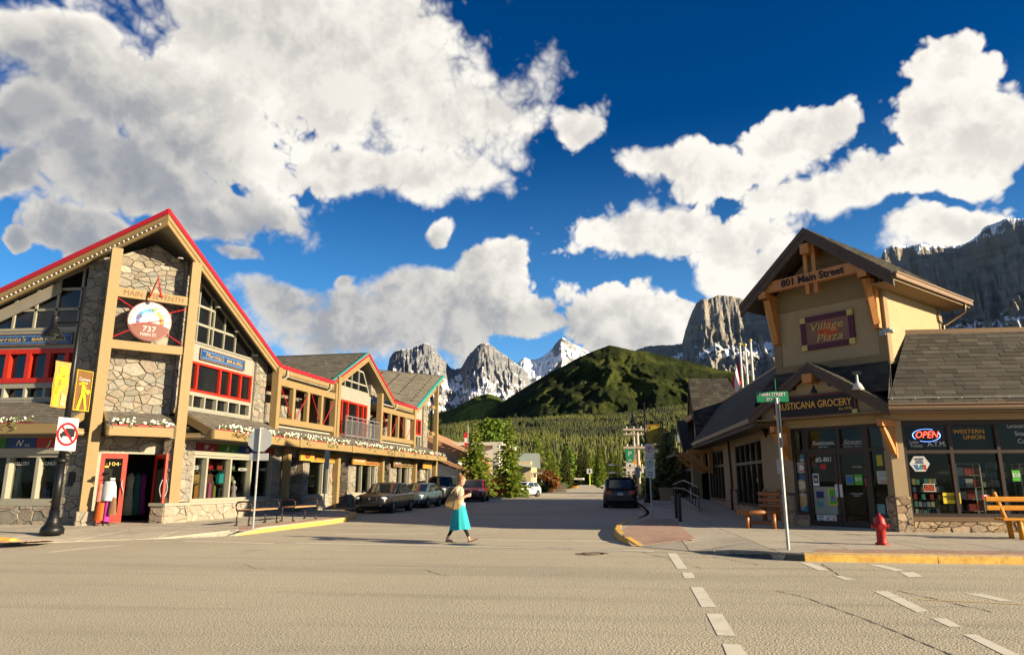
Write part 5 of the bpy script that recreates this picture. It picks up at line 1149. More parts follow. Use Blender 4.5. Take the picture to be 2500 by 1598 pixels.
# gable over the entrance
def gable(F, s0, sa, s1, ze, za, ow, of, fm=M_BROWN, fh=.30, wall=M_TAN, zb=None, tk=.16):
    """triangular gable: wall plane at ow, fascia boards at of"""
    if wall: w = MB(); w.fprism(F, [(s0+.3, zb or ze), (s1-.3, zb or ze), (s1-.3, ze+.02), (sa, za-.30), (s0+.3, ze+.02)], ow-.1, ow); w.build('gable_wall', wall, RB)
    for (a, za_), (b_, zb_) in (((s0, ze), (sa, za)), ((sa, za), (s1, ze))):
        f = MB(); f.fprism(F, [(a, za_-.03), (b_, zb_-.03), (b_, zb_-fh), (a, za_-fh)], of-.08, of); f.build('fascia', fm, RB)
        f = MB(); f.fprism(F, [(a, za_), (b_, zb_), (b_, zb_-.13), (a, za_-.13)], of, of+.03); f.build('fascia_trim', fm, RB)
gable(RC, -4.12, -1.92, .32, 3.62, 5.06, .30, .60, zb=3.42, fh=.34)
r1('entrance_soffit', M_TRIM, RC, (-3.9, .15, 3.40, 3.43, -.3, .55))
def rslope(pts, exposure, seed, width=.32, th=.08, m=None, nm='roof'):
    d = MB(); d.prism([q-UP*th for q in pts], (0, 0, th)); d.build(nm, M_UNDER, RB)
    if exposure: shingle_field(RSHP, pts, exposure, width, .014, seed, .45)
ap0, ap1 = RC.p(-1.92, 5.06, .62), RC.p(-1.92, 5.06, -.52)
rslope([RC.p(.32, 3.62, .62), RC.p(.32, 3.62, -.1), ap1, ap0][::-1], .2, 1); rslope([RC.p(-4.12, 3.62, .62), ap0, ap1, RC.p(-4.12, 3.62, -.1)][::-1], None, 2)
r1('ridge_block', M_TIMB, RC, (-2.08, -1.78, 4.42, 4.70, .2, .72))
sg = thing('shop_sign', 'long black signboard with gold capitals under the entrance gable', 'sign', RC.p(-2, 3.55, .33))
MB().box(RC, -3.25, -.72, 3.50, 4.04, .31, .37).build('board', M_BOARD, sg)
fr = MB(); w = .06
for q in ((-3.31, -.66, 3.44, 3.50), (-3.31, -.66, 4.04, 4.10), (-3.31, -3.25, 3.5, 4.04), (-.72, -.66, 3.5, 4.04)): fr.box(RC, *q, .31, .385)
fr.build('frame', mat('maroon_frame', (.09, .02, .018), .5), sg)
for q in ((-.80, -.64, 3.42, 3.56), (-3.33, -3.17, 3.42, 3.56)): MB().box(RC, *q, .385, .40).build('corner_block', M_GOLD, sg)
text('RUSTICANA GROCERY', RC, -1.98, 3.70, .22, M_ORANGE, sg, out=.375, width=2.35, bold=.002); text('Est.1978', RC, -1.0, 3.56, .085, M_ORANGE, sg, out=.375, width=.38)
for i, s in enumerate((-2.95, -1.75)):
    L = thing('gooseneck_lamp', ['black gooseneck lamp over left half of grocery signboard', 'black gooseneck lamp over right half of grocery signboard'][i], 'lamp', RC.p(s+.3, 4.4, .32), 'sign lamps')
    b = MB(); b.disc(RC, s+.34, 4.38, .09, .30, .33, 14); b.build('mount', M_BLACKM, L)
    b = MB(); b.tube([RC.p(s+.34, 4.38, .33), RC.p(s+.28, 4.44, .48), RC.p(s+.1, 4.50, .62), RC.p(s+.0, 4.44, .68), RC.p(s, 4.30, .68)], .02, 6); b.build('arm', M_BLACKM, L, smooth=True)
    b = MB(); b.lathe(RC.p(s, 4.1, .68), [(.10, 0), (.085, .08), (.04, .13), (.03, .22)], 12); b.build('lamp_shade', M_BLACKM, L, smooth=True)
def bracket(F, s, z0, z1, o0, o1, w=.15, nm='timber_bracket', diag=True):
    b = MB(); b.box(F, s-w/2, s+w/2, z0, z1-.18, o0, o0+w*1.05); b.box(F, s-w/2, s+w/2, z1-.18, z1, o0, o1)
    b.bar(F.p(s, z1-.20, o1-.14), F.p(s, z0+.12, o0+w*.9), w*.8, w*.9); return b.build(nm, M_TIMB, RB)
bracket(RC, .05, 2.15, 3.20, -.22, .62); bracket(RC, -3.28, 2.15, 3.20, -.22, .62)
# ---- tower
ts0, ts1, tc = -3.63, .02, -1.80; TO = -.5
tb = MB(); tb.fprism(RC, [(ts0, 4.9), (ts1, 4.9), (ts1, 7.5), (tc, 8.95), (ts0, 7.5)], TO-4.1, TO); tb.build('tower_wall', M_TAN, RB)
r1('tower_trim', M_TRIM, RC, (ts0-.02, ts0+.24, 4.95, 7.4, TO, TO+.03), (ts1-.24, ts1+.02, 4.95, 7.4, TO, TO+.03), (ts0+.24, ts1-.24, 4.95, 5.2, TO, TO+.028), (ts0+.24, ts1-.24, 7.0, 7.22, TO, TO+.028))
r1('tower_trim', M_TRIM, TW, (-.02, .22, 4.95, 7.4, -.005, .03), (3.88, 4.12, 4.95, 7.4, -.005, .03))
gw = MB(); gw.fprism(RC, [(ts0+.1, 7.22), (ts1-.1, 7.22), (ts1-.1, 7.5), (tc, 8.9), (ts0+.1, 7.5)], TO, TO+.02); gw.build('gable_panel', M_TRIM, RB)
E0, E1r, ZE, ZA = -4.33, .73, 7.36, 9.42
for sa, sb in ((E0, tc), (E1r, tc)):
    pts = [RC.p(sa, ZE, .32), RC.p(sb, ZA, .32), RC.p(sb, ZA, -5.2), RC.p(sa, ZE, -5.2)]
    pts = pts if sa > sb else pts[::-1]
    d = MB(); d.prism([q-UP*.14 for q in pts], (0, 0, .14)); d.build('tower_roof', M_BROWN, RB)
    if sa > sb: shingle_field(RSHP, [q+UP*.002 for q in pts], .2, .33, .014, 5)
for (a, za_), (b_, zb_) in (((E0, ZE), (tc, ZA)), ((tc, ZA), (E1r, ZE))):
    f = MB(); f.fprism(RC, [(a, za_-.02), (b_, zb_-.02), (b_, zb_-.40), (a, za_-.40)], .24, .32); f.build('fascia', M_BROWN, RB)
    f = MB(); f.fprism(RC, [(a, za_+.02), (b_, zb_+.02), (b_, zb_-.16), (a, za_-.16)], .32, .36); f.build('fascia_trim', M_BROWN, RB)
tg = MB(); FTG = Frame(RC.p(E1r, 0, .3), (1, 1)); tg.box(FTG, 0, 5.5, ZE-.16, ZE-.03, -.02, .10); tg.box(FTG, 0, 5.5, ZE-.03, ZE+.01, -.02, .13); tg.build('gutter', M_GUT, RB)
sf = MB(); sf.prism([RC.p(ts1, ZE-.22, .24), RC.p(E1r, ZE-.22, .24), RC.p(E1r, ZE-.22, -5.2), RC.p(ts1, ZE-.22, -5.2)], (0, 0, .03)); sf.build('tower_soffit', M_TRIM, RB)
dp = MB(); dp.tube([FTG.p(5.0, ZE-.12, .03), FTG.p(5.0, ZE-.42, .0), TW.p(4.2, ZE-.75, .1), TW.p(4.05, ZE-.8, .07), TW.p(4.05, 5.9, .07)], .045, 8); dp.build('downpipe', M_GUT, RB, smooth=True)
bracket(RC, ts0+.15, 5.95, 7.62, TO+.03, .2, .2); bracket(RC, ts1-.17, 5.95, 7.62, TO+.03, .2, .2)
r1('name_beam', M_TIMB, RC, (ts0+.05, ts1-.05, 7.62, 7.98, .04, .2)); r1('king_post', M_TIMB, RC, (tc-.2, tc-.08, 7.3, 8.9, .06, .17), (tc+.08, tc+.2, 7.3, 8.9, .06, .17)); r1('ridge_block', M_TIMB, RC, (tc-.17, tc+.11, 8.58, 8.9, -.4, .36))
for s in (ts0+.15, ts1-.17): r1('beam_end', M_TIMB, RC, (s-.13, s+.13, 7.44, 7.68, .1, .30))
text('801 Main Street', RC, tc+.05, 7.70, .24, M_BOARD, RB, out=.21, width=2.1, bold=.006, ext=.012)
vp = thing('plaza_sign', 'maroon framed plaza sign with red maple leaf on tower wall', 'sign', RC.p(-1.75, 5.62, TO)); va, vb, vz0, vz1 = -2.62, -.88, 5.62, 6.70
M_MAR = mat('maroon_board', (.075, .012, .025), .5); M_DUSK = mat('dusty_pink_panel', (.22, .105, .075), .6)
MB().box(RC, va+.1, vb-.1, vz0+.1, vz1-.1, TO, TO+.05).build('panel', M_DUSK, vp); fr = MB()
for q in ((va+.18, vb-.18, vz0, vz0+.16), (va+.18, vb-.18, vz1-.16, vz1), (va, va+.16, vz0+.18, vz1-.18), (vb-.16, vb, vz0+.18, vz1-.18)): fr.box(RC, *q, TO, TO+.08)
fr.build('frame', M_MAR, vp)
for s in (va, vb-.18):
    for z in (vz0, vz1-.18): MB().box(RC, s, s+.18, z, z+.18, TO, TO+.09).build('corner_block', M_GOLD, vp)
leaf = [(0, .40), (.07, .24), (.17, .29), (.14, .08), (.25, .18), (.28, .12), (.40, .13), (.35, .02), (.40, -.03), (.18, -.20), (.20, -.27), (.02, -.24), (0, -.40)]
leaf = leaf+[(-x, z) for x, z in leaf[-2:0:-1]]
b = MB(); b.add([RC.p(-1.72, 6.15, TO+.062)]+[RC.p(-1.72+x*.9, 6.15+z*.95, TO+.056) for x, z in leaf], [(0, i+1, (i+1) % len(leaf)+1) for i in range(len(leaf))]); b.build('maple_leaf', mat('maple_red', (.48, .07, .015), .5, var=.3, vscale=9), vp)
text('Village', RC, -1.78, 6.22, .26, M_GOLD, vp, out=TO+.068, width=1.05, shear=.25); text('Plaza', RC, -1.70, 5.84, .26, M_GOLD, vp, out=TO+.068, width=.85, shear=.25)
fl_ = thing('floodlight', 'grey floodlight fixed to the lower tower corner', 'light', RC.p(0, 5.75, TO+.03))
b = MB(); b.box(RC, -.16, .02, 5.74, 5.92, TO+.03, TO+.07); b.build('plate', M_ALU, fl_); b = MB(); b.box(RC, .0, .22, 5.78, 5.91, TO+.06, TO+.2); b.build('housing', mat('grey_housing', (.35, .38, .36), .5), fl_, bevel=.03); b = MB(); b.ball(RC.p(.24, 5.80, TO+.15), (.08, .08, .07)); b.build('lens', mat('grey_lens', (.5, .5, .46), .3), fl_, smooth=True)
# ---- roof slopes
A_, B_ = RM.p(-.24, 3.60, .76), np.array([8.49, 21.66, 5.0]); Cc = RM.p(1.30, 5.94, -1.27)
rslope([A_, RM.p(9.5, 3.60, .76), RM.p(9.5, 5.94, -1.27), Cc], .175, 11, .40)
rslope([RC.p(.30, 4.10, .19), B_, np.array([5.88, 24.25, 5.0]), RC.p(-4.1, 4.10, .19)][::-1], .2, 12, .34); rslope([A_, RM.p(.40, 5.0, -.36), RC.p(.28, 4.10, .19)][::-1], None, 18); rslope([np.array([5.1, 24.4, 3.62]), RC.p(-4.1, 4.10, .19), np.array([5.88, 24.25, 5.0])], None, 19)
y1 = 41.0
rslope([np.array([5.1, 24.4, 3.64]), np.array([5.88, 24.25, 5.0]), np.array([7.1, 25.5, 6.0]), np.array([7.1, y1+8, 6.0]), np.array([5.1, y1, 3.64])], .22, 13, .34)
r1('ridge_flashing', M_GUT, RM, (1.28, 9.5, 5.92, 6.06, -1.36, -1.24)); rc = MB(); rc.cube(7.05, 7.17, 25.5, 49, 5.98, 6.06); rc.build('ridge_flashing', M_GUT, RB)
dk = MB(); dk.cube(7.15, 18, 25.5, 58, 5.7, 5.9); dk.cube(9.6, 18, 22.6, 25.5, 5.7, 5.9); dk.build('roof_deck', M_UNDER, RB)
wire = MB(); wire.tube([RM.p(-.2, 3.76, .70), RM.p(9.4, 3.76, .70)], .006, 4)
for k in range(16): q = RM.p(-.1+k*.6, 3.74, .72); wire.ball(q, .022, 5, 4)
wire.build('light_string', M_WHITEP, RB, kind='stuff')
# ---- Seventh Avenue side
rwall('stone_base', RS, [(-11.0, -.1), (0.05, -.1), (0.05, .52), (-11.0, .52)], .17, .02, .3, 210, 1.3)
rwall('stone_base', RS, [(-4.2, .52), (0.05, .52), (0.05, 1.08), (-4.2, 1.08)], .17, .02, .3, 211, 1.3); rwall('stone_base', RS, [(-11.0, .52), (-9.7, .52), (-9.7, 1.08), (-11.0, 1.08)], .17, .02, .3, 212, 1.3)
r1('ledge', M_BROWN, RS, (-4.2, .03, 1.08, 1.15, -.2, .07), (-11.0, -9.7, 1.08, 1.15, -.2, .07))
r1('wall', M_TAN, RS, (-4.2, .02, 1.15, 3.45, -.3, 0), (-11.0, -9.7, 1.15, 3.45, -.3, 0), (-9.7, -4.2, 3.14, 3.45, -.3, 0))
window(RS, -9.7, -4.2, .52, 3.14, [-8.55, -7.45, -6.35, -5.25], [2.25], M_BRN2, M_GLASS, -.02, RB, fw=.11, dep=.14, name='shop_window', pane_out=-.08)
g = MB(); g.cube(5.02, 5.12, 24.6, y1, 3.46, 3.62); g.build('gutter', M_GUT, RB); g = MB(); g.cube(5.1, 5.18, 24.6, y1, 3.30, 3.58); g.build('fascia', M_BROWN, RB); g = MB(); g.cube(5.18, 6.0, 24.4, y1+8, 3.36, 3.39); g.build('soffit', M_TRIM, RB)
r1('mail_slot', M_WHITEP, RS, (-1.75, -1.35, 1.75, 2.25, 0, .05))
dp = MB(); dp.tube([RS.p(-10.6, 3.4, .1), RS.p(-10.6, 1.25, .06), RS.p(-10.5, 1.1, .12), RS.p(-10.5, .05, .12)], .05, 8); dp.build('downpipe', M_BRN2, RB, smooth=True)
# porch dormer and far wing
fx = 4.55; yc = 43.6
def at_y(px, py, y): d = cam_ray(px, py); k = y/d[1]; return d*k+np.array([0, 0, CAMH])
za = at_y(1680, 925, yc)[2]; zl = at_y(1703, 1058, yc-2.2)[2]; ra = at_y(1680, 925, yc)[0]; rb = at_y(1776, 925, yc)[0]
rslope([np.array([ra, yc, za]), np.array([ra, yc-2.3, zl]), np.array([rb+1.2, yc-2.3, zl]), np.array([rb, yc, za])], .22, 15, .36); rslope([np.array([ra, yc, za]), np.array([rb, yc, za]), np.array([rb+1.2, yc+2.3, zl]), np.array([ra, yc+2.3, zl])], None, 16)
FD = Frame((ra, yc), (0, -1))
for sg_ in (-1, 1):
    f = MB(); f.fprism(FD, [(0, za), (sg_*2.3, zl), (sg_*2.3, zl-.3), (0, za-.32)], -.1, .0); f.build('fascia', M_BROWN, RB)
r1('collar_beam', M_TIMB, FD, (-1.3, 1.5, zl+.9, zl+1.2, -.1, .12)); r1('porch_post', M_TIMB, FD, (1.2, 1.45, zl-.6, zl+.9, -.25, -.05)); gwl = MB(); gwl.fprism(FD, [(-2.1, zl-.2), (2.1, zl-.2), (0, za-.35)], -.9, -.8); gwl.build('gable_wall', M_BRN2, RB)
zl2 = 3.3; rx = ra-.55
rslope([np.array([rx, yc+2.6, 5.3]), np.array([rx, yc-.2, zl2]), np.array([ra+2.5, yc-.2, zl2]), np.array([ra+2.5, yc+2.6, 5.3])], None, 17); f = MB(); f.fprism(Frame((rx, yc+2.6), (0, -1)), [(0, 5.35), (2.85, zl2+.05), (2.85, zl2-.3), (0, 5.0)], -.1, 0); f.build('fascia', M_BROWN, RB)
for y in (40.2, 43.0, 46.0):
    FB = Frame((5.9, y), (0, -1)); bracket(FB, 0, 1.95, 3.2, -.1, 1.25, .22)
rp_ = MB(); rp_.cube(5.5, 6.05, 45.2, 45.9, .05, 3.2); rp_.build('porch_pillar', M_TAN, RB); rwall('stone_base', Frame((5.45, 45.95), (0, -1)), [(0, -.1), (.8, -.1), (.8, 1.15), (0, 1.15)], .2, .05, .3, 214)
window(RS, -18.0, -12.9, .55, 3.1, [-17, -16, -15, -14], [2.3], M_BRN2, M_GLASS, -.02, RB, fw=.11, dep=.14, name='shop_window', pane_out=-.08)
rwall('stone_base', RS, [(-18.0, -.1), (-11.0, -.1), (-11.0, .55), (-18.0, .55)], .18, .02, .3, 213, 1.3); r1('wall', M_TAN, RS, (-12.9, -11, .55, 3.45, -.3, 0), (-32, -12.9, 3.1, 3.5, -.3, 0), (-20.2, -18, .0, 3.1, -.5, -.3)); r1('door', M_BRN2, RS, (-19.6, -18.2, .1, 2.6, -.3, -.25))
window(RS, -31.5, -22.5, .45, 3.1, [-30, -28.5, -27, -25.5, -24], [2.3], M_BRN2, M_GLASS, -.02, RB, fw=.14, dep=.14, name='shop_window', pane_out=-.08); r1('stone_base', M_RMORT, RS, (-31.5, -22.5, -.1, .45, -.3, 0))
r1('end_wall', M_BRN2, RS, (-32, -31.5, -.1, 3.4, -8, .0)); g = MB(); g.cube(4.9, 7.5, 49, 56.2, 3.2, 3.4); g.build('porch_roof', M_BROWN, RB)
bk = MB(); bk.cube(17, 17.3, 21.6, 55, 0, 5.9); bk.cube(8.4, 17, 54.7, 55, 0, 3.4); bk.cube(16.9, 17.2, 21.4, 22, 0, 5.9); bk.build('back_wall', M_TAN, RB)
cl = MB(); cl.prism([np.array(q+(3.42,)) for q in ((6.2, 24.0), (8.3, 21.8), (17, 21.8), (17, 54.7), (6.2, 54.7))], (0, 0, .1)); cl.build('ceiling', mat('shop_ceiling', (.3, .28, .24), .8), RB)
fl2 = MB(); fl2.prism([np.array(q+(.145,)) for q in ((6.1, 24.0), (8.4, 21.7), (17, 21.7), (17, 54.7), (6.1, 54.7))], (0, 0, .02)); fl2.build('shop_floor', mat('shop_floor', (.08, .07, .06), .5), RB)
pw = MB(); pw.cube(9.0, 17, 27.5, 27.6, .15, 3.4); pw.cube(8.95, 9.05, 23.3, 27.5, .15, 3.4); pw.cube(9.05, 17, 23.3, 23.4, .15, 3.4); pw.cube(8.95, 9.05, 27.5, 54, .15, 3.4); pw.build('sun_block_partition', M_DARK2, RB)  # inner walls added to keep sun from passing through the shop glass
M_TUBE = mat('fluorescent_tube', (1, .97, .88), .5, var=0, emit=2.2)
for k, (x, y) in enumerate(((8.0, 23.9), (7.9, 25.6), (10.6, 22.6), (12.6, 22.6))):
    b = MB(); b.cube(x-.9, x+.9, y-.04, y+.04, 3.33, 3.38); b.build('ceiling_tube', M_TUBE, RB)
RSHP.build(M_RSH, RB, 300); RST.build(M_RSTONE, RB, 260)
# ---- posters, notices and window words (flat print on the glass)
gp = doors[0][0]
def poster(F, s0, s1, z0, z1, col, out, label, parts=(), txt=()):
    t = thing('poster', label, 'poster', F.p((s0+s1)/2, z0, out), 'posters in the grocery windows')
    MB().box(F, s0, s1, z0, z1, out, out+.006).build('sheet', mat('print_%d_%d_%d' % tuple(int(c*255) for c in col), col, .5, var=.04), t)
    for nm, c, kind, q in parts:
        b = MB()
        if kind == 'box': b.box(F, *q, out+.006, out+.009)
        elif kind == 'disc': b.disc(F, q[0], q[1], q[2], out+.006, out+.010+.001*len(nm), 20, q[3] if len(q) > 3 else None)
        b.build(nm, mat('print_%d_%d_%d' % tuple(int(x*255) for x in c), c, .5, var=.06), t)
    for s, a, z, h, c, w in txt: text(s, F, a, z, h, mat('print_%d_%d_%d' % tuple(int(x*255) for x in c), c, .5, var=.04), t, out=out+.016, width=w, ext=.002)
    return t
q = lambda x, y, o=-.36: fp(RC, 1880+x/3.847, 940+y/3.847, o)
WH, BK, BLU, RED, GRN, YEL = (.78, .77, .74), (.012, .012, .014), (.02, .13, .42), (.50, .02, .02), (.07, .36, .03), (.75, .55, .02)
s0, zt = q(220, 845); s1, zb = q(385, 1195)
poster(RC, s0, s1, zb, zt, BLU, -.37, 'tall blue ice cream cone poster beside the left door', [('cone_top', (.42, .26, .10), 'disc', ((s0+s1)/2, zt-.32, .20)), ('nut_topping', (.68, .55, .35), 'disc', ((s0+s1)/2-.0, zt-.30, .14)), ('banner', RED, 'box', (s0+.02, s1-.02, zt-.66, zt-.54)), ('wafer', (.55, .38, .16), 'disc', ((s0+s1)/2, zb+.38, .19, .22)), ('wave', (.05, .35, .62), 'box', (s0, s1, zb, zb+.22))], [('DRUMSTICK', (s0+s1)/2, zt-.645, .09, WH, .36), ('OPEN', (s0+s1)/2-.08, zb+.07, .09, WH, .24)])
s0, zt = q(235, 725); s1, zb = q(360, 820)
poster(RC, s0, s1, zb, zt, WH, -.37, 'white poster with red no smoking ring above the cone poster', [('ring', RED, 'disc', ((s0+s1)/2, (zt+zb)/2, .12)), ('ring_inside', (.7, .69, .66), 'disc', ((s0+s1)/2, (zt+zb)/2, .09)), ('bar', (.2, .03, .03), 'box', ((s0+s1)/2-.09, (s0+s1)/2+.08, (zt+zb)/2-.02, (zt+zb)/2+.02))])
s0, zt = q(280, 645); s1, zb = q(352, 715)
poster(RC, s0, s1, zb, zt, (.08, .33, .50), -.37, 'small teal and white notice at top of left side window', [('stripe', WH, 'box', (s0, s1, zb, zb+.08))])
s0, zt = q(445, 1212); s1, zb = q(635, 1285)
poster(RC, s0, s1, zb, zt, WH, -.322, 'white ice sign with red capitals at foot of left door', [('rule', (.05, .08, .2), 'box', (s0+.01, s1-.01, zt-.02, zt-.012))], [('CRYSTAL', s0+.13, zb+.11, .06, (.05, .08, .2), .2), ('CLEAR', s0+.13, zb+.02, .06, (.05, .08, .2), .16), ('ICE', s1-.16, zb+.03, .13, RED, .27)])
s0, zt = q(405, 950); s1, zb = q(665, 1215)
poster(RC, s0+.02, s1-.06, zb, zt, (.50, .52, .48), -.338, 'pale freezer front poster filling the lower left door', [('blue_patch', (.05, .06, .25), 'box', (s0+.1, s0+.34, zt-.34, zt-.14)), ('sea_patch', (.2, .42, .5), 'box', (s0+.1, s0+.3, zb+.22, zb+.38))])
s0, zt = q(550, 970); s1, zb = q(645, 1125)
poster(RC, s0, s1, zb, zt, YEL, -.322, 'green and yellow poster on the left door', [('green_field', GRN, 'box', (s0+.03, s1-.03, zb+.03, zt-.02)), ('disc', (.1, .2, .5), 'disc', ((s0+s1)/2, (zb+zt)/2-.04, .08)), ('centre', RED, 'disc', ((s0+s1)/2, (zb+zt)/2, .035))])
s0, zt = q(795, 837); s1, zb = q(880, 935)
poster(RC, s0, s1, zb, zt, GRN, -.322, 'green fifty dollar poster on the right door', [], [('$50', (s0+s1)/2, (zt+zb)/2-.03, .11, WH, .18)])
s0, zt = q(715, 840); s1, zb = q(795, 935)
poster(RC, s0, s1, zb, zt, (.12, .2, .16), -.322, 'small poster with blue disc beside green poster', [('disc', BLU, 'disc', ((s0+s1)/2, (zt+zb)/2, .09))])
s0, zt = q(405, 830); s1, zb = q(470, 942)
poster(RC, s0, s1, zb, zt, WH, -.322, 'white framed black picture notice at left door edge', [('picture', (.04, .04, .04), 'box', (s0+.02, s1-.02, zb+.08, zt-.03)), ('figure', (.5, .45, .4), 'disc', ((s0+s1)/2, (zb+zt)/2, .05))])
s0, zt = q(480, 742); s1, zb = q(535, 785)
poster(RC, s0, s1, zb, zt, RED, -.322, 'small red sticker under the door number', [])
s0, zt = q(890, 840); s1, zb = q(935, 945)
poster(RC, s0, s1, zb, zt, (.35, .06, .02), -.322, 'narrow dark red sticker at right door edge', [('top', BK, 'box', (s0, s1, zt-.1, zt))])
s0, zt = q(1000, 805, -.36); s1, zb = q(1140, 925, -.36)
poster(RC, s0, s1, zb, zt, WH, -.37, 'white thank you notice in the right side window', [], [('Thank You for', (s0+s1)/2, zb+.08, .04, RED, .28), ('shopping locally!', (s0+s1)/2, zb+.03, .04, RED, .28), ('You\'re not just', (s0+s1)/2, zt-.09, .04, BLU, .28), ('our customer...', (s0+s1)/2, zt-.15, .04, BLU, .28)])
s0, zt = q(1085, 1060); s1, zb = q(1190, 1212)
poster(RC, s0, s1, zb, zt, (.7, .7, .68), -.37, 'white price sheet low in the right side window', [('red_head', RED, 'box', (s0+.01, s1-.01, zt-.06, zt-.01))])
s0, zt = q(1000, 1115); s1, zb = q(1085, 1212)
poster(RC, s0, s1, zb, zt, (.25, .5, .55), -.37, 'pale teal sheet beside the white price sheet', [])
s0, zt = q(995, 655); s1, zb = q(1060, 755)
poster(RC, s0, s1, zb, zt, YEL, -.37, 'yellow notice high in the right side window', [])
for (x0, y0, x1, y1_) in ((300, 480, 352, 610), (366, 480, 415, 610)):
    pass
wl = thing('door_lettering', 'white shop name and unit number on grocery door glass', 'lettering', RC.p(-1.8, 2.2, -.31))
s, z = q(505, 715, -.32); text('#2-801', RC, s, z, .135, M_WHITEP, wl, out=-.32, width=.50, bold=.004)
s, z = q(500, 555, -.36); text('Rusticana', RC, s, z, .12, M_WHITEP, wl, out=-.36, width=.66); s, z = q(785, 545, -.36); text('Grocery', RC, s, z, .12, M_WHITEP, wl, out=-.36, width=.58)
s, z = q(500, 585, -.36); text('#2-801 8th St.', RC, s, z, .05, M_WHITEP, wl, out=-.36, width=.34); s, z = q(790, 580, -.36); text('Open 8:00 am - 12:00 am 7 Days', RC, s, z, .05, M_WHITEP, wl, out=-.36, width=.66)
b = MB()
for x0, x1, y in ((390, 612, 560), (672, 905, 556)): a, z = q(x0, y, -.36); c, _ = q(x1, y, -.36); b.box(RC, a, c, z-.005, z+.004, -.362, -.358)
b.build('underline', M_WHITEP, wl)
s, z = q(815, 1022, -.32); text('NO SHOES, NO SHIRT', RC, s, z, .04, M_WHITEP, wl, out=-.32, width=.38); s, z = q(815, 1042, -.32); text('NO SERVICE', RC, s, z, .035, M_WHITEP, wl, out=-.32, width=.2)
s, z = q(815, 772, -.32); text('Coca-Cola', RC, s, z, .06, mat('cream_print', (.6, .5, .3), .5), wl, out=-.32, width=.26, shear=.3)
# Main Street window
q2 = lambda x, y, o=-.17: fp(RM, 2150+x/3.663, 980+y/3.663, o)
M_NEONR = mat('red_neon', (1, .06, .03), .4, var=0, emit=2.5); M_NEONB = mat('blue_neon', (.15, .3, 1), .4, var=0, emit=2.5)
ne = thing('neon_sign', 'red neon open sign inside a blue neon oval', 'neon sign', RM.p(.9, 2.6, -.2)); s, z = q2(412, 315)
text('OPEN', RM, s, z-.02, .19, M_NEONR, ne, out=-.19, width=.62, shear=.3)
b = MB(); c0, cz = q2(412, 300); b.ring(RM, c0, cz, .36, .375, -.20, -.185, 60, 215, 60); b.ring(RM, c0, cz, .36, .375, -.20, -.185, 240, 385, 60)
for i in range(len(b.v)): p = np.array(b.v[i]); b.v[i] = (p[0], p[1], cz+(p[2]-cz)*.48)
b.build('oval_tube', M_NEONB, ne)
wl = thing('window_lettering', 'white lotto and cash machine words on grocery window', 'lettering', RM.p(1, 2.5, -.17)); s, z = q2(300, 372); text('Lotto', RM, s, z, .09, M_WHITEP, wl, out=-.17, width=.24); s, z = q2(320, 405); text('Tickets', RM, s, z, .09, M_WHITEP, wl, out=-.17, width=.33); s, z = q2(505, 396); text('A.T.M.', RM, s, z, .13, M_WHITEP, wl, out=-.17, width=.5, bold=.004)
s, z = q2(1195, 235); text('Groceries', RM, s+.12, z, .13, M_WHITEP, wl, out=-.17, width=.62); s, z = q2(1240, 303); text('Snacks', RM, s+.12, z, .13, M_WHITEP, wl, out=-.17, width=.46); s, z = q2(1270, 370); text('Coffee', RM, s+.1, z, .13, M_WHITEP, wl, out=-.17, width=.44)
s0, zt = q2(636, 195); s1, zb = q2(1020, 410)
poster(RM, s0, s1, zb, zt, BK, -.19, 'black money transfer sign in upper grocery window', [], [('WESTERN', (s0+s1)/2-.1, (zt+zb)/2+.06, .12, (.75, .38, .03), .82), ('UNION', (s0+s1)/2+.02, (zt+zb)/2-.1, .12, (.75, .38, .03), .55)])
hx = thing('lottery_sign', 'white hexagon lottery sign in corner of grocery window', 'sign', RM.p(.7, 1.8, -.17)); c0, cz = q2(348, 555); b = MB(); b.fprism(RM, [(c0+.27*math.cos(math.radians(k*60)), cz+.24*math.sin(math.radians(k*60))) for k in range(6)], -.19, -.16); b.build('plate', M_WHITEP, hx)
for i, w in enumerate(('LOTTERY', 'TICKET', 'CENTRE')): text(w, RM, c0, cz+.12-i*.055, .045, mat('dark_blue_print', (.02, .04, .16), .5), hx, out=-.157, width=(.25, .2, .22)[i])
for i, (c, dx) in enumerate((((.03, .15, .45), -.1), ((.03, .30, .12), .02), ((.5, .03, .06), .11))):
    b = MB()
    for k in range(3): b.fprism(RM, [(c0+dx-.07+k*.045, cz-.02 if i != 1 else cz-.16), (c0+dx-.045+k*.045, cz-.02 if i != 1 else cz-.16), (c0+dx+.02+k*.02, cz-.17 if i != 1 else cz-.02), (c0+dx+.0+k*.02, cz-.17 if i != 1 else cz-.02)][::-1 if i != 1 else 1], -.16, -.155)
    b.build('emblem', mat('lotto_%d' % i, c, .5), hx)
s0, zt = q2(378, 733); s1, zb = q2(490, 802); poster(RM, s0, s1, zb, zt, (.68, .66, .62), -.17, 'orange and black help wanted sign in grocery window', [('field', BK, 'box', (s0+.015, s1-.015, zb+.015, zt-.015))], [('HELP', (s0+s1)/2, zb+.11, .075, (.8, .12, .02), .22), ('WANTED', (s0+s1)/2, zb+.025, .075, (.8, .12, .02), .32)])
s0, zt = q2(552, 813); s1, zb = q2(722, 910); poster(RM, s0, s1, zb, zt, YEL, -.17, 'yellow money transfer notice low in grocery window', [], [('WESTERN', (s0+s1)/2-.04, zb+.16, .06, BK, .3), ('UNION', (s0+s1)/2, zb+.1, .06, BK, .22)])
s0, zt = q2(1168, 612); s1, zb = q2(1255, 710); poster(RM, s0, s1, zb, zt, GRN, -.17, 'green fifty dollar poster in far right grocery window', [], [('$50', (s0+s1)/2, (zt+zb)/2-.03, .11, WH, .2)])
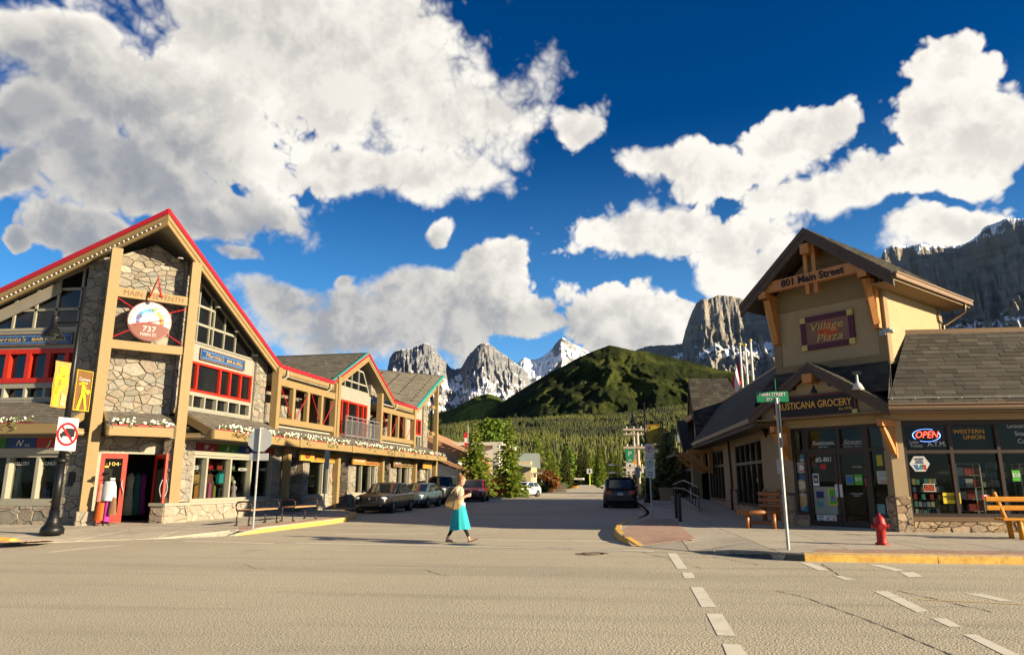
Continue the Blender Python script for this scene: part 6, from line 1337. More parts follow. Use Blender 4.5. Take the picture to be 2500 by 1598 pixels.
s0, zt = q2(905, 832); s1, zb = q2(975, 873); poster(RM, s0, s1, zb, zt, WH, -.17, 'small red and white maple leaf flag in window', [('side', RED, 'box', (s0, s0+.05, zb, zt)), ('side', RED, 'box', (s1-.05, s1, zb, zt)), ('leaf', RED, 'disc', ((s0+s1)/2, (zt+zb)/2, .03))])
# ---- display racks behind the glass
PCOL = [mat('goods_%d' % i, c, .5, var=.2, vscale=30) for i, c in enumerate([(.45, .44, .42), (.05, .12, .28), (.35, .04, .04), (.08, .28, .25), (.4, .33, .08), (.12, .10, .09), (.30, .28, .3)])]
def rack(s0, s1, z0, z1, rows, cols, o0, label, frame, seed, dens=.85, pal=PCOL):
    rg = random.Random(seed); t = thing('display_rack', label, 'display rack', RM.p((s0+s1)/2, .16, o0), 'racks inside the grocery')
    f = MB(); 
    for s in (s0, s1-.03): f.box(RM, s, s+.03, .16, z1, o0-.4, o0-.37); f.box(RM, s, s+.03, z0, z1, o0-.03, o0)
    for r in range(rows+1): z = z0+(z1-z0)*r/rows; f.box(RM, s0, s1, z-.012, z, o0-.38, o0-.01)
    f.build('frame', frame, t); per = [MB() for _ in pal]; w = (s1-s0)/cols; h = (z1-z0)/rows
    for r in range(rows):
        for c in range(cols):
            if rg.random() > dens: continue
            per[rg.randrange(len(pal))].box(RM, s0+c*w+.01, s0+(c+1)*w-.01, z0+r*h, z0+r*h+h*rg.uniform(.55, .86), o0-.2, o0-.04)
    for b, m in zip(per, pal):
        if b.v: b.build('goods', m, t, kind='stuff')
rack(.55, 1.55, .6, 1.62, 5, 9, -.5, 'magazine and card rack in first grocery window', M_BLACKM, 1); rack(1.85, 2.5, .7, 2.0, 4, 3, -.45, 'white wire rack of red mugs in middle grocery window', M_WHITEP, 2, .95, [PCOL[2], PCOL[0], PCOL[1]]); rack(2.6, 3.4, .6, 2.1, 6, 8, -.8, 'dark rack of postcards behind the orange bench', M_BLACKM, 3, .9, [PCOL[0], PCOL[5], PCOL[1], PCOL[6], PCOL[5]]); rack(3.6, 5.2, .6, 2.0, 5, 12, -.6, 'tall goods rack at the right edge of grocery', M_WHITEP, 4)
ALB = .8
# ================================================================== vehicles
M_TYRE = mat('tyre_rubber', (.014, .014, .014), .85); M_RIM = mat('alloy_rim', (.42, .42, .43), .3, .8, var=.05)
M_CGLASS = mat('car_glass', (.010, .013, .016), .04, var=0, spec=.8, coat=.5); M_CHROME = mat('chrome', (.6, .6, .62), .15, .9, var=.02)
M_HEAD = mat('headlight_lens', (.55, .57, .6), .08, .1, var=.1, vscale=40, coat=.6); M_TAIL = mat('tail_light_red', (.50, .012, .012), .15, var=.05, coat=.6); M_BPLAST = mat('black_plastic', (.012, .012, .013), .5, var=.05)
M_PLATE = mat('licence_plate', (.62, .60, .58), .5, var=.1, vscale=60)
def paint(name, col, metal=.3): return mat('paint_'+name, col, .3, metal*.2, var=.03, coat=.35)
WHEEL = {}
def wheel_parts(parent, x, y, r, side, rimm=M_RIM):
    key = (r, side, rimm.name)
    if key not in WHEEL:
        T = MB(); w = .11; prof = [(r*.62, -w), (r*.93, -w), (r, -w*.6), (r, w*.6), (r*.93, w), (r*.62, w)]; n = 24
        V = [(rr*math.cos(2*math.pi*k/n), yy, rr*math.sin(2*math.pi*k/n)) for rr, yy in prof for k in range(n)]
        T.add(V, [(i*n+k, ((i+1) % 6)*n+k, ((i+1) % 6)*n+(k+1) % n, i*n+(k+1) % n) for i in range(6) for k in range(n)])
        R = MB(); F = Frame((0, 0), (-side, 0)) if side > 0 else Frame((0, 0), (1, 0))   # outward normal along +-y
        R.disc(F, 0, 0, r*.16, w*.3, w*.85, 12)
        for k in range(7):
            a = 2*math.pi*k/7; R.fprism(F, [(r*.12*math.cos(a-.7), r*.12*math.sin(a-.7)), (r*.60*math.cos(a-.10), r*.60*math.sin(a-.10)), (r*.60*math.cos(a+.10), r*.60*math.sin(a+.10)), (r*.12*math.cos(a+.7), r*.12*math.sin(a+.7))], w*.45, w*.8)
        R.ring(F, 0, 0, r*.57, r*.64, -w*.2, w*.9, n=24); 
        Dk = MB(); Dk.disc(F, 0, 0, r*.6, -w*.5, w*.1, 20)
        WHEEL[key] = [q.v and q for q in (T, R, Dk)]
    T, R, Dk = WHEEL[key]
    def place(mb, nm, m, par):
        b = MB(); b.add([(p[0]+x, p[1]+y, p[2]+r) for p in mb.v], mb.f); return b.build(nm, m, par, smooth=nm == 'tyre')
    e = place(T, 'tyre', M_TYRE, parent); place(R, 'rim', rimm, e); place(Dk, 'brake_disc', M_BPLAST, e)
def car(name, label, cat, col, loc, heading, L=4.6, W=1.8, H=1.45, hood=.88, belt=.92, xw0=1.12, xw1=.12, xr1=-1.12, xr0=-1.98, deck=.98, wr=.33, wb=2.7, gc=.2, roofw=.74, rear='sedan', plate=True, grp='cars parked along the street', grille=M_BPLAST, rimm=M_RIM, rails=False, metal=.3, front_plate=False, gh=.16):
    t = thing(name, label, cat, (0, 0, 0), grp); m = paint(name+label[:14].replace(' ', '_'), col, metal); w = W/2; h2 = L/2
    tailz = deck if rear == 'sedan' else belt+.02
    st = [(h2, .72, .34, hood-.22), (h2-.06, .83, .26, hood-.12), (h2-.22, .93, gc+.02, hood-.05), (h2-.55, .985, gc, hood), (xw0+.25, 1.0, gc, hood+.05), (xw0-.1, 1.0, gc, belt+.02), (0, 1.0, gc, belt+.03), (xr0+.2, 1.0, gc, belt+.06), (max(xr0-.05, -h2+.35), .985, gc, tailz), (-h2+.18, .95, gc+.04, tailz-.01), (-h2+.04, .90, .30, tailz-.05), (-h2, .80, .38, tailz-.14)]
    b = MB(); K = 9; V = []
    for x, ws, zb, zt in st:
        ww = w*ws; mid = zb+(zt-zb)*.5
        half = [(ww*.90, zb), (ww*.985, zb+.10), (ww, mid), (ww*.985, zt-.12), (ww*.92, zt-.02), (ww*.6, zt+.015)]
        V += [(x, -y, z) for y, z in half]+[(x, 0, zt+.03)]+[(x, y, z) for y, z in half[::-1]]
    n = 13
    b.add(V, [(i*n+k, i*n+k+1, (i+1)*n+k+1, (i+1)*n+k) for i in range(len(st)-1) for k in range(n-1)]+[(i*n+n-1, i*n, (i+1)*n, (i+1)*n+n-1) for i in range(len(st)-1)]+[tuple(range(n))[::-1], tuple((len(st)-1)*n+k for k in range(n))])
    body = b.build('body', m, t, smooth=True); sb_ = body.modifiers.new('round', 'SUBSURF'); sb_.levels = sb_.render_levels = 1
    # cabin
    yb, yr = w*.915, w*roofw; zb = belt-.02
    C = MB(); xm = (xw1+xr1)/2
    secs = [(xw0, zb, zb, yb*.86, yb*.86), (xw1, zb, H-.07, yb, yr*.93), (xw1-.25, zb, H-.02, yb, yr), (xm, zb, H, yb, yr), (xr1+.1, zb, H-.025, yb, yr), (xr1, zb, H-.06, yb, yr*.96), (xr0, zb, zb+.04, yb*.9, yb*.86)]
    V = []
    for x, z0, z1, y0, y1 in secs: V += [(x, -y0, z0), (x, -(y1+.03), z0+(z1-z0)*.93), (x, -y1*.82, z1), (x, 0, z1+.025), (x, y1*.82, z1), (x, y1+.03, z0+(z1-z0)*.93), (x, y0, z0)]
    C.add(V, [(i*7+k, i*7+k+1, (i+1)*7+k+1, (i+1)*7+k) for i in range(6) for k in range(6)]); C.build('cabin', m, t, smooth=True)
    def glass(nm, pts, off):
        q = MB(); P = [np.array(p, float) for p in pts]; nn = np.cross(P[1]-P[0], P[2]-P[0]); nn /= np.linalg.norm(nn); ctr = sum(P)/len(P)
        if nn @ (ctr-np.array([xm, 0, zb+.1])) < 0: nn = -nn
        q.prism([p+nn*.004 for p in P], nn*off); return q.build(nm, M_CGLASS, t)
    a = .09
    glass('windscreen', [(xw0-.03, -yb*.80, zb+.05), (xw0-.03, yb*.80, zb+.05), (xw1+.07, yr*.80, H-.10), (xw1+.07, -yr*.80, H-.10)], .022)
    glass('rear_window', [(xr0+(xr1-xr0)*.1, yb*.74, zb+.12), (xr0+(xr1-xr0)*.1, -yb*.74, zb+.12), (xr1-(xr1-xr0)*.12, -yr*.76, H-.13), (xr1-(xr1-xr0)*.12, yr*.76, H-.13)], .022)
    zt = zb+(H-zb)*.86; pill = (xw1+xr1)/2-.02
    def yz(z): return yb+(yr+.03-yb)*((z-zb)/((H-zb)*.93))
    for s in (-1, 1):
        for nm, x0, x1, x0t, x1t in (('side_window', xw0-.42, pill+.04, xw1-.10, pill+.04), ('side_window', pill-.05, xr0+.45 if rear != 'sedan' else xr0+.48, pill-.05, xr1+.10)):
            glass(nm, [(x0, s*yz(zb+.05), zb+.05), (x1, s*yz(zb+.05), zb+.05), (x1t, s*yz(zt), zt), (x0t, s*yz(zt), zt)], .012)
        mr = MB(); mr.ball((xw0-.35, s*(w+.08), belt+.08), (.07, .10, .065), 8, 6); mr.build('mirror', m if rear != 'van' else M_BPLAST, t, smooth=True)
        hl = MB(); hl.ball((h2-.20, s*w*.70, hood-.17), (.20, .20, .085), 10, 6); hl.build('headlight', M_HEAD, t, smooth=True)
        tl = MB(); tl.box(WF, -h2-.015, -h2+.25, tailz-.30, tailz-.06, -(s*w*.66+.16), -(s*w*.66-.16)); tl.build('tail_light', M_TAIL, t, bevel=.02)
        fg = MB(); fg.ball((h2-.06, s*w*.62, gc+.18), (.05, .08, .05), 8, 5); fg.build('fog_light', M_HEAD, t)
        for x, dd in ((wb/2+.05, 0), (-wb/2+.05, 0)):
            ar = MB(); Fq = Frame((x, s*(w-.05)), (-s, 0)); ar.disc(Fq, 0, wr+.0, wr*1.13, -.2, .052, 24); ar.build('wheel_arch', M_BPLAST, t)
            wheel_parts(t, x, s*(w-.085), wr, s, rimm)
        for x in (pill, xw0-.5, xr0+.3 if rear != 'sedan' else pill-.92):
            dl = MB(); dl.box(WF, x-.006, x+.006, gc+.18, belt-.08, -s*(w*1.002)-.004, -s*(w*1.002)+.004); dl.build('door_seam', M_BPLAST, t)
        for x in (pill+.2, pill-.75):
            dh = MB(); dh.box(WF, x-.09, x+.09, belt-.14, belt-.11, -s*(w+.015)-.008, -s*(w+.015)+.008); dh.build('door_handle', m, t)
    g = MB(); g.box(WF, h2-.05, h2+.012, hood-.26-gh/2+.06, hood-.26+gh/2+.06, -w*.42, w*.42); gr = g.build('grille', grille, t, bevel=.015)
    e = MB(); e.ball((h2+.02, 0, hood-.2), (.015, .07, .06), 10, 6); e.build('emblem', M_CHROME, t)
    g = MB(); g.box(WF, h2-.04, h2+.004, gc+.12, gc+.26, -w*.62, w*.62); g.build('bumper_intake', M_BPLAST, t, bevel=.02)
    if plate: g = MB(); g.box(WF, -h2-.03, -h2-.01, tailz-.34, tailz-.19, -.16, .16); g.build('licence_plate', M_PLATE, t)
    if front_plate: g = MB(); g.box(WF, h2+.006, h2+.02, gc+.16, gc+.29, -.16, .16); g.build('licence_plate', M_PLATE, t)
    g = MB(); g.box(WF, -h2+.4, h2-.4, .12, gc+.06, -w*.8, w*.8); g.build('underbody', M_BPLAST, t)
    if rear == 'van':
        g = MB(); g.box(WF, -h2-.07, -h2+.3, .40, .58, -w*.86, w*.86); g.build('rear_bumper', m, t, bevel=.04); g = MB(); g.box(WF, xr1-.12, xr1+.1, H-.03, H+.02, -yr*.8, yr*.8); g.build('spoiler', m, t, bevel=.02)
    if rails:
        for s in (-1, 1): g = MB(); g.tube([(xw1-.3, s*yr*.86, H-.01), (xw1-.5, s*yr*.86, H+.06), (xr1+.5, s*yr*.86, H+.06), (xr1+.2, s*yr*.86, H-.01)], .02, 6); g.build('roof_rail', M_BPLAST, t)
    t.location = loc; t.rotation_euler = (0, 0, heading); return t
S = -math.pi/2
car('parked_car', 'dark grey sedan first in the row nearest the crossing', 'car', (.014, .013, .013), (-11.05, 36.1, 0), S-.05, L=4.75, W=1.82, H=1.46, grp='cars parked along the street')
car('parked_car', 'slate blue sedan second in the row with pale headrest', 'car', (.040, .065, .078), (-10.95, 42.6, 0), S-.03, L=4.5, W=1.8, H=1.42, metal=.5)
car('parked_car', 'tall black pickup third in the row behind the slate sedan', 'car', (.012, .012, .013), (-11.1, 49.3, 0), S-.02, L=5.3, W=1.98, H=1.88, hood=1.18, belt=1.18, xw0=1.1, xw1=.55, xr1=-1.1, xr0=-1.5, deck=1.2, wr=.40, gc=.34, wb=3.2, gh=.26)
car('parked_car', 'dark red crossover partly behind the walking woman', 'car', (.085, .006, .010), (-9.9, 55.6, 0), S+.05, L=4.6, W=1.86, H=1.66, hood=1.0, belt=1.04, xw0=.95, xw1=.25, xr1=-1.6, xr0=-2.15, rear='suv', wr=.38, gc=.24, gh=.14)
car('parked_car', 'black sedan parked beside the silver hatchback', 'car', (.016, .017, .024), (-10.6, 73.4, 0), S+.1, L=4.7, W=1.83, H=1.46, grille=M_CHROME)
car('parked_car', 'silver white hatchback turned towards the road', 'car', (.55, .56, .58), (-7.9, 72.6, 0), S-.42, L=4.4, W=1.82, H=1.48, hood=.92, belt=.97, xw0=1.05, xw1=.2, xr1=-1.5, xr0=-2.05, rear='hatch', gh=.2)
car('parked_car', 'dark suv roof showing above the silver hatchback', 'car', (.02, .02, .022), (-9.6, 79.8, 0), S, L=4.8, W=1.9, H=1.75, hood=1.05, belt=1.08, xw0=1.0, xw1=.35, xr1=-1.8, xr0=-2.3, rear='suv', wr=.38)
car('parked_car', 'dark hatchback parked alone far down the left kerb', 'car', (.016, .018, .022), (-8.6, 105, 0), S-.35, L=4.4, W=1.8, H=1.5, xr1=-1.5, xr0=-2.05, rear='hatch')
car('parked_car', 'blue car far off outside the low orange and white shop', 'car', (.03, .08, .18), (-15.5, 130, 0), S+1.2, L=4.5)
car('parked_van', 'black minivan seen from behind at the right kerb', 'van', (.010, .011, .018), (1.0, 44.5, 0), math.pi/2, L=5.0, W=1.92, H=1.72, hood=1.0, belt=1.05, xw0=1.45, xw1=.55, xr1=-2.15, xr0=-2.47, rear='van', wr=.35, rails=True, roofw=.80)
# ================================================================== street furniture
M_BENCHB = mat('dark_bronze_bench', (.030, .016, .014), .4, .3, var=.1); M_SLAT = wood_mat('bench_slat', (.30, .15, .07), (.42, .24, .12), .6, 1)
M_GREENS = mat('green_sign', (.01, .20, .085), .45, var=.03); M_ORNG = mat('orange_bench_wood', (.62, .25, .012), .5, var=.12, vscale=9, bump=.2); M_LOG = wood_mat('red_log', (.16, .05, .012), (.30, .11, .03), .45, 0)
M_HYD = mat('hydrant_red', (.42, .018, .018), .45, var=.12, vscale=14, bump=.25, bscale=40, dirt=.35); M_HWORN = mat('worn_white', (.5, .42, .38), .7, var=.2)
M_POST = mat('steel_post', (.40, .41, .40), .5, .5, var=.15, vscale=10)
M_BANY = mat('ochre_banner', (.46, .25, .06), .75, var=.05); M_BANB = mat('brown_banner', (.13, .06, .02), .75, var=.06); M_BYEL = mat('banner_yellow', (.62, .42, .02), .7, var=.04); M_BPINK = mat('banner_salmon', (.68, .34, .16), .7, var=.04)
def bench(loc, ang, label):
    t = thing('metal_bench', label, 'bench', (0, 0, 0), 'backless iron benches at the left kerb'); L = 1.75
    for y in (-L/2, L/2):
        f = MB(); pr = [(-.23, .02), (-.20, .06), (-.215, .25), (-.19, .40), (-.24, .50), (-.27, .62), (-.22, .72), (0, .735), (.22, .72), (.27, .62), (.24, .50), (.19, .40), (.215, .25), (.20, .06), (.23, .02)]
        f.tube([(x, y, z) for x, z in pr], .026, 8); f.build('end_frame', M_BENCHB, t, smooth=True)
        f = MB(); f.tube([(-.235, y, .46), (.235, y, .46)], .025, 8); f.build('cross_bar', M_BENCHB, t)
        for x in (-.23, .23): f = MB(); f.lathe((x, y, 0), [(.06, 0), (.055, .02), (.03, .05)], 10); f.build('foot', M_BENCHB, t)
    for k in range(5): x = -.19+.095*k; f = MB(); f.cube(x-.04, x+.04, -L/2, L/2, .455, .49); f.build('slat', M_SLAT, t)
    t.location = loc; t.rotation_euler = (0, 0, ang); return t
q = gz(605, 1284, .15); bench((q[0]-.2, q[1]+1.0, .15), -.05, 'backless iron bench nearest the crossing behind the stop sign'); q = gz(715, 1272, .15); bench((q[0]-.15, q[1]+.85, .15), -.05, 'second iron bench farther along in the shade')
# stop sign seen from behind
ss = thing('stop_sign', 'grey back of an octagonal stop sign on a steel post', 'road sign', gz(617, 1290, .15)); q = np.array(ss.location)
F = Frame(q, (1, .12)); b = MB(); b.tube([q, q+UP*2.95], .032, 8); b.build('post', M_POST, ss)
b = MB(); b.fprism(F, [(.38*math.cos(math.radians(22.5+45*k)), 2.58+.38*math.sin(math.radians(22.5+45*k))) for k in range(8)], -.06, -.045); b.build('plate', mat('sign_back_grey', (.42, .43, .43), .55, .3, var=.04), ss); b = MB(); b.box(F, -.29, .29, 1.97, 2.18, -.06, -.045); b.build('tab_plate', MATS['sign_back_grey'], ss, bevel=.01)
b = MB(); b.box(F, -.34, -.27, 2.66, 2.70, -.0445, -.042); b.build('sticker', mat('teal_sticker', (.05, .3, .3), .5), ss)
s2 = thing('sign_post', 'thin post with narrow parking sign edge on beside second bench', 'road sign', gz(789, 1258, .15)); q = np.array(s2.location); b = MB(); b.tube([q, q+UP*2.6], .03, 8); b.build('post', M_POST, s2); b = MB(); b.box(Frame(q, (.28, 1)), -.15, .15, 1.85, 2.60, .03, .04); b.build('plate', M_POST, s2)
# left street lamp with banners and lorry sign
def street_lamp(base, h, label, sx_, scale_head=1.0):
    t = thing('street_lamp', label, 'street lamp', base, 'black street lamps'); q = np.array(base)
    b = MB(); b.lathe(q, [(.28, 0), (.28, .13), (.26, .17), (.185, .26), (.16, .36), (.165, .385), (.13, .42), (.12, .62)], 20); b.build('base', M_BLACKM, t, smooth=True)
    b = MB(); b.tube([q+UP*.6, q+UP*1.85], .105, 14); b.build('lower_pole', M_BLACKM, t, smooth=True); b = MB(); b.lathe(q+UP*1.85, [(.15, 0), (.17, .04), (.15, .09), (.1, .12)], 16); b.build('collar', M_BLACKM, t, smooth=True)
    b = MB(); b.tube([q+UP*1.9, q+UP*h], [.088, .05], 12); b.build('upper_pole', M_BLACKM, t, smooth=True)
    b = MB(); hx = sx_*.78*scale_head; z = h-1.0; b.tube([q+UP*z, q+UP*(z+.03)+[hx, 0, 0]], .028, 8); b.tube([q+UP*(h-.35), q+UP*z+[hx*.72, 0, 0]], .008, 5); b.build('arm', M_BLACKM, t)
    c = q+UP*(z-.38)+[hx, 0, 0]; b = MB(); b.lathe(c, [(.29, 0), (.27, .03), (.15, .24), (.10, .26), (.10, .56), (.085, .60), (.03, .62)], 18); b.build('lamp_hood', M_BLACKM, t, smooth=True)
    b = MB(); b.ball(c+[0, 0, -.02], (.17, .17, .19), 14, 9); b.build('globe', glass_mat('lamp_globe', (.82, .82, .78), .2), t, smooth=True); return t
lb = gz(126, 1303, .15); street_lamp(lb, 6.7, 'black street lamp carrying two banners at the left corner', -1)
def banner(base, s0, s1, z0, z1, F, m, label, fig):
    t = thing('banner', label, 'banner', F.p((s0+s1)/2, z0, 0), 'festival banners on the lamp posts'); b = MB(); N = 8
    V = [F.p(s0+(s1-s0)*i/3, z0+(z1-z0)*j/N, .012*math.sin(j*1.3+i)) for j in range(N+1) for i in range(4)]
    b.add(V, [(j*4+i, j*4+i+1, (j+1)*4+i+1, (j+1)*4+i) for j in range(N) for i in range(3)]); b.build('cloth', m, t, smooth=True)
    r = MB(); 
    for z in (z0, z1): r.tube([F.p(min(s0, 0, key=abs) if abs(s0) < abs(s1) else s0, z, 0), F.p(s1, z, 0)], .014, 6)
    r.build('rod', M_BLACKM, t); 
    for nm, mm, polys in fig:
        b = MB()
        for P_ in polys: b.fprism(F, [(s0+(s1-s0)*x, z0+(z1-z0)*y) for x, y in P_], .016, .024)
        b.build(nm, mm, t)
    return t
FBn = Frame(lb, (.15, 1)); bx_ = lambda x, y: fp(FBn, x, y, 0)[0]; el = lambda cx, cy, rx, ry, n=14: [(cx+rx*math.cos(2*math.pi*k/n), cy+ry*math.sin(2*math.pi*k/n)) for k in range(n)]
figA = [('figure', M_BYEL, [el(.55, .78, .28, .13), el(.25, .55, .22, .17), el(.62, .60, .22, .10), [(.05, .25), (.3, .30), (.85, .50), (.88, .58), (.6, .52), (.3, .42), (.05, .42)], [(.05, .05), (.35, .05), (.42, .32), (.12, .38)]]), ('heart', M_BPINK, [el(.33, .52, .14, .09), [(.55, .05), (.9, .05), (.9, .28), (.6, .32)]])]
banner(lb, bx_(121, 995), -.10, 3.28, 4.55, FBn, M_BANY, 'ochre banner with yellow abstract figures left of lamp post', figA)
figB = [('dancer', M_BYEL, [el(.45, .66, .11, .05), [(.2, .66), (.7, .70), (.72, .66), (.2, .62)], [(.38, .38), (.62, .42), (.66, .60), (.4, .62)], [(.2, .03), (.35, .03), (.52, .38), (.40, .42)], [(.70, .03), (.82, .05), (.66, .42), (.52, .40)], el(.78, .48, .12, .06)]), ('border', M_BYEL, [[(.02, .02), (.98, .02), (.98, .035), (.02, .035)], [(.02, .965), (.98, .965), (.98, .98), (.02, .98)], [(.02, .035), (.05, .035), (.05, .965), (.02, .965)], [(.95, .035), (.98, .035), (.98, .965), (.95, .965)]])]
bb = banner(lb, .10, bx_(216, 1000), 3.25, 4.42, FBn, M_BANB, 'dark brown banner with yellow dancer right of lamp post', figB); text('Canmore', FBn, (.10+bx_(216, 1000))/2, 4.10, .10, M_WHITEP, bb, out=.02, width=.36, shear=.2)
tsn = thing('lorry_sign', 'white sign with red ring barring lorries on lamp post', 'road sign', lb+UP*2.2); FT0 = Frame(lb, (.2, 1)); tc_ = fp(FT0, 162, 1073, .11)[0]; tw_ = fp(FT0, 187, 1073, .11)[0]-tc_; FT = FT0.shift(tc_-.28); cz = 2.60
b = MB(); b.box(FT, .28-tw_, .28+tw_, cz-.44, cz+.44, .10, .112); b.build('plate', M_WHITEP, tsn, bevel=.01)
b = MB(); b.ring(FT, .28, cz, .25, .315, .113, .119, n=36); b.build('ring', mat('sign_red', (.55, .01, .02), .4, var=.02), tsn)
b = MB(); b.box(FT, .22, .50, cz-.06, cz+.16, .113, .117); b.fprism(FT, [(.06, cz-.06), (.22, cz-.06), (.22, cz+.05), (.14, cz+.08), (.10, cz+.02), (.06, cz+.01)], .113, .117); b.disc(FT, .12, cz-.08, .035, .113, .117, 10); b.disc(FT, .40, cz-.08, .035, .113, .117, 10); b.build('lorry', M_BOARD, tsn)
b = MB(); b.bar(FT.p(.28-.19, cz+.21, .1205), FT.p(.28+.19, cz-.21, .1205), .005, .055); b.build('slash', MATS['sign_red'], tsn)
# clothes by the red door
cr = thing('clothes_stand', 'clothes stand with hat and bright garments by the red door', 'clothes stand', gz(250, 1284, .13)); q = np.array(cr.location)
b = MB(); b.tube([q, q+UP*1.62], .018, 6); b.tube([q+UP*1.42+[-.3, 0, 0], q+UP*1.42+[.32, 0, 0]], .014, 6)
for a in (0, 2.1, 4.2): b.tube([q+UP*.15, q+[.28*math.cos(a), .28*math.sin(a), 0]], .013, 5)
b.build('stand', M_BLACKM, cr)
def garment(dx, w, z0, z1, dpt, m, nm, fl=1.25):
    b = MB(); n = 14; lv = 7; V = []
    for j in range(lv+1):
        t_ = j/lv; ww = w*(1+(fl-1)*t_)*(.75+.25*min(1, t_*4))
        for k in range(n): a = 2*math.pi*k/n; fold = 1+.13*t_*math.sin(a*4+dx*9); V.append(q+[dx+ww*math.cos(a)*fold, dpt*(.6+.4*t_)*math.sin(a)*fold, z1+(z0-z1)*t_])
    b.add(V, [(j*n+(k+1) % n, j*n+k, (j+1)*n+k, (j+1)*n+(k+1) % n) for j in range(lv) for k in range(n)]+[tuple(range(n))]); b.build(nm, m, cr, smooth=True)
M_SPOT = piece_mat('spotted_cloth', [(.45, .42, .40)], .8, .1, 60, .9)
garment(.08, .22, .78, 1.38, .13, M_SPOT, 'blouse', 1.15); garment(-.20, .10, .75, 1.30, .10, mat('coral_cloth', (.62, .22, .15), .8), 'shirt', 1.1); garment(-.12, .15, .18, .85, .12, mat('orange_cloth', (.65, .13, .02), .8), 'skirt', 1.2); garment(.08, .09, .15, .80, .09, mat('magenta_cloth', (.45, .03, .28), .8), 'scarf', 1.1); garment(.26, .10, .35, .9, .1, mat('brown_mesh_cloth', (.15, .08, .04), .8), 'shawl', 1.5); garment(-.28, .06, .25, .75, .07, mat('dark_cloth', (.04, .035, .03), .8), 'trousers', 1.0)
b = MB(); b.lathe(q+UP*1.55+[-.10, 0, 0], [(.20, 0), (.20, .015), (.11, .02), (.10, .11), (.0, .125)], 16); b.build('hat', M_BLACKM, cr, smooth=True)
# goods in the handbag window and inside the door
def bag(F, s, z, o, w, h, d, col, label, kind='bag'):
    t = thing('handbag', label, 'bag', F.p(s, z, o), 'goods in the handbag window'); m = mat('leather_%d_%d_%d' % tuple(int(c*255) for c in col), col, .5, var=.15, vscale=20, bump=.2)
    b = MB(); n = 10
    pr = [(-w/2, 0), (w/2, 0), (w/2*.98, h*.35), (w/2*.80, h*.9), (w/2*.6, h), (-w/2*.6, h), (-w/2*.80, h*.9), (-w/2*.98, h*.35)]; b.fprism(F, [(s+x, z+y) for x, y in pr], o-d/2, o+d/2); b.build('body', m, t, bevel=.02)
    b = MB(); b.tube([F.p(s+w*.28*math.cos(a), z+h*.95+h*.38*math.sin(a), o) for a in np.linspace(0, math.pi, 9)], .012, 6); b.build('handle', m, t); return t
oo = -.92
for s, z, w, h, col, lab in ((4.15, 1.96, .55, .40, (.10, .085, .08), 'round grey woven bag on the top shelf'), (4.85, 1.96, .46, .36, (.40, .02, .03), 'red handbag hanging from the top shelf'), (4.2, 1.43, .6, .34, (.42, .26, .10), 'tan satchel on the middle shelf left'), (4.9, 1.43, .5, .36, (.17, .08, .05), 'brown handbag with loop handle on middle shelf'), (5.75, 1.43, .42, .38, (.02, .38, .42), 'turquoise handbag on the middle shelf'), (6.35, 1.43, .5, .28, (.28, .25, .16), 'olive clutch bag right of the turquoise bag'), (5.5, 1.96, .4, .34, (.36, .05, .03), 'dark red shoulder bag on top shelf right'), (6.35, 1.96, .45, .3, (.20, .27, .20), 'sage green bag at the top shelf end'), (7.3, 1.43, .4, .3, (.24, .16, .10), 'mid brown bag in the right hand pane')): bag(FS, s, z, oo+.05, w, h, .16, col, lab)
for s, w, h, col, lab in ((4.0, .5, .52, (.42, .16, .02), 'orange leather case standing at the window foot'), (3.65, .3, .55, (.45, .28, .08), 'yellow wooden frame beside the orange case'), (4.75, .2, .6, (.45, .10, .25), 'pink garment roll on the window floor'), (5.05, .16, .5, (.25, .22, .05), 'striped scarf hanging low in window'), (5.25, .12, .45, (.06, .05, .18), 'navy cloth beside the striped scarf'), (3.05, .45, .25, (.06, .08, .06), 'dark green cushion in the left corner'), (6.9, .5, .22, (.35, .33, .28), 'pale folded cloth by the mannequins')): bag(FS, s, .85, -.72, w, h, .2, col, lab)
def torso(s, z, o, h, col, head, label):
    t = thing('mannequin', label, 'mannequin', FS.p(s, z, o), 'mannequins in the handbag window'); b = MB(); b.lathe(FS.p(s, z, o), [(.12, 0), (.13, h*.15), (.09, h*.42), (.14, h*.72), (.11, h*.85), (.045, h*.9), (.04, h)], 12); b.build('torso', mat('dress_%d' % int(col[1]*999), col, .7, var=.15), t, smooth=True); b = MB(); b.ball(FS.p(s, z+h+.07, o), (.075, .075, .095)); b.build('head', mat('mannequin_head_%d' % int(head[0]*999), head, .6), t, smooth=True)
torso(5.85, .85, -.7, .48, (.02, .22, .15), (.02, .22, .15), 'teal draped bust in the handbag window'); torso(6.4, .85, -.68, .55, (.45, .32, .42), (.7, .68, .62), 'lilac dressed bust with white hat in window')
wd = thing('dress_form', 'pale draped gown standing in the jewellery window', 'mannequin', FM.p(fp(FM, 40, 1200, -.9)[0], .86, -.9)); b = MB(); s_ = fp(FM, 40, 1200, -.9)[0]; b.lathe(FM.p(s_, .87, -.9), [(.30, 0), (.22, .25), (.13, .6), (.09, .9), (.12, 1.05), (.03, 1.2)], 14, .6); b.build('gown', mat('pale_gown', (.50, .55, .48), .7), wd, smooth=True)
for k, (px, c, lab) in enumerate(((105, (.02, .10, .30), 'blue gift box in jewellery window left'), (118, (.03, .13, .36), 'bright blue gift box in jewellery window right'), (26, (.5, .25, .08), 'orange ornament at the gown foot'))): bag(FM, fp(FM, px, 1200, -.8)[0], .86, -.8, .32, .4, .2, c, lab)
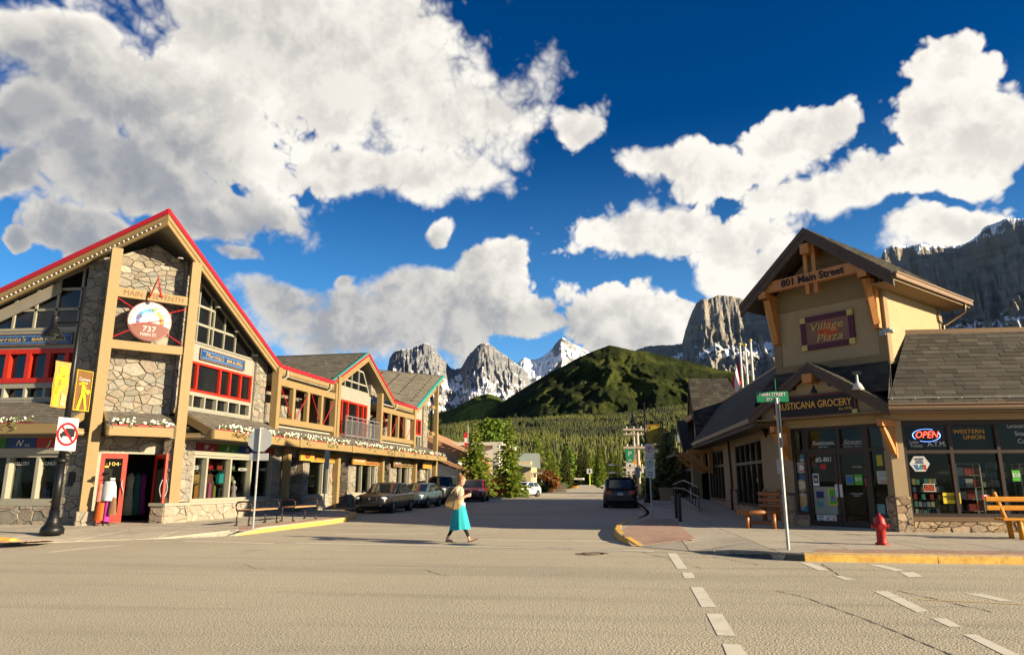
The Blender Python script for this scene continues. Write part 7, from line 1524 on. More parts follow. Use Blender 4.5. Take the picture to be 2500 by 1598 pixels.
def cloth_rack(s, col, lab): 
    t = thing('hanging_garment', lab, 'garment', FC.p(s, .2, -1.7), 'garments inside the red door'); b = MB(); b.lathe(FC.p(s, .35, -1.7), [(.22, 0), (.18, .4), (.12, .9), (.15, 1.3), (.05, 1.45)], 12, .6); b.build('cloth', mat('garm_%d' % int(col[0]*999+col[2]*99), col, .8, var=.3, vscale=14), t, smooth=True)
cloth_rack(1.9, (.18, .02, .14), 'purple gown inside the open red door'); cloth_rack(1.5, (.35, .38, .28), 'pale green garment in the doorway centre'); cloth_rack(1.72, (.02, .09, .08), 'dark green dress behind the purple gown')
# right side: street name sign
sp = thing('street_name_sign', 'green street name blades on a steel post by yellow kerb', 'street sign', gz(1925, 1341, .15)); q = np.array(sp.location); FN = Frame(q, (1, .0)); b = MB(); b.tube([q, q+UP*3.08], .034, 8); b.build('post', M_POST, sp)
b = MB(); b.box(FN, -.40, .25, 3.00, 3.22, -.006, .006); b.build('blade', M_GREENS, sp); b = MB(); b.box(Frame(q, (.25, 1)), -.32, .32, 3.26, 3.48, -.006, .006); b.build('blade', M_GREENS, sp)
text('MAIN STREET', FN, -.075, 3.125, .075, M_WHITEP, sp, out=.008, width=.54, bold=.002); text('(8TH ST)', FN, -.075, 3.025, .068, M_WHITEP, sp, out=.008, width=.28)
b = MB(); b.fprism(Frame(q, (.22, 1)), [(.34*math.cos(math.radians(22.5+45*k)), 2.66+.34*math.sin(math.radians(22.5+45*k))) for k in range(8)], .04, .052); b.build('stop_plate', M_POST, sp); b = MB(); b.box(Frame(q, (.22, 1)), -.25, .25, 2.05, 2.26, .04, .05); b.build('tab_plate', M_POST, sp)
# hydrant
hy = thing('fire_hydrant', 'red fire hydrant with worn paint on pavement before the door', 'fire hydrant', gz(2154, 1329, .15)); q = np.array(hy.location)
b = MB(); b.lathe(q, [(.17, 0), (.17, .03), (.135, .04), (.125, .08), (.125, .48), (.155, .50), (.155, .54), (.14, .56), (.135, .62), (.10, .70), (.045, .74), (.03, .75), (.03, .80), (0, .81)], 20); b.build('barrel', M_HYD, hy, smooth=True)
for dx, dy, r, l in ((-1, 0, .05, .20), (1, 0, .05, .20), (-.15, -1, .075, .20)):
    d = np.array([dx, dy, 0.])/math.hypot(dx, dy); b = MB(); b.tube([q+UP*.46+d*.08, q+UP*.46+d*l], r, 10); b.tube([q+UP*.46+d*l, q+UP*.46+d*(l+.03)], r*1.2, 8); b.build('outlet', M_HYD, hy)
b = MB(); b.lathe(q+UP*.03, [(.19, 0), (.19, .02)], 8); b.build('flange', M_HYD, hy); hy.scale = (.78, .78, .84)
# log seat by the mail slot, orange bench
lg = thing('log_bench', 'rustic red log seat with high back against the side wall', 'bench', gz(1858, 1288, .15), 'rustic benches'); q = np.array(lg.location)
for dx, dy in ((-.42, -.2), (.30, -.38), (-.28, .3), (.45, .15)): b = MB(); b.tube([q+[dx, dy, 0], q+[dx, dy, .42]], .065, 9); b.build('leg', M_LOG, lg, smooth=True)
for k in range(4): b = MB(); o = np.array([.09*k, -.13*k, 0])*.9+np.array([-.12, .2, 0]); b.tube([q+o+[-.55, -.30, .46], q+o+[.48, .25, .46]], .07, 9); b.build('seat_log', M_LOG, lg, smooth=True)
for dx, dy in ((.22, .42), (.58, .30)): b = MB(); b.tube([q+[dx, dy, .2], q+[dx+.08, dy+.05, 1.12]], .07, 9); b.build('back_post', M_LOG, lg, smooth=True)
for z in (.62, .80, .98): b = MB(); b.tube([q+[.05, .36, z], q+[.68, .24, z]], .065, 9); b.build('back_log', M_LOG, lg, smooth=True)
b = MB(); b.tube([q+[-.35, .05, .16], q+[.40, -.1, .16]], .05, 8); b.build('stretcher', M_LOG, lg, smooth=True)
ob = thing('plank_bench', 'bright orange plank bench at the right edge of pavement', 'bench', gz(2470, 1314, .15), 'rustic benches'); q = np.array(ob.location)+np.array([.15, 0, 0])
for z in (.72, .93): b = MB(); b.box(WF, q[0]-.62, q[0]+1.4, q[2]+z-.06, q[2]+z+.06, -(q[1]+.05), -(q[1]+.0)); b.build('back_plank', M_ORNG, ob, bevel=.02)
for k in range(3): b = MB(); b.box(WF, q[0]-.5, q[0]+1.4, q[2]+.44, q[2]+.49, -(q[1]-.02-.15*k), -(q[1]-.15-.15*k)); b.build('seat_plank', M_ORNG, ob, bevel=.015)
for x in (-.22, 1.1):
    b = MB(); b.bar(q+[x, -.0, .45], q+[x-.14, .1, 1.1], .09, .07); b.build('back_post', M_ORNG, ob, bevel=.015)
    for y in (-.38, .08): b = MB(); b.tube([q+[x+.12, y, 0], q+[x+.10, y, .44]], .06, 9); b.build('leg', M_ORNG, ob, smooth=True)
b = MB(); b.tube([q+[-.1, -.15, .2], q+[1.2, -.15, .2]], .035, 8); b.build('stretcher', M_ORNG, ob)
# black bollards / bike hoop
for i, px in enumerate((1652, 1661)):
    bo = thing('bollard', ['black square bollard beside bricks, farther of the pair', 'black square bollard beside bricks, nearer of the pair'][i], 'bollard', gz(px, (1264, 1272)[i], .15), 'black bollards'); q = np.array(bo.location)
    b = MB(); b.cube(q[0]-.055, q[0]+.055, q[1]-.055, q[1]+.055, q[2], q[2]+.92); b.build('post', M_BLACKM, bo, bevel=.015); b = MB(); b.cube(q[0]-.09, q[0]+.09, q[1]-.09, q[1]+.09, q[2], q[2]+.015); b.build('base_plate', M_BLACKM, bo)
# ramp and handrail
rm = thing('access_ramp', 'concrete ramp with kerb rising to the side door', 'ramp', (4.6, 35, 0)); b = MB(); b.add([(4.4, 34.0, .15), (5.9, 32.5, .15), (5.9, 40, .5), (4.4, 40, .5), (4.4, 47, .5), (5.9, 47, .5), (4.4, 34, .1), (4.4, 47, .1)], [(0, 1, 2, 3), (3, 2, 5, 4), (0, 3, 4, 7, 6)]); b.build('slope', M_CONC, rm)
b = MB(); b.prism([(4.30, 33.8, .15), (4.30, 40, .15), (4.30, 47, .15), (4.30, 47, .62), (4.30, 40, .62), (4.30, 33.8, .28)], (.16, 0, 0)); b.build('kerb_wall', M_KERB, rm)
hr = thing('handrail', 'dark steel handrail with bright top bar along ramp', 'handrail', (4.4, 34.2, .2)); zz = lambda y: .28+.34*min(1, max(0, (y-33.8)/6.2))
b = MB(); b.tube([(4.38, 34.1, zz(34.1)+.95), (4.38, 40, .62+.95), (4.38, 46, .62+.7)], .032, 8); b.build('top_rail', M_ALU, hr, smooth=True); b = MB(); b.tube([(4.38, 34.1, zz(34.1)+.5), (4.38, 40, .62+.5), (4.38, 46, .62+.5)], .025, 8); b.build('mid_rail', M_ALU, hr)
for y in (34.15, 35.4, 36.6, 37.8, 39, 40.2, 41.5, 43, 44.5, 46): b = MB(); b.tube([(4.38, y, zz(y)-.1), (4.38, y, zz(y)+.95)], .022, 6); b.build('baluster', M_BLACKM, hr)
# parking signs
def sign_post(px, py, h, plates, label, cat='road sign', r=.03, base=.15, mpost=M_POST, ang=(1, 0)):
    t = thing('road_sign', label, cat, gz(px, py, base), 'road signs down the street'); q = np.array(t.location); F = Frame(q, ang); b = MB(); b.tube([q, q+UP*h], r, 8); b.build('post', mpost, t)
    for nm, m, w, z0, z1, sym in plates:
        o = MB().box(F, -w/2, w/2, z0, z1, r, r+.012).build('plate', m, t); c = (z0+z1)/2
        if sym: 
            for kind, mm, args in sym:
                b = MB()
                if kind == 'ring': b.ring(F, args[0]*w, z0+args[1]*(z1-z0), args[2]*w, args[3]*w, r+.0125, r+.017, n=20)
                if kind == 'box': b.box(F, args[0]*w, args[1]*w, z0+args[2]*(z1-z0), z0+args[3]*(z1-z0), r+.0125, r+.018)
                if kind == 'disc': b.disc(F, args[0]*w, z0+args[1]*(z1-z0), args[2]*w, r+.0125, r+.0165, 16)
                if kind == 'text': text(args[0], F, 0, z0+args[1]*(z1-z0), args[2], mm, o, out=r+.02, width=args[3]); continue
                b.build('symbol', mm, o)
    return t
SR, SG2 = MATS['sign_red'], mat('sign_green', (.01, .22, .1), .45)
sign_post(1592, 1264, 2.78, [('a', M_WHITEP, .34, 2.25, 2.78, [('ring', SR, (0, .6, .28, .36)), ('text', M_BOARD, ('P', .47, .15, .1)), ('disc', M_BOARD, (.33, .15, .05))]), ('b', M_WHITEP, .36, 1.5, 2.22, [('ring', SG2, (0, .72, .26, .33)), ('text', SG2, ('P', .64, .13, .09)), ('box', M_BOARD, (-.3, .3, .26, .3)), ('box', M_BOARD, (-.28, .28, .12, .16)), ('box', SG2, (-.3, -.1, .46, .5))])], 'white no parking and green parking plates on nearest right post')
sign_post(1560, 1226, 2.4, [('a', M_POST, .3, 1.6, 2.3, None)], 'thin grey post with plain plate behind the minivan')
sign_post(1596, 1206, 3.4, [('a', M_WHITEP, .5, 2.7, 3.3, [('box', M_BOARD, (-.2, .2, .3, .6))]), ('b', M_POST, .5, 1.8, 2.6, [('ring', M_BOARD, (0, .6, .2, .28))])], 'grey parking plates on post beside the green cabinet')
sign_post(1541, 1205, 4.9, [('a', SG2, .95, 4.0, 4.9, [('text', M_WHITEP, ('P', .2, .55, .38))]), ('b', SG2, .75, 3.5, 3.95, [('box', M_WHITEP, (-.25, .25, .4, .6))]), ('c', M_WHITEP, .9, 2.5, 3.4, [('box', M_BOARD, (-.2, .1, .3, .8))])], 'green parking sign with white letter above the minivan', r=.05)
sign_post(1554, 1203, 4.6, [('a', mat('orange_sign', (.7, .25, .02), .5), .7, 3.2, 3.9, None), ('b', mat('faded_red_sign', (.45, .2, .14), .5), .55, 4.15, 4.6, None)], 'orange diamond warning sign beside the green parking sign', r=.05)
sign_post(1566, 1202, 3.9, [('a', M_WHITEP, .8, 2.4, 3.2, [('box', M_BOARD, (-.15, .15, .2, .85))])], 'white pedestrian crossing sign on a yellow sleeved post', r=.06, mpost=mat('lime_post', (.55, .62, .03), .5))
sign_post(1571, 1201, 3.6, [('a', mat('teal_blade', (.02, .3, .28), .5), 1.3, 3.2, 3.45, None), ('b', mat('red_cap', (.5, .03, .03), .5), .4, 3.47, 3.8, None)], 'teal street name blade with red sign far right', r=.05)
sign_post(1653, 1216, 3.3, [('a', mat('red_white_sign', (.6, .12, .1), .5), .3, 2.7, 3.3, [('box', M_WHITEP, (-.3, .3, .35, .6))])], 'narrow red and white sign by the yellow posts')
sign_post(1440, 1184, 6.0, [('a', M_WHITEP, 2.0, 4.2, 6.0, [('box', M_BOARD, (-.15, .15, .2, .8))])], 'far crossing sign on lime post in front of spruces', r=.22, mpost=MATS['lime_post'])
for i, px in enumerate((1649, 1658)): yb = thing('bollard', ['yellow pipe bollard, left of the pair behind the handrail', 'yellow pipe bollard, right of the pair behind the handrail'][i], 'bollard', gz(px, 1216, .15), 'yellow bollards'); b = MB(); q = np.array(yb.location); b.tube([q, q+UP*1.5], .13, 10); b.build('post', mat('bollard_yellow', (.62, .42, .02), .5, dirt=.2), yb); b = MB(); b.ball(q+UP*1.5, .13, 10, 6); b.build('cap', MATS['bollard_yellow'], yb, smooth=True)
street_lamp(gz(1582, 1226, .15), 6.6, 'black street lamp with one banner beyond the minivan', -1, 1.0); q = gz(1582, 1226, .15); banner(q, .1, 1.0, 3.85, 5.15, Frame(q, (1, -.1)), mat('dull_gold_banner', (.30, .19, .04), .75), 'dull gold banner with yellow figures on the far lamp', [('figure', mat('dull_yellow', (.55, .40, .04), .7), figA[0][2])])
eb = thing('utility_cabinet', 'grey green electrical cabinet beside the lamp post', 'cabinet', gz(1604, 1213, .15)); q = np.array(eb.location); M_CAB = mat('cabinet_green', (.20, .27, .22), .6, var=.05)
b = MB(); b.cube(q[0]-.5, q[0]+.5, q[1], q[1]+.7, q[2], q[2]+1.35); b.build('body', M_CAB, eb, bevel=.03); b = MB(); b.cube(q[0]-.53, q[0]+.53, q[1]-.03, q[1]+.73, q[2]+1.35, q[2]+1.45); b.build('lid', M_CAB, eb, bevel=.02); b = MB(); b.cube(q[0]+.1, q[0]+.16, q[1]-.02, q[1], q[2]+.6, q[2]+.75); b.build('lock', M_BLACKM, eb)
# utility poles and road lights
M_UPOLE = wood_mat('pale_pole', (.30, .23, .17), (.45, .36, .28), .85, 2)
def upole(px, y, ptop, label, arms, lights_=()):
    d = cam_ray(px, 1190); x = d[0]/d[1]*y; h = at_y(px, ptop, y)[2]; t = thing('utility_pole', label, 'utility pole', (x, y, 0), 'wooden power poles'); q = np.array([x, y, 0.]); b = MB(); b.tube([q, q+UP*h], [.17, .12], 9); b.build('pole', M_UPOLE, t, smooth=True)
    for dz, w in arms:
        b = MB(); b.box(WF, x-w/2, x+w/2, h-dz-.08, h-dz+.08, -y+.1, -y+.26); a = b.build('cross_arm', M_UPOLE, t)
        for k in range(4): i_ = MB(); i_.lathe((x-w/2+w*(k+.5)/4, y-.18, h-dz+.08), [(.05, 0), (.07, .08), (.04, .2)], 8); i_.build('insulator', M_WHITEP, a)
    for dz in lights_:
        b = MB(); z = h-dz; b.tube([q+UP*z, q+UP*(z+.7)+[-1.3, 0, 0], q+UP*(z+.9)+[-2.6, 0, 0]], .05, 6); a = b.build('light_arm', M_ALU, t); b = MB(); b.ball(q+UP*(z+.86)+[-3.0, 0, 0], (.5, .2, .14), 10, 6); b.build('light_head', M_WHITEP, t, smooth=True)
    return t
upole(1561, 66, 1048, 'pale wooden power pole with two cross arms by the lamp', [(.0, 2.6), (1.6, 2.6), (3.4, 2.6)]); upole(1552, 95, 1052, 'second power pole carrying road lights behind the first', [(.4, 2.6), (2.2, 2.6)], (5.2, 6.2)); upole(1543, 150, 1125, 'far power pole with stacked cross arms', [(.2, 3), (1.2, 3), (2.6, 3)], ()); upole(1532, 230, 1140, 'farthest power pole low over the road', [(.2, 3), (1.4, 3), (2.8, 3)])
def flagpole(px, y, ptop, label, flag):
    d = cam_ray(px, 1190); h = at_y(px, ptop, y)[2]; x = at_y(px, ptop, y)[0]; t = thing('flagpole', label, 'flagpole', (x, y, 0), 'white flagpoles'); q = np.array([x, y, 0.]); b = MB(); b.tube([q, q+UP*h], [.12, .085], 10); b.build('pole', mat('white_pole', (.62, .6, .6), .35, var=.03), t, smooth=True); b = MB(); b.ball(q+UP*(h+.1), .15); b.build('finial', M_GOLD, t, smooth=True)
    if flag:
        f = thing('flag', 'red and white maple leaf flag hanging limp from left pole', 'flag', q+UP*(h-4.6)); n, mm = 8, 14
        for nm, m, a0, a1 in (('hoist_stripe', 'flag_red', 0, .28), ('middle', 'flag_white', .28, .72), ('fly_stripe', 'flag_red', .72, 1)):
            b = MB(); V = []
            for j in range(mm+1):
                for i in range(n+1):
                    u = a0+(a1-a0)*i/n; v = j/mm; w_ = 1.15*u; V.append(q+[-.1-w_*(.55+.35*v*(1-v)), .18*math.sin(u*7+v*3), h-1.2-v*1.9-u*1.5])
            b.add(V, [(j*(n+1)+i, (j+1)*(n+1)+i, (j+1)*(n+1)+i+1, j*(n+1)+i+1) for j in range(mm) for i in range(n)]); b.build(nm, mat(m, (.62, .015, .02) if m == 'flag_red' else (.72, .7, .68), .8, var=.05), f, smooth=True)
flagpole(1806, 60, 843, 'left white flagpole flying the maple leaf flag', True); flagpole(1819, 60, 845, 'middle bare white flagpole behind the grocery roof', False); flagpole(1832, 60, 834, 'right bare white flagpole, tallest of the three', False)
rl = thing('roof_lamp', 'white cone lamp on the dark roof beside entrance gable', 'lamp', RM.p(.0, 4.3, .1)); q = at_y(2095, 950, 21.0); b = MB(); b.lathe(q, [(.17, 0), (.10, .14), (.035, .22), (.03, .42)], 14); b.build('lamp_shade', M_WHITEP, rl, smooth=True); b = MB(); b.cube(q[0]-.12, q[0]+.12, q[1]-.03, q[1]+.05, q[2]+.42, q[2]+.52); b.build('bracket', M_BLACKM, rl)
# far flag at the left spruce
ff = thing('flag', 'small red and white flag beside the left spruce', 'flag', at_y(1142, 1085, 72)); q = at_y(1142, 1090, 72); b = MB(); b.tube([q+[0, 0, -6], q+[0, 0, 2.2]], .04, 6); b.build('pole', M_ALU, ff)
for z0, z1, m in ((.9, 1.45, 'flag_red'), (.42, .9, 'flag_white'), (0, .42, 'flag_red')): b = MB(); b.box(WF, q[0]-.36, q[0]-.05, q[2]+z0, q[2]+z1, -q[1]-.02, -q[1]+.02); b.build('stripe', MATS[m], ff)
# ================================================================== trees
M_BARK = mat('spruce_bark', (.09, .062, .045), .95, var=.25, vscale=10, bump=.6)
def leafmat(name, cols, trans=.38):
    if name in MATS: return MATS[name]
    m = piece_mat(name, cols, .75, .15, 8, .25); t = NT(m.node_tree); b = t.n['Principled BSDF']; out = t.n['Material Output']
    tl = t.add('ShaderNodeBsdfTranslucent'); src = b.inputs['Base Color'].links[0].from_socket; t.lk(src, tl.inputs[0]); mx = t.add('ShaderNodeMixShader'); mx.inputs[0].default_value = trans
    t.lk(b.outputs[0], mx.inputs[1]); t.lk(tl.outputs[0], mx.inputs[2]); t.lk(mx.outputs[0], out.inputs[0]); b.inputs['Specular IOR Level'].default_value = .2; return m
L_SPR = leafmat('spruce_needles', [(.13, .19, .022), (.21, .27, .03), (.16, .22, .026), (.26, .30, .04), (.10, .15, .02)])
L_BLUE = leafmat('blue_spruce_needles', [(.14, .16, .06), (.22, .235, .09), (.18, .195, .075), (.27, .27, .11), (.11, .13, .05)])
L_DARK = leafmat('dark_spruce_needles', [(.05, .07, .016), (.08, .10, .022), (.11, .11, .024), (.06, .08, .018), (.13, .11, .026)])
L_LIGHT = leafmat('birch_leaves', [(.13, .21, .025), (.17, .25, .03), (.10, .17, .02), (.20, .27, .045)], .35)
L_RUST = leafmat('rust_leaves', [(.20, .08, .02), (.26, .11, .03), (.15, .06, .02), (.22, .13, .03)], .3)
L_GRN = leafmat('hedge_leaves', [(.05, .09, .015), (.09, .14, .02), (.12, .17, .03)], .3)
def spruce_mesh(H, R, seed, dens=1.0, tuft=.30, gap=.0, z0=.06):
    rg = np.random.default_rng(seed); V = []; Fc = []
    z = H*z0
    while z < H*.985:
        f = 1-(z-H*z0)/(H*(1-z0)); rad = R*(f**.85)*(.80+.35*rg.random())+.08; nb = max(4, int((5+10*f)*dens)); a0 = rg.random()*6.28
        for k in range(nb):
            a = a0+6.283*k/nb+rg.normal(0, .22); L = rad*rg.uniform(.62, 1.12); d = np.array([math.cos(a), math.sin(a), 0]); up_ = rg.uniform(.0, .22)
            ns = max(3, int(L/(tuft*.55))); s_ = np.array([-d[1], d[0], 0])
            for i in range(ns):
                t = (i+rg.random())/ns; p = d*L*t+np.array([0, 0, z+L*(up_*t-.42*t*t+.16*t**3)])
                for q in range(3):
                    sz = tuft*(.55+.7*f)*rg.uniform(.6, 1.25)*(1.1-.35*t); dr = d*rg.uniform(.3, 1.0)+s_*rg.normal(0, .75)*(1.15-t*.5)+np.array([0, 0, rg.uniform(-.55, .12)]); dr /= np.linalg.norm(dr)
                    w = np.cross(dr, rg.normal(size=3)); w /= np.linalg.norm(w)+1e-6; b = len(V)
                    V += [tuple(p-w*sz*.12), tuple(p+dr*sz*.5-w*sz*.25), tuple(p+dr*sz), tuple(p+dr*sz*.5+w*sz*.25)]; Fc.append((b, b+1, b+2, b+3))
        z += H*rg.uniform(.018, .030)*(1+gap*rg.random())/dens**.3
    for k in range(8): b = len(V); a = k*.8; V += [(.0, 0, H*.97), (.10*math.cos(a), .10*math.sin(a), H*.985), (0, 0, H*1.02)]; Fc.append((b, b+1, b+2))
    return V, Fc
def rawmesh(name, V, Fc, m):
    me = bpy.data.meshes.new(name); me.from_pydata(V, [], Fc); me.materials.append(m); return me
def put(name, me, parent, loc=(0, 0, 0)):
    o = bpy.data.objects.new(name, me); COL.objects.link(o); o.parent = parent; o.location = loc; return o
def trunk_mesh(H, r, lean=0):
    b = MB(); b.tube([(0, 0, -.2), (0, 0, H*.12), (lean*.4, 0, H*.5), (lean, 0, H*.97)], [r*1.3, r, r*.6, r*.08], 9); return rawmesh('trunk', b.v, b.f, M_BARK)
def tree(name, label, x, y, H, mesh, trunk, rz=0, sc=1.0, group='trees along the street', parts=('trunk', 'crown')):
    t = thing(name, label, 'tree', (x, y, -.03), group); put('trunk', trunk, t); put('crown', mesh, t); t.rotation_euler[2] = rz; t.scale = (sc, sc, sc) if not isinstance(sc, tuple) else sc; return t
def xat(px, y): d = cam_ray(px, 1180); return d[0]/d[1]*y
def hat(px, py, y): return at_y(px, py, y)[2]
H = hat(1155, 1024, 64); tree('spruce_tree', 'broad bright spruce with bare reddish tip at left of pair', xat(1160, 64), 64, H, rawmesh('crown', *spruce_mesh(H, 2.25, 1, .95, .46, .7), L_SPR), trunk_mesh(H, .2))
H = hat(1233, 1017, 68); tree('spruce_tree', 'tall narrow bright green spruce by the white pillar', xat(1243, 68), 68, H, rawmesh('crown', *spruce_mesh(H, 1.9, 2, 1.05, .46, .5), L_SPR), trunk_mesh(H, .22))
H = hat(1625, 1035, 57); tree('spruce_tree', 'large pale blue spruce beside the dark porch roof', xat(1632, 57), 57, H, rawmesh('crown', *spruce_mesh(H, 2.2, 3, 1.2, .46, .2), L_BLUE), trunk_mesh(H, .25))
H = hat(1080, 1040, 95); tree('spruce_tree', 'brownish spruce rising behind the end post', xat(1070, 95), 95, H, rawmesh('crown', *spruce_mesh(H, 2.8, 4, .9, .7), L_DARK), trunk_mesh(H, .25))
dm = [rawmesh('crown', *spruce_mesh(14, 3.0-.25*i, 10+i, .8, .85, .3), [L_SPR, L_DARK, L_DARK][i]) for i in range(3)]; dt = trunk_mesh(14, .24)
labs = ['tall golden green spruce behind the beige house', 'slim reddish spruce right of the beige house', 'wide spruce leaning over the rusty shrub', 'low dark spruce behind the low shop']
for (px, top, y, k, sw), lb_ in zip(((1312, 1052, 120, 0, 1.25), (1338, 1063, 124, 0, .8), (1352, 1105, 118, 0, 1.35), (1382, 1090, 150, 1, 1.0)), labs):
    h = hat(px, top, y); tree('spruce_tree', lb_, xat(px, y), y, 14, dm[k], dt, px, (h/14*sw, h/14*sw, h/14), 'spruces beyond the houses')
rg = random.Random(12)
FARL = ['dark spruce in the row closing the street', 'sunlit spruce in the row closing the street', 'dense spruce low in the shade at street end']
for i in range(64):
    px = rg.uniform(1392, 1500) if i < 34 else (rg.uniform(1490, 1600) if i < 52 else rg.uniform(1000, 1400)); y = rg.uniform(335, 420); top = rg.uniform(1085, 1128) if i < 34 else rg.uniform(1095, 1140)
    h = max(5, hat(px, top, y)); k = rg.randrange(3); x = xat(px, y)
    t = tree('spruce_tree', FARL[k], x, y, 14, dm[k], dt, rg.random()*6, (h/14*.95, h/14*.95, h/14), ['spruces closing the street, first kind', 'spruces closing the street, second kind', 'spruces closing the street, third kind'][k])
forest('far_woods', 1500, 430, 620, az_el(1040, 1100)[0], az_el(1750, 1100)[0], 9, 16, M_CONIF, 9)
def leafy(V, Fc, c, r, n, sz, rg, squash=1.0):
    for _ in range(n):
        d = rg.normal(size=3); d /= np.linalg.norm(d); p = np.array(c)+d*np.array(r)*(rg.random()**.4)
        a = rg.normal(size=3); a /= np.linalg.norm(a); w = np.cross(a, rg.normal(size=3)); w /= np.linalg.norm(w)+1e-6; s = sz*rg.uniform(.5, 1.3); b = len(V)
        V += [tuple(p-a*s), tuple(p+w*s*.6), tuple(p+a*s), tuple(p-w*s*.6)]; Fc.append((b, b+1, b+2, b+3))
def broad(name, label, cat, x, y, H, W_, m, seed, n=3000, sz=.28, base=.25, group=None):
    rg = np.random.default_rng(seed); V, Fc = [], []
    for k in range(16): a = rg.random()*6.28; z = base+(1-base)*rg.random(); rr = W_*(.75*math.sin(math.pi*min(.95, max(.12, (z-base)/(1-base)*.85+.12)))); q = rg.random()**.5*rr*.75; leafy(V, Fc, (q*math.cos(a), q*math.sin(a), z*H), (W_*.33, W_*.33, H*.13), n//16, sz, rg)
    t = thing(name, label, cat, (x, y, -.03), group); put('crown', rawmesh('crown', V, Fc, m), t); b = MB(); b.tube([(0, 0, -.1), (0, 0, H*.35), (.1, 0, H*.8)], [.18, .12, .03], 8)
    for k in range(5): a = k*1.3; b.tube([(0, 0, H*(.28+.06*k)), (W_*.35*math.cos(a), W_*.35*math.sin(a), H*(.5+.07*k))], [.07, .02], 6)
    put('trunk', rawmesh('trunk', b.v, b.f, M_BARK), t); return t
broad('birch_tree', 'bright yellow green broadleaf tree between the two spruces', 'tree', xat(1200, 90), 90, hat(1200, 1035, 90), 4.6, L_LIGHT, 1, 5200, .36, .3)
broad('birch_tree', 'slim bright green birch in front of dark spruces', 'tree', xat(1386, 160), 160, hat(1386, 1100, 160), 2.6, L_LIGHT, 2, 1400, .45, .2)
broad('shrub', 'rusty orange round shrub beside the beige house', 'shrub', xat(1338, 104), 104, hat(1338, 1150, 104), 2.3, L_RUST, 3, 2400, .24, .05)
broad('shrub', 'dark green hedge bush under the rusty shrub', 'shrub', xat(1322, 101), 101, hat(1322, 1180, 101), 1.3, L_GRN, 4, 900, .2, .0); broad('shrub', 'green bush left of the far dark hatchback', 'shrub', xat(1372, 112), 112, hat(1372, 1178, 112), 1.8, L_GRN, 5, 900, .22, .0)
broad('shrub', 'small yellow green bush far along the left kerb', 'shrub', xat(1462, 190), 190, hat(1462, 1172, 190), 1.6, L_LIGHT, 6, 500, .3, .0); broad('shrub', 'dark bush at the foot of power poles', 'shrub', xat(1562, 75), 75, 2.3, 1.4, L_GRN, 7, 900, .2, .0)
broad('shrub', 'green bush by the street name blade far right', 'shrub', xat(1580, 80), 80, 2.0, 1.3, L_GRN, 8, 800, .2, .0)
# ================================================================== buildings farther down the street
M_WSTUC = mat('white_stucco', (.58, .55, .49), .9, var=.05, vscale=2, dirt=.12, bump=.2); M_BRROOF = mat('tan_roof', (.40, .215, .11), .8, var=.12, vscale=6, bump=.2); M_GROOF = mat('grey_green_roof', (.30, .34, .29), .8, var=.1, vscale=5, bump=.3); M_BEIGE = mat('beige_siding', (.56, .45, .27), .8, var=.05, vscale=3)
def house(label, name='building'): return thing(name, label, 'building', (0, 0, 0), 'buildings beyond the corner building')
hb = house('white stucco hall with broad tan roof behind the corner building'); y = 65.5; hb.location = (-17, y, 0)
pts = [at_y(1040, 1062, y), at_y(1145, 1112, y)]; zr = pts[0][2]+1.9; xr = pts[0][0]-5; xe, ze = pts[1][0], pts[1][2]
b = MB(); b.prism([(xe-1.0, y, 0), (xr-9, y, 0), (xr-9, y, ze-.2), (xr, y, zr-.3), (xe-1.0, y, ze+.15)], (0, 17, 0)); b.build('wall', M_WSTUC, hb)
for xx in (xe, xr-10): b = MB(); b.prism([(xx, y-1.0, ze-.25 if xx == xe else ze-.4), (xr, y-1.0, zr-.2), (xr, y-1.0, zr+.25), (xx, y-1.0, ze+.2)], (0, 19, 0)); b.build('roof', M_BRROOF, hb)
hc = house('low white annex with tan roof edge behind parked cars'); y = 63.4; hc.location = (-14, y, 0); p0, p1 = at_y(1085, 1118, y), at_y(1146, 1148, y)
b = MB(); b.prism([(p1[0]-.6, y, 0), (p0[0]-3, y, 0), (p0[0]-3, y, p0[2]+.4), (p1[0]-.6, y, p1[2]-.1)], (0, 1.9, 0)); b.build('wall', M_WSTUC, hc); b = MB(); b.prism([(p1[0], y-.6, p1[2]-.2), (p0[0]-4, y-.6, p0[2]+1.15), (p0[0]-4, y-.6, p0[2]+1.45), (p1[0], y-.6, p1[2]+.1)], (0, 2.3, 0)); b.build('roof', M_BRROOF, hc)
b = MB(); x1 = at_y(1128, 1180, y)[0]; b.cube(x1, x1+.9, y-.15, y+.05, 0, 2.4); b.build('door', mat('maroon_door', (.12, .03, .03), .6), hc)
hd_ = house('white flat roofed shop with a tall white pillar'); y = 76; xl, xr_ = xat(1150, y), xat(1216, y); zt = hat(1190, 1087, y); hd_.location = (xl, y, 0)
b = MB(); b.cube(xl-8, xr_-.3, y, y+12, 0, zt); b.build('wall', M_WSTUC, hd_); b = MB(); b.cube(xl-8.3, xr_+.5, y-.6, y+12.3, zt, zt+.35); b.build('roof', M_WSTUC, hd_); b = MB(); b.cube(xl-3, xr_-.8, y-1.4, y-.02, zt-3.1, zt-1.7); b.build('awning', M_BRROOF, hd_)
b = MB(); xa = xat(1204, 70); b.cube(xa, xa+.62, 69.6, 70.3, 0, hat(1209, 1085, 70)); b.build('pillar', M_WSTUC, hd_)
rf = thing('fence', 'short red wooden fence between white pillar and spruce', 'fence', (xat(1195, 67), 67, 0))
for k in range(9): b = MB(); x = xat(1184, 67)+k*.22; b.cube(x, x+.18, 66.98, 67.02, .1, 1.9+.15*(k % 2)); b.build('plank', mat('red_fence', (.26, .07, .035), .8, var=.15), rf)
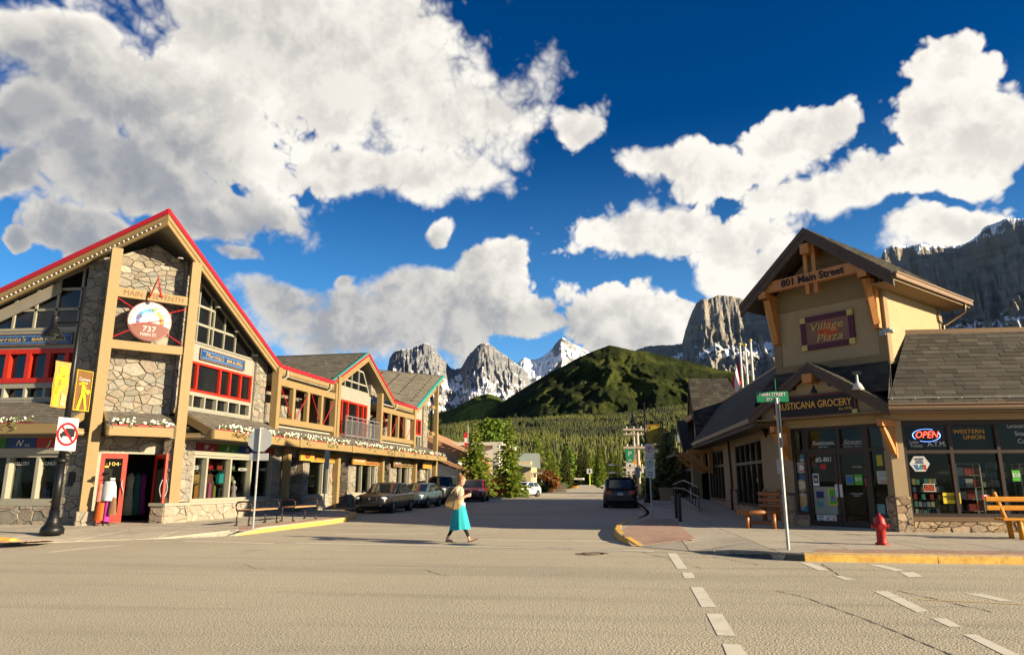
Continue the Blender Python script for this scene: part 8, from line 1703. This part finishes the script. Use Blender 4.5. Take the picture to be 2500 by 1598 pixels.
b = MB(); b.cube(xat(1184, 67), xat(1184, 67)+2, 67.03, 67.08, .5, .6); b.cube(xat(1184, 67), xat(1184, 67)+2, 67.03, 67.08, 1.4, 1.5); b.build('rails', MATS['red_fence'], rf)
he = house('beige gabled house with grey green roof and balcony'); y = 108; xl, xm, xr_ = xat(1252, y), xat(1296, y), xat(1311, y); zt = hat(1290, 1102, y); zw = hat(1262, 1122, y); he.location = (xm, y, 0)
b = MB(); b.cube(xl-4, xm, y, y+12, 0, zw-.2); b.build('wall', M_BEIGE, he); b = MB(); b.prism([(xl-5, y-.8, zt), (xm+1.4, y-.8, zt), (xm+1.4, y-.8, zt-.01), (xl-5, y-.8, zt-.01)], (0, .01, 0)) if False else b.add([(xl-5, y+6, zt), (xm+.8, y+6, zt), (xm+1.6, y-1.2, zw-1.3), (xl-5, y-1.2, zw-.2), (xl-5, y+13, zw), (xm+1.6, y+13, zw-1)], [(0, 3, 2, 1), (0, 1, 5, 4)]); b.build('roof', M_GROOF, he)
b = MB(); b.add([(xm+.02, y, 0), (xm+.02, y+12, 0), (xm+.02, y+12, zw-.9), (xm+.02, y+6, zt-.2), (xm+.02, y, zw-.9)], [(0, 1, 2, 3, 4)]); b.build('gable_wall', M_BEIGE, he)
b = MB(); b.cube(xm+.1, xr_+.8, y+.5, y+8, hat(1300, 1155, y), hat(1300, 1155, y)+.15); b.build('balcony', M_WSTUC, he)
for k in range(12): b = MB(); x = xm+.2+k*.17; b.cube(x, x+.06, y+.5, y+.55, hat(1300, 1155, y), hat(1300, 1142, y)); b.build('balcony_slat', mat('brown_slat', (.3, .2, .12), .7), he)
for x in (xm+.15, xr_+.6): b = MB(); b.cube(x, x+.18, y+.5, y+.7, 0, hat(1300, 1155, y)); b.build('porch_post', M_WSTUC, he)
b = MB(); b.cube(xl-.5, xl+.9, y-.05, y-.01, 1.2, 2.3); b.build('window', M_DGLASS, he)
hf = house('low far shop with white roof and orange panels'); y = 165; xl, xr_ = xat(1372, y), xat(1419, y); z0_ = hat(1395, 1166, y); hf.location = (xl, y, 0); b = MB(); b.cube(xl, xr_-1, y, y+8, 0, z0_-.4); b.build('wall', mat('orange_panel', (.55, .22, .03), .7, var=.3, vscale=.8), hf); b = MB(); b.cube(xl-1, xr_+.5, y-1.5, y+9, z0_-.4, z0_); b.build('roof', M_WSTUC, hf)
for k in range(5): b = MB(); x = xl+1+k*(xr_-xl-2)/5; b.cube(x, x+.9, y-.06, y-.01, .6, 2.2); b.build('window', M_DGLASS, hf)
hg = house('olive metal sided shed behind the blue spruce'); x0 = xat(1640, 92); hg.location = (x0, 92, 0); b = MB(); b.cube(x0, x0+9, 92, 97, 0, hat(1650, 1078, 92)); b.build('wall', mat('olive_siding', (.30, .28, .10), .7), hg)
for k in range(28): b = MB(); b.cube(x0+.1+k*.32, x0+.2+k*.32, 91.95, 92, 0, hat(1650, 1078, 92)); b.build('siding_rib', MATS['olive_siding'], hg)
b = MB(); b.cube(x0+1, x0+1.7, 92.5, 93.2, hat(1650, 1078, 92), hat(1650, 1078, 92)+.9); b.build('roof_vent', M_ALU, hg)
lw = thing('wall', 'low sandy retaining wall under the blue spruce', 'wall', (xat(1625, 54.5), 54.5, 0)); b = MB(); b.cube(xat(1611, 54.5), xat(1646, 54.5), 54.5, 55, 0, 1.05); b.build('wall', mat('sandy_concrete', (.42, .31, .19), .9, var=.1), lw)
ww = thing('fence', 'weathered low garden fence beside the rusty shrub', 'fence', (xat(1360, 106), 106, 0))
for k in range(10): b = MB(); x = xat(1350, 106)+k*.2; b.cube(x, x+.16, 105.98, 106.02, 0, 1.2); b.build('plank', mat('grey_fence', (.2, .16, .12), .8), ww)
ALB = .72
# ================================================================== walking woman
M_SKIN = mat('skin', (.62, .36, .25), .5, var=.04); M_CARD = mat('beige_cardigan', (.55, .42, .31), .9, var=.06, bump=.2, bscale=80); M_LEG = mat('black_leggings', (.010, .010, .012), .8); M_HAIR = mat('blonde_hair', (.27, .14, .055), .6, var=.25, vscale=30, bump=.3, bscale=60)
M_SKIRT = mat('turquoise_skirt', (.02, .42, .48), .75, var=.06, vscale=6); M_TOP = mat('pale_top', (.62, .6, .62), .8); M_BAG = mat('olive_tan_leather', (.30, .20, .085), .5, var=.12, vscale=8, bump=.15); M_SOLE = mat('sandal_sole', (.05, .035, .025), .8)
WP = np.array([-3.70, 18.22, 0.0]); pw_ = thing('person', 'woman in turquoise skirt and beige cardigan walking across the road', 'person', WP)
def skin_body():
    V = {}; E = []; Rd = {}
    def v(n, x, y, z, r): V[n] = (x, y, z); Rd[n] = r
    def e(*ns): E.extend(zip(ns[:-1], ns[1:]))
    v('pel', .05, 0, .86, .135); v('wst', .075, 0, 1.0, .115); v('chs', .085, 0, 1.18, .13); v('sho', .05, 0, 1.32, .10); v('nck', .075, 0, 1.40, .048); v('jaw', .12, 0, 1.475, .066); v('hd', .125, 0, 1.555, .092); v('top', .105, 0, 1.62, .07)
    e('pel', 'wst', 'chs', 'sho', 'nck', 'jaw', 'hd', 'top'); v('nose', .222, 0, 1.525, .016); v('chin', .175, 0, 1.45, .03); e('hd', 'nose'); e('jaw', 'chin')
    for s, nm in ((-1, 'R'), (1, 'L')):
        v('sh'+nm, .02, s*.165, 1.315, .062); v('el'+nm, -.03 if s < 0 else .0, s*.20, 1.07, .046); v('fo'+nm, .13, s*.18, 1.09, .038); v('wr'+nm, .225, s*.13, 1.135, .028); v('pa'+nm, .275, s*.105, 1.155, .034); e('sho', 'sh'+nm, 'el'+nm, 'fo'+nm, 'wr'+nm, 'pa'+nm)
        for k, (L, dz) in enumerate(((.062, .028), (.072, .010), (.068, -.010), (.052, -.026))):
            v('f%d%s' % (k, nm), .31, s*.105, 1.155+dz, .0105); v('g%d%s' % (k, nm), .31+L*.45, s*.085, 1.158+dz, .0095); v('t%d%s' % (k, nm), .305+L*.5, s*.05, 1.165+dz, .008); e('pa'+nm, 'f%d%s' % (k, nm), 'g%d%s' % (k, nm), 't%d%s' % (k, nm))
        v('th'+nm, .275, s*.075, 1.19, .011); v('tt'+nm, .315, s*.06, 1.205, .009); e('pa'+nm, 'th'+nm, 'tt'+nm)
    legs = {'R': (((.04, -.055, .84, .085), (.13, -.075, .48, .058), (.27, -.09, .27, .05), (.335, -.09, .10, .036), (.335, -.09, .055, .036), (.42, -.09, .065, .032), (.50, -.09, .085, .024), (.545, -.09, .095, .014))),
            'L': (((.05, .055, .84, .085), (-.02, .08, .49, .058), (-.15, .09, .30, .05), (-.25, .09, .12, .036), (-.285, .09, .05, .036), (-.20, .09, .038, .032), (-.12, .09, .025, .024), (-.075, .09, .022, .014)))}
    for nm, ch in legs.items():
        ns = []
        for k, (x, y, z, r) in enumerate(ch): v('l%d%s' % (k, nm), x, y, z, r); ns.append('l%d%s' % (k, nm))
        e('pel', *ns)
    names = list(V); ix = {n: i for i, n in enumerate(names)}; me = bpy.data.meshes.new('body'); me.from_pydata([V[n] for n in names], [(ix[a], ix[b]) for a, b in E], [])
    o = bpy.data.objects.new('body', me); COL.objects.link(o); sk = o.modifiers.new('skin', 'SKIN'); 
    if not me.skin_vertices: me.attributes.new('skin', 'FLOAT', 'POINT')
    for n in names: me.skin_vertices[0].data[ix[n]].radius = (Rd[n], Rd[n]*(.82 if n in ('chs', 'wst', 'sho', 'pel') else 1.0)); me.skin_vertices[0].data[ix[n]].use_root = n == 'pel'
    sk.use_smooth_shade = True; ss = o.modifiers.new('sub', 'SUBSURF'); ss.levels = ss.render_levels = 2
    bpy.context.view_layer.update(); dg = bpy.context.evaluated_depsgraph_get(); m2 = bpy.data.meshes.new_from_object(o.evaluated_get(dg), depsgraph=dg); bpy.data.objects.remove(o)
    for m in (M_SKIN, M_CARD, M_LEG): m2.materials.append(m)
    for p in m2.polygons:
        c = p.center; mi = 0
        if c.z < .55: mi = 2 if c.z > .155 else 0
        elif c.z < 1.375 and not (c.x > .165 and abs(c.y) > .06 and c.z > 1.06 and c.z < 1.24): mi = 1
        p.material_index = mi; p.use_smooth = True
    b = bpy.data.objects.new('body', m2); COL.objects.link(b); b.parent = pw_; return b
def wb_(mb, nm, m, par=None, sm=True):
    v = [(p[0]+WP[0], p[1]+WP[1], p[2]) for p in mb.v]; q = MB(); q.add(v, mb.f); return q.build(nm, m, par or pw_, smooth=sm)
try: skin_body()
except Exception as ex: print('SKIN FAIL', ex)
b = MB(); n = 44; lv = 9; V = []
for j in range(lv+1):
    t = j/lv; z = .92+(.33-.92)*t; cx = .06+.03*t; rx = .135+.125*t**.9; ry = .14+.05*t
    for k in range(n):
        a = 2*math.pi*k/n; f = 1+.085*t**.7*math.sin(a*12+1.5*math.sin(a*3))*(1.25 if math.cos(a) < .2 else .45); V.append((cx+rx*math.cos(a)*f, ry*math.sin(a)*f, z-.035*t*max(0, -math.cos(a-.6))))
b.add(V, [(j*n+(k+1) % n, j*n+k, (j+1)*n+k, (j+1)*n+(k+1) % n) for j in range(lv) for k in range(n)]); wb_(b, 'skirt', M_SKIRT)
b = MB(); b.lathe((.085, 0, .86), [(.12, 0), (.125, .06), (.118, .12)], 18, .9); wb_(b, 'top_hem', M_TOP)
b = MB(); b.ball((.095, 0, 1.575), (.105, .088, .098), 14, 9); b.ball((.055, 0, 1.50), (.06, .07, .075), 10, 7); b.ball((.055, 0, 1.675), (.05, .048, .045), 10, 7); wb_(b, 'hair', M_HAIR)
for s in (-1, 1):
    b = MB(); b.ball((.205, s*.034, 1.548), (.012, .014, .010), 8, 6); wb_(b, 'eye', M_BOARD); b = MB(); b.ball((.115, s*.092, 1.53), (.02, .012, .03), 8, 6); wb_(b, 'ear', M_SKIN)
b = MB(); b.ball((.205, 0, 1.475), (.012, .022, .007), 8, 5); wb_(b, 'mouth', mat('lips', (.45, .13, .11), .5))
for nm, x, z, tilt in (('sandal', .43, .045, .17), ('sandal', -.18, .0, -.05)):
    y = -.09 if x > 0 else .09; b = MB(); pts = [(x-.13, z-tilt*.20), (x+.0, z-.005), (x+.13, z+tilt*.30)]
    for (xa, za), (xb, zb) in zip(pts[:-1], pts[1:]): b.add([(xa, y-.04, za), (xb, y-.045, zb), (xb, y+.045, zb), (xa, y+.04, za), (xa, y-.04, za+.018), (xb, y-.045, zb+.018), (xb, y+.045, zb+.018), (xa, y+.04, za+.018)], [(3, 2, 1, 0), (4, 5, 6, 7), (0, 1, 5, 4), (2, 3, 7, 6), (1, 2, 6, 5), (3, 0, 4, 7)])
    wb_(b, nm, M_SOLE, sm=False)
hb_ = thing('shoulder_bag', 'large olive tan leather shoulder bag carried by the woman', 'bag', WP+np.array([-.05, -.25, .82])); b = MB(); n = 12
pr = [(.12, .84), (.14, .93), (.07, 1.10), (-.02, 1.17), (-.12, 1.18), (-.20, 1.10), (-.27, .94), (-.24, .88), (-.05, .82), (.08, .815)]
F = Frame(WP, (1, 0)); b.fprism(F, pr, .18, .32); bo = b.build('body', M_BAG, hb_, bevel=.03)
b = MB(); b.tube([F.p(-.17, 1.14, .25), F.p(-.08, 1.27, .22), F.p(.01, 1.375, .15), F.p(.02, 1.36, .12), F.p(.02, 1.2, .22), F.p(.05, 1.09, .26)], .014, 7); b.build('strap', M_BAG, hb_, smooth=True)
b = MB(); b.fprism(F, [(.06, .82), (.09, 1.05), (.02, 1.12), (-.03, .82)], .322, .328); b.build('panel', mat('bag_light_panel', (.40, .29, .13), .5), hb_)
cu = thing('cup', 'small pale cup held in front of the woman', 'cup', WP+np.array([.335, -.08, 1.12])); b = MB(); b.lathe(WP+np.array([.335, -.075, 1.125]), [(.022, 0), (.03, .085), (.031, .09), (.0, .09)], 12); b.build('body', mat('paper_cup', (.6, .5, .42), .6), cu, smooth=True)
fit_texts()
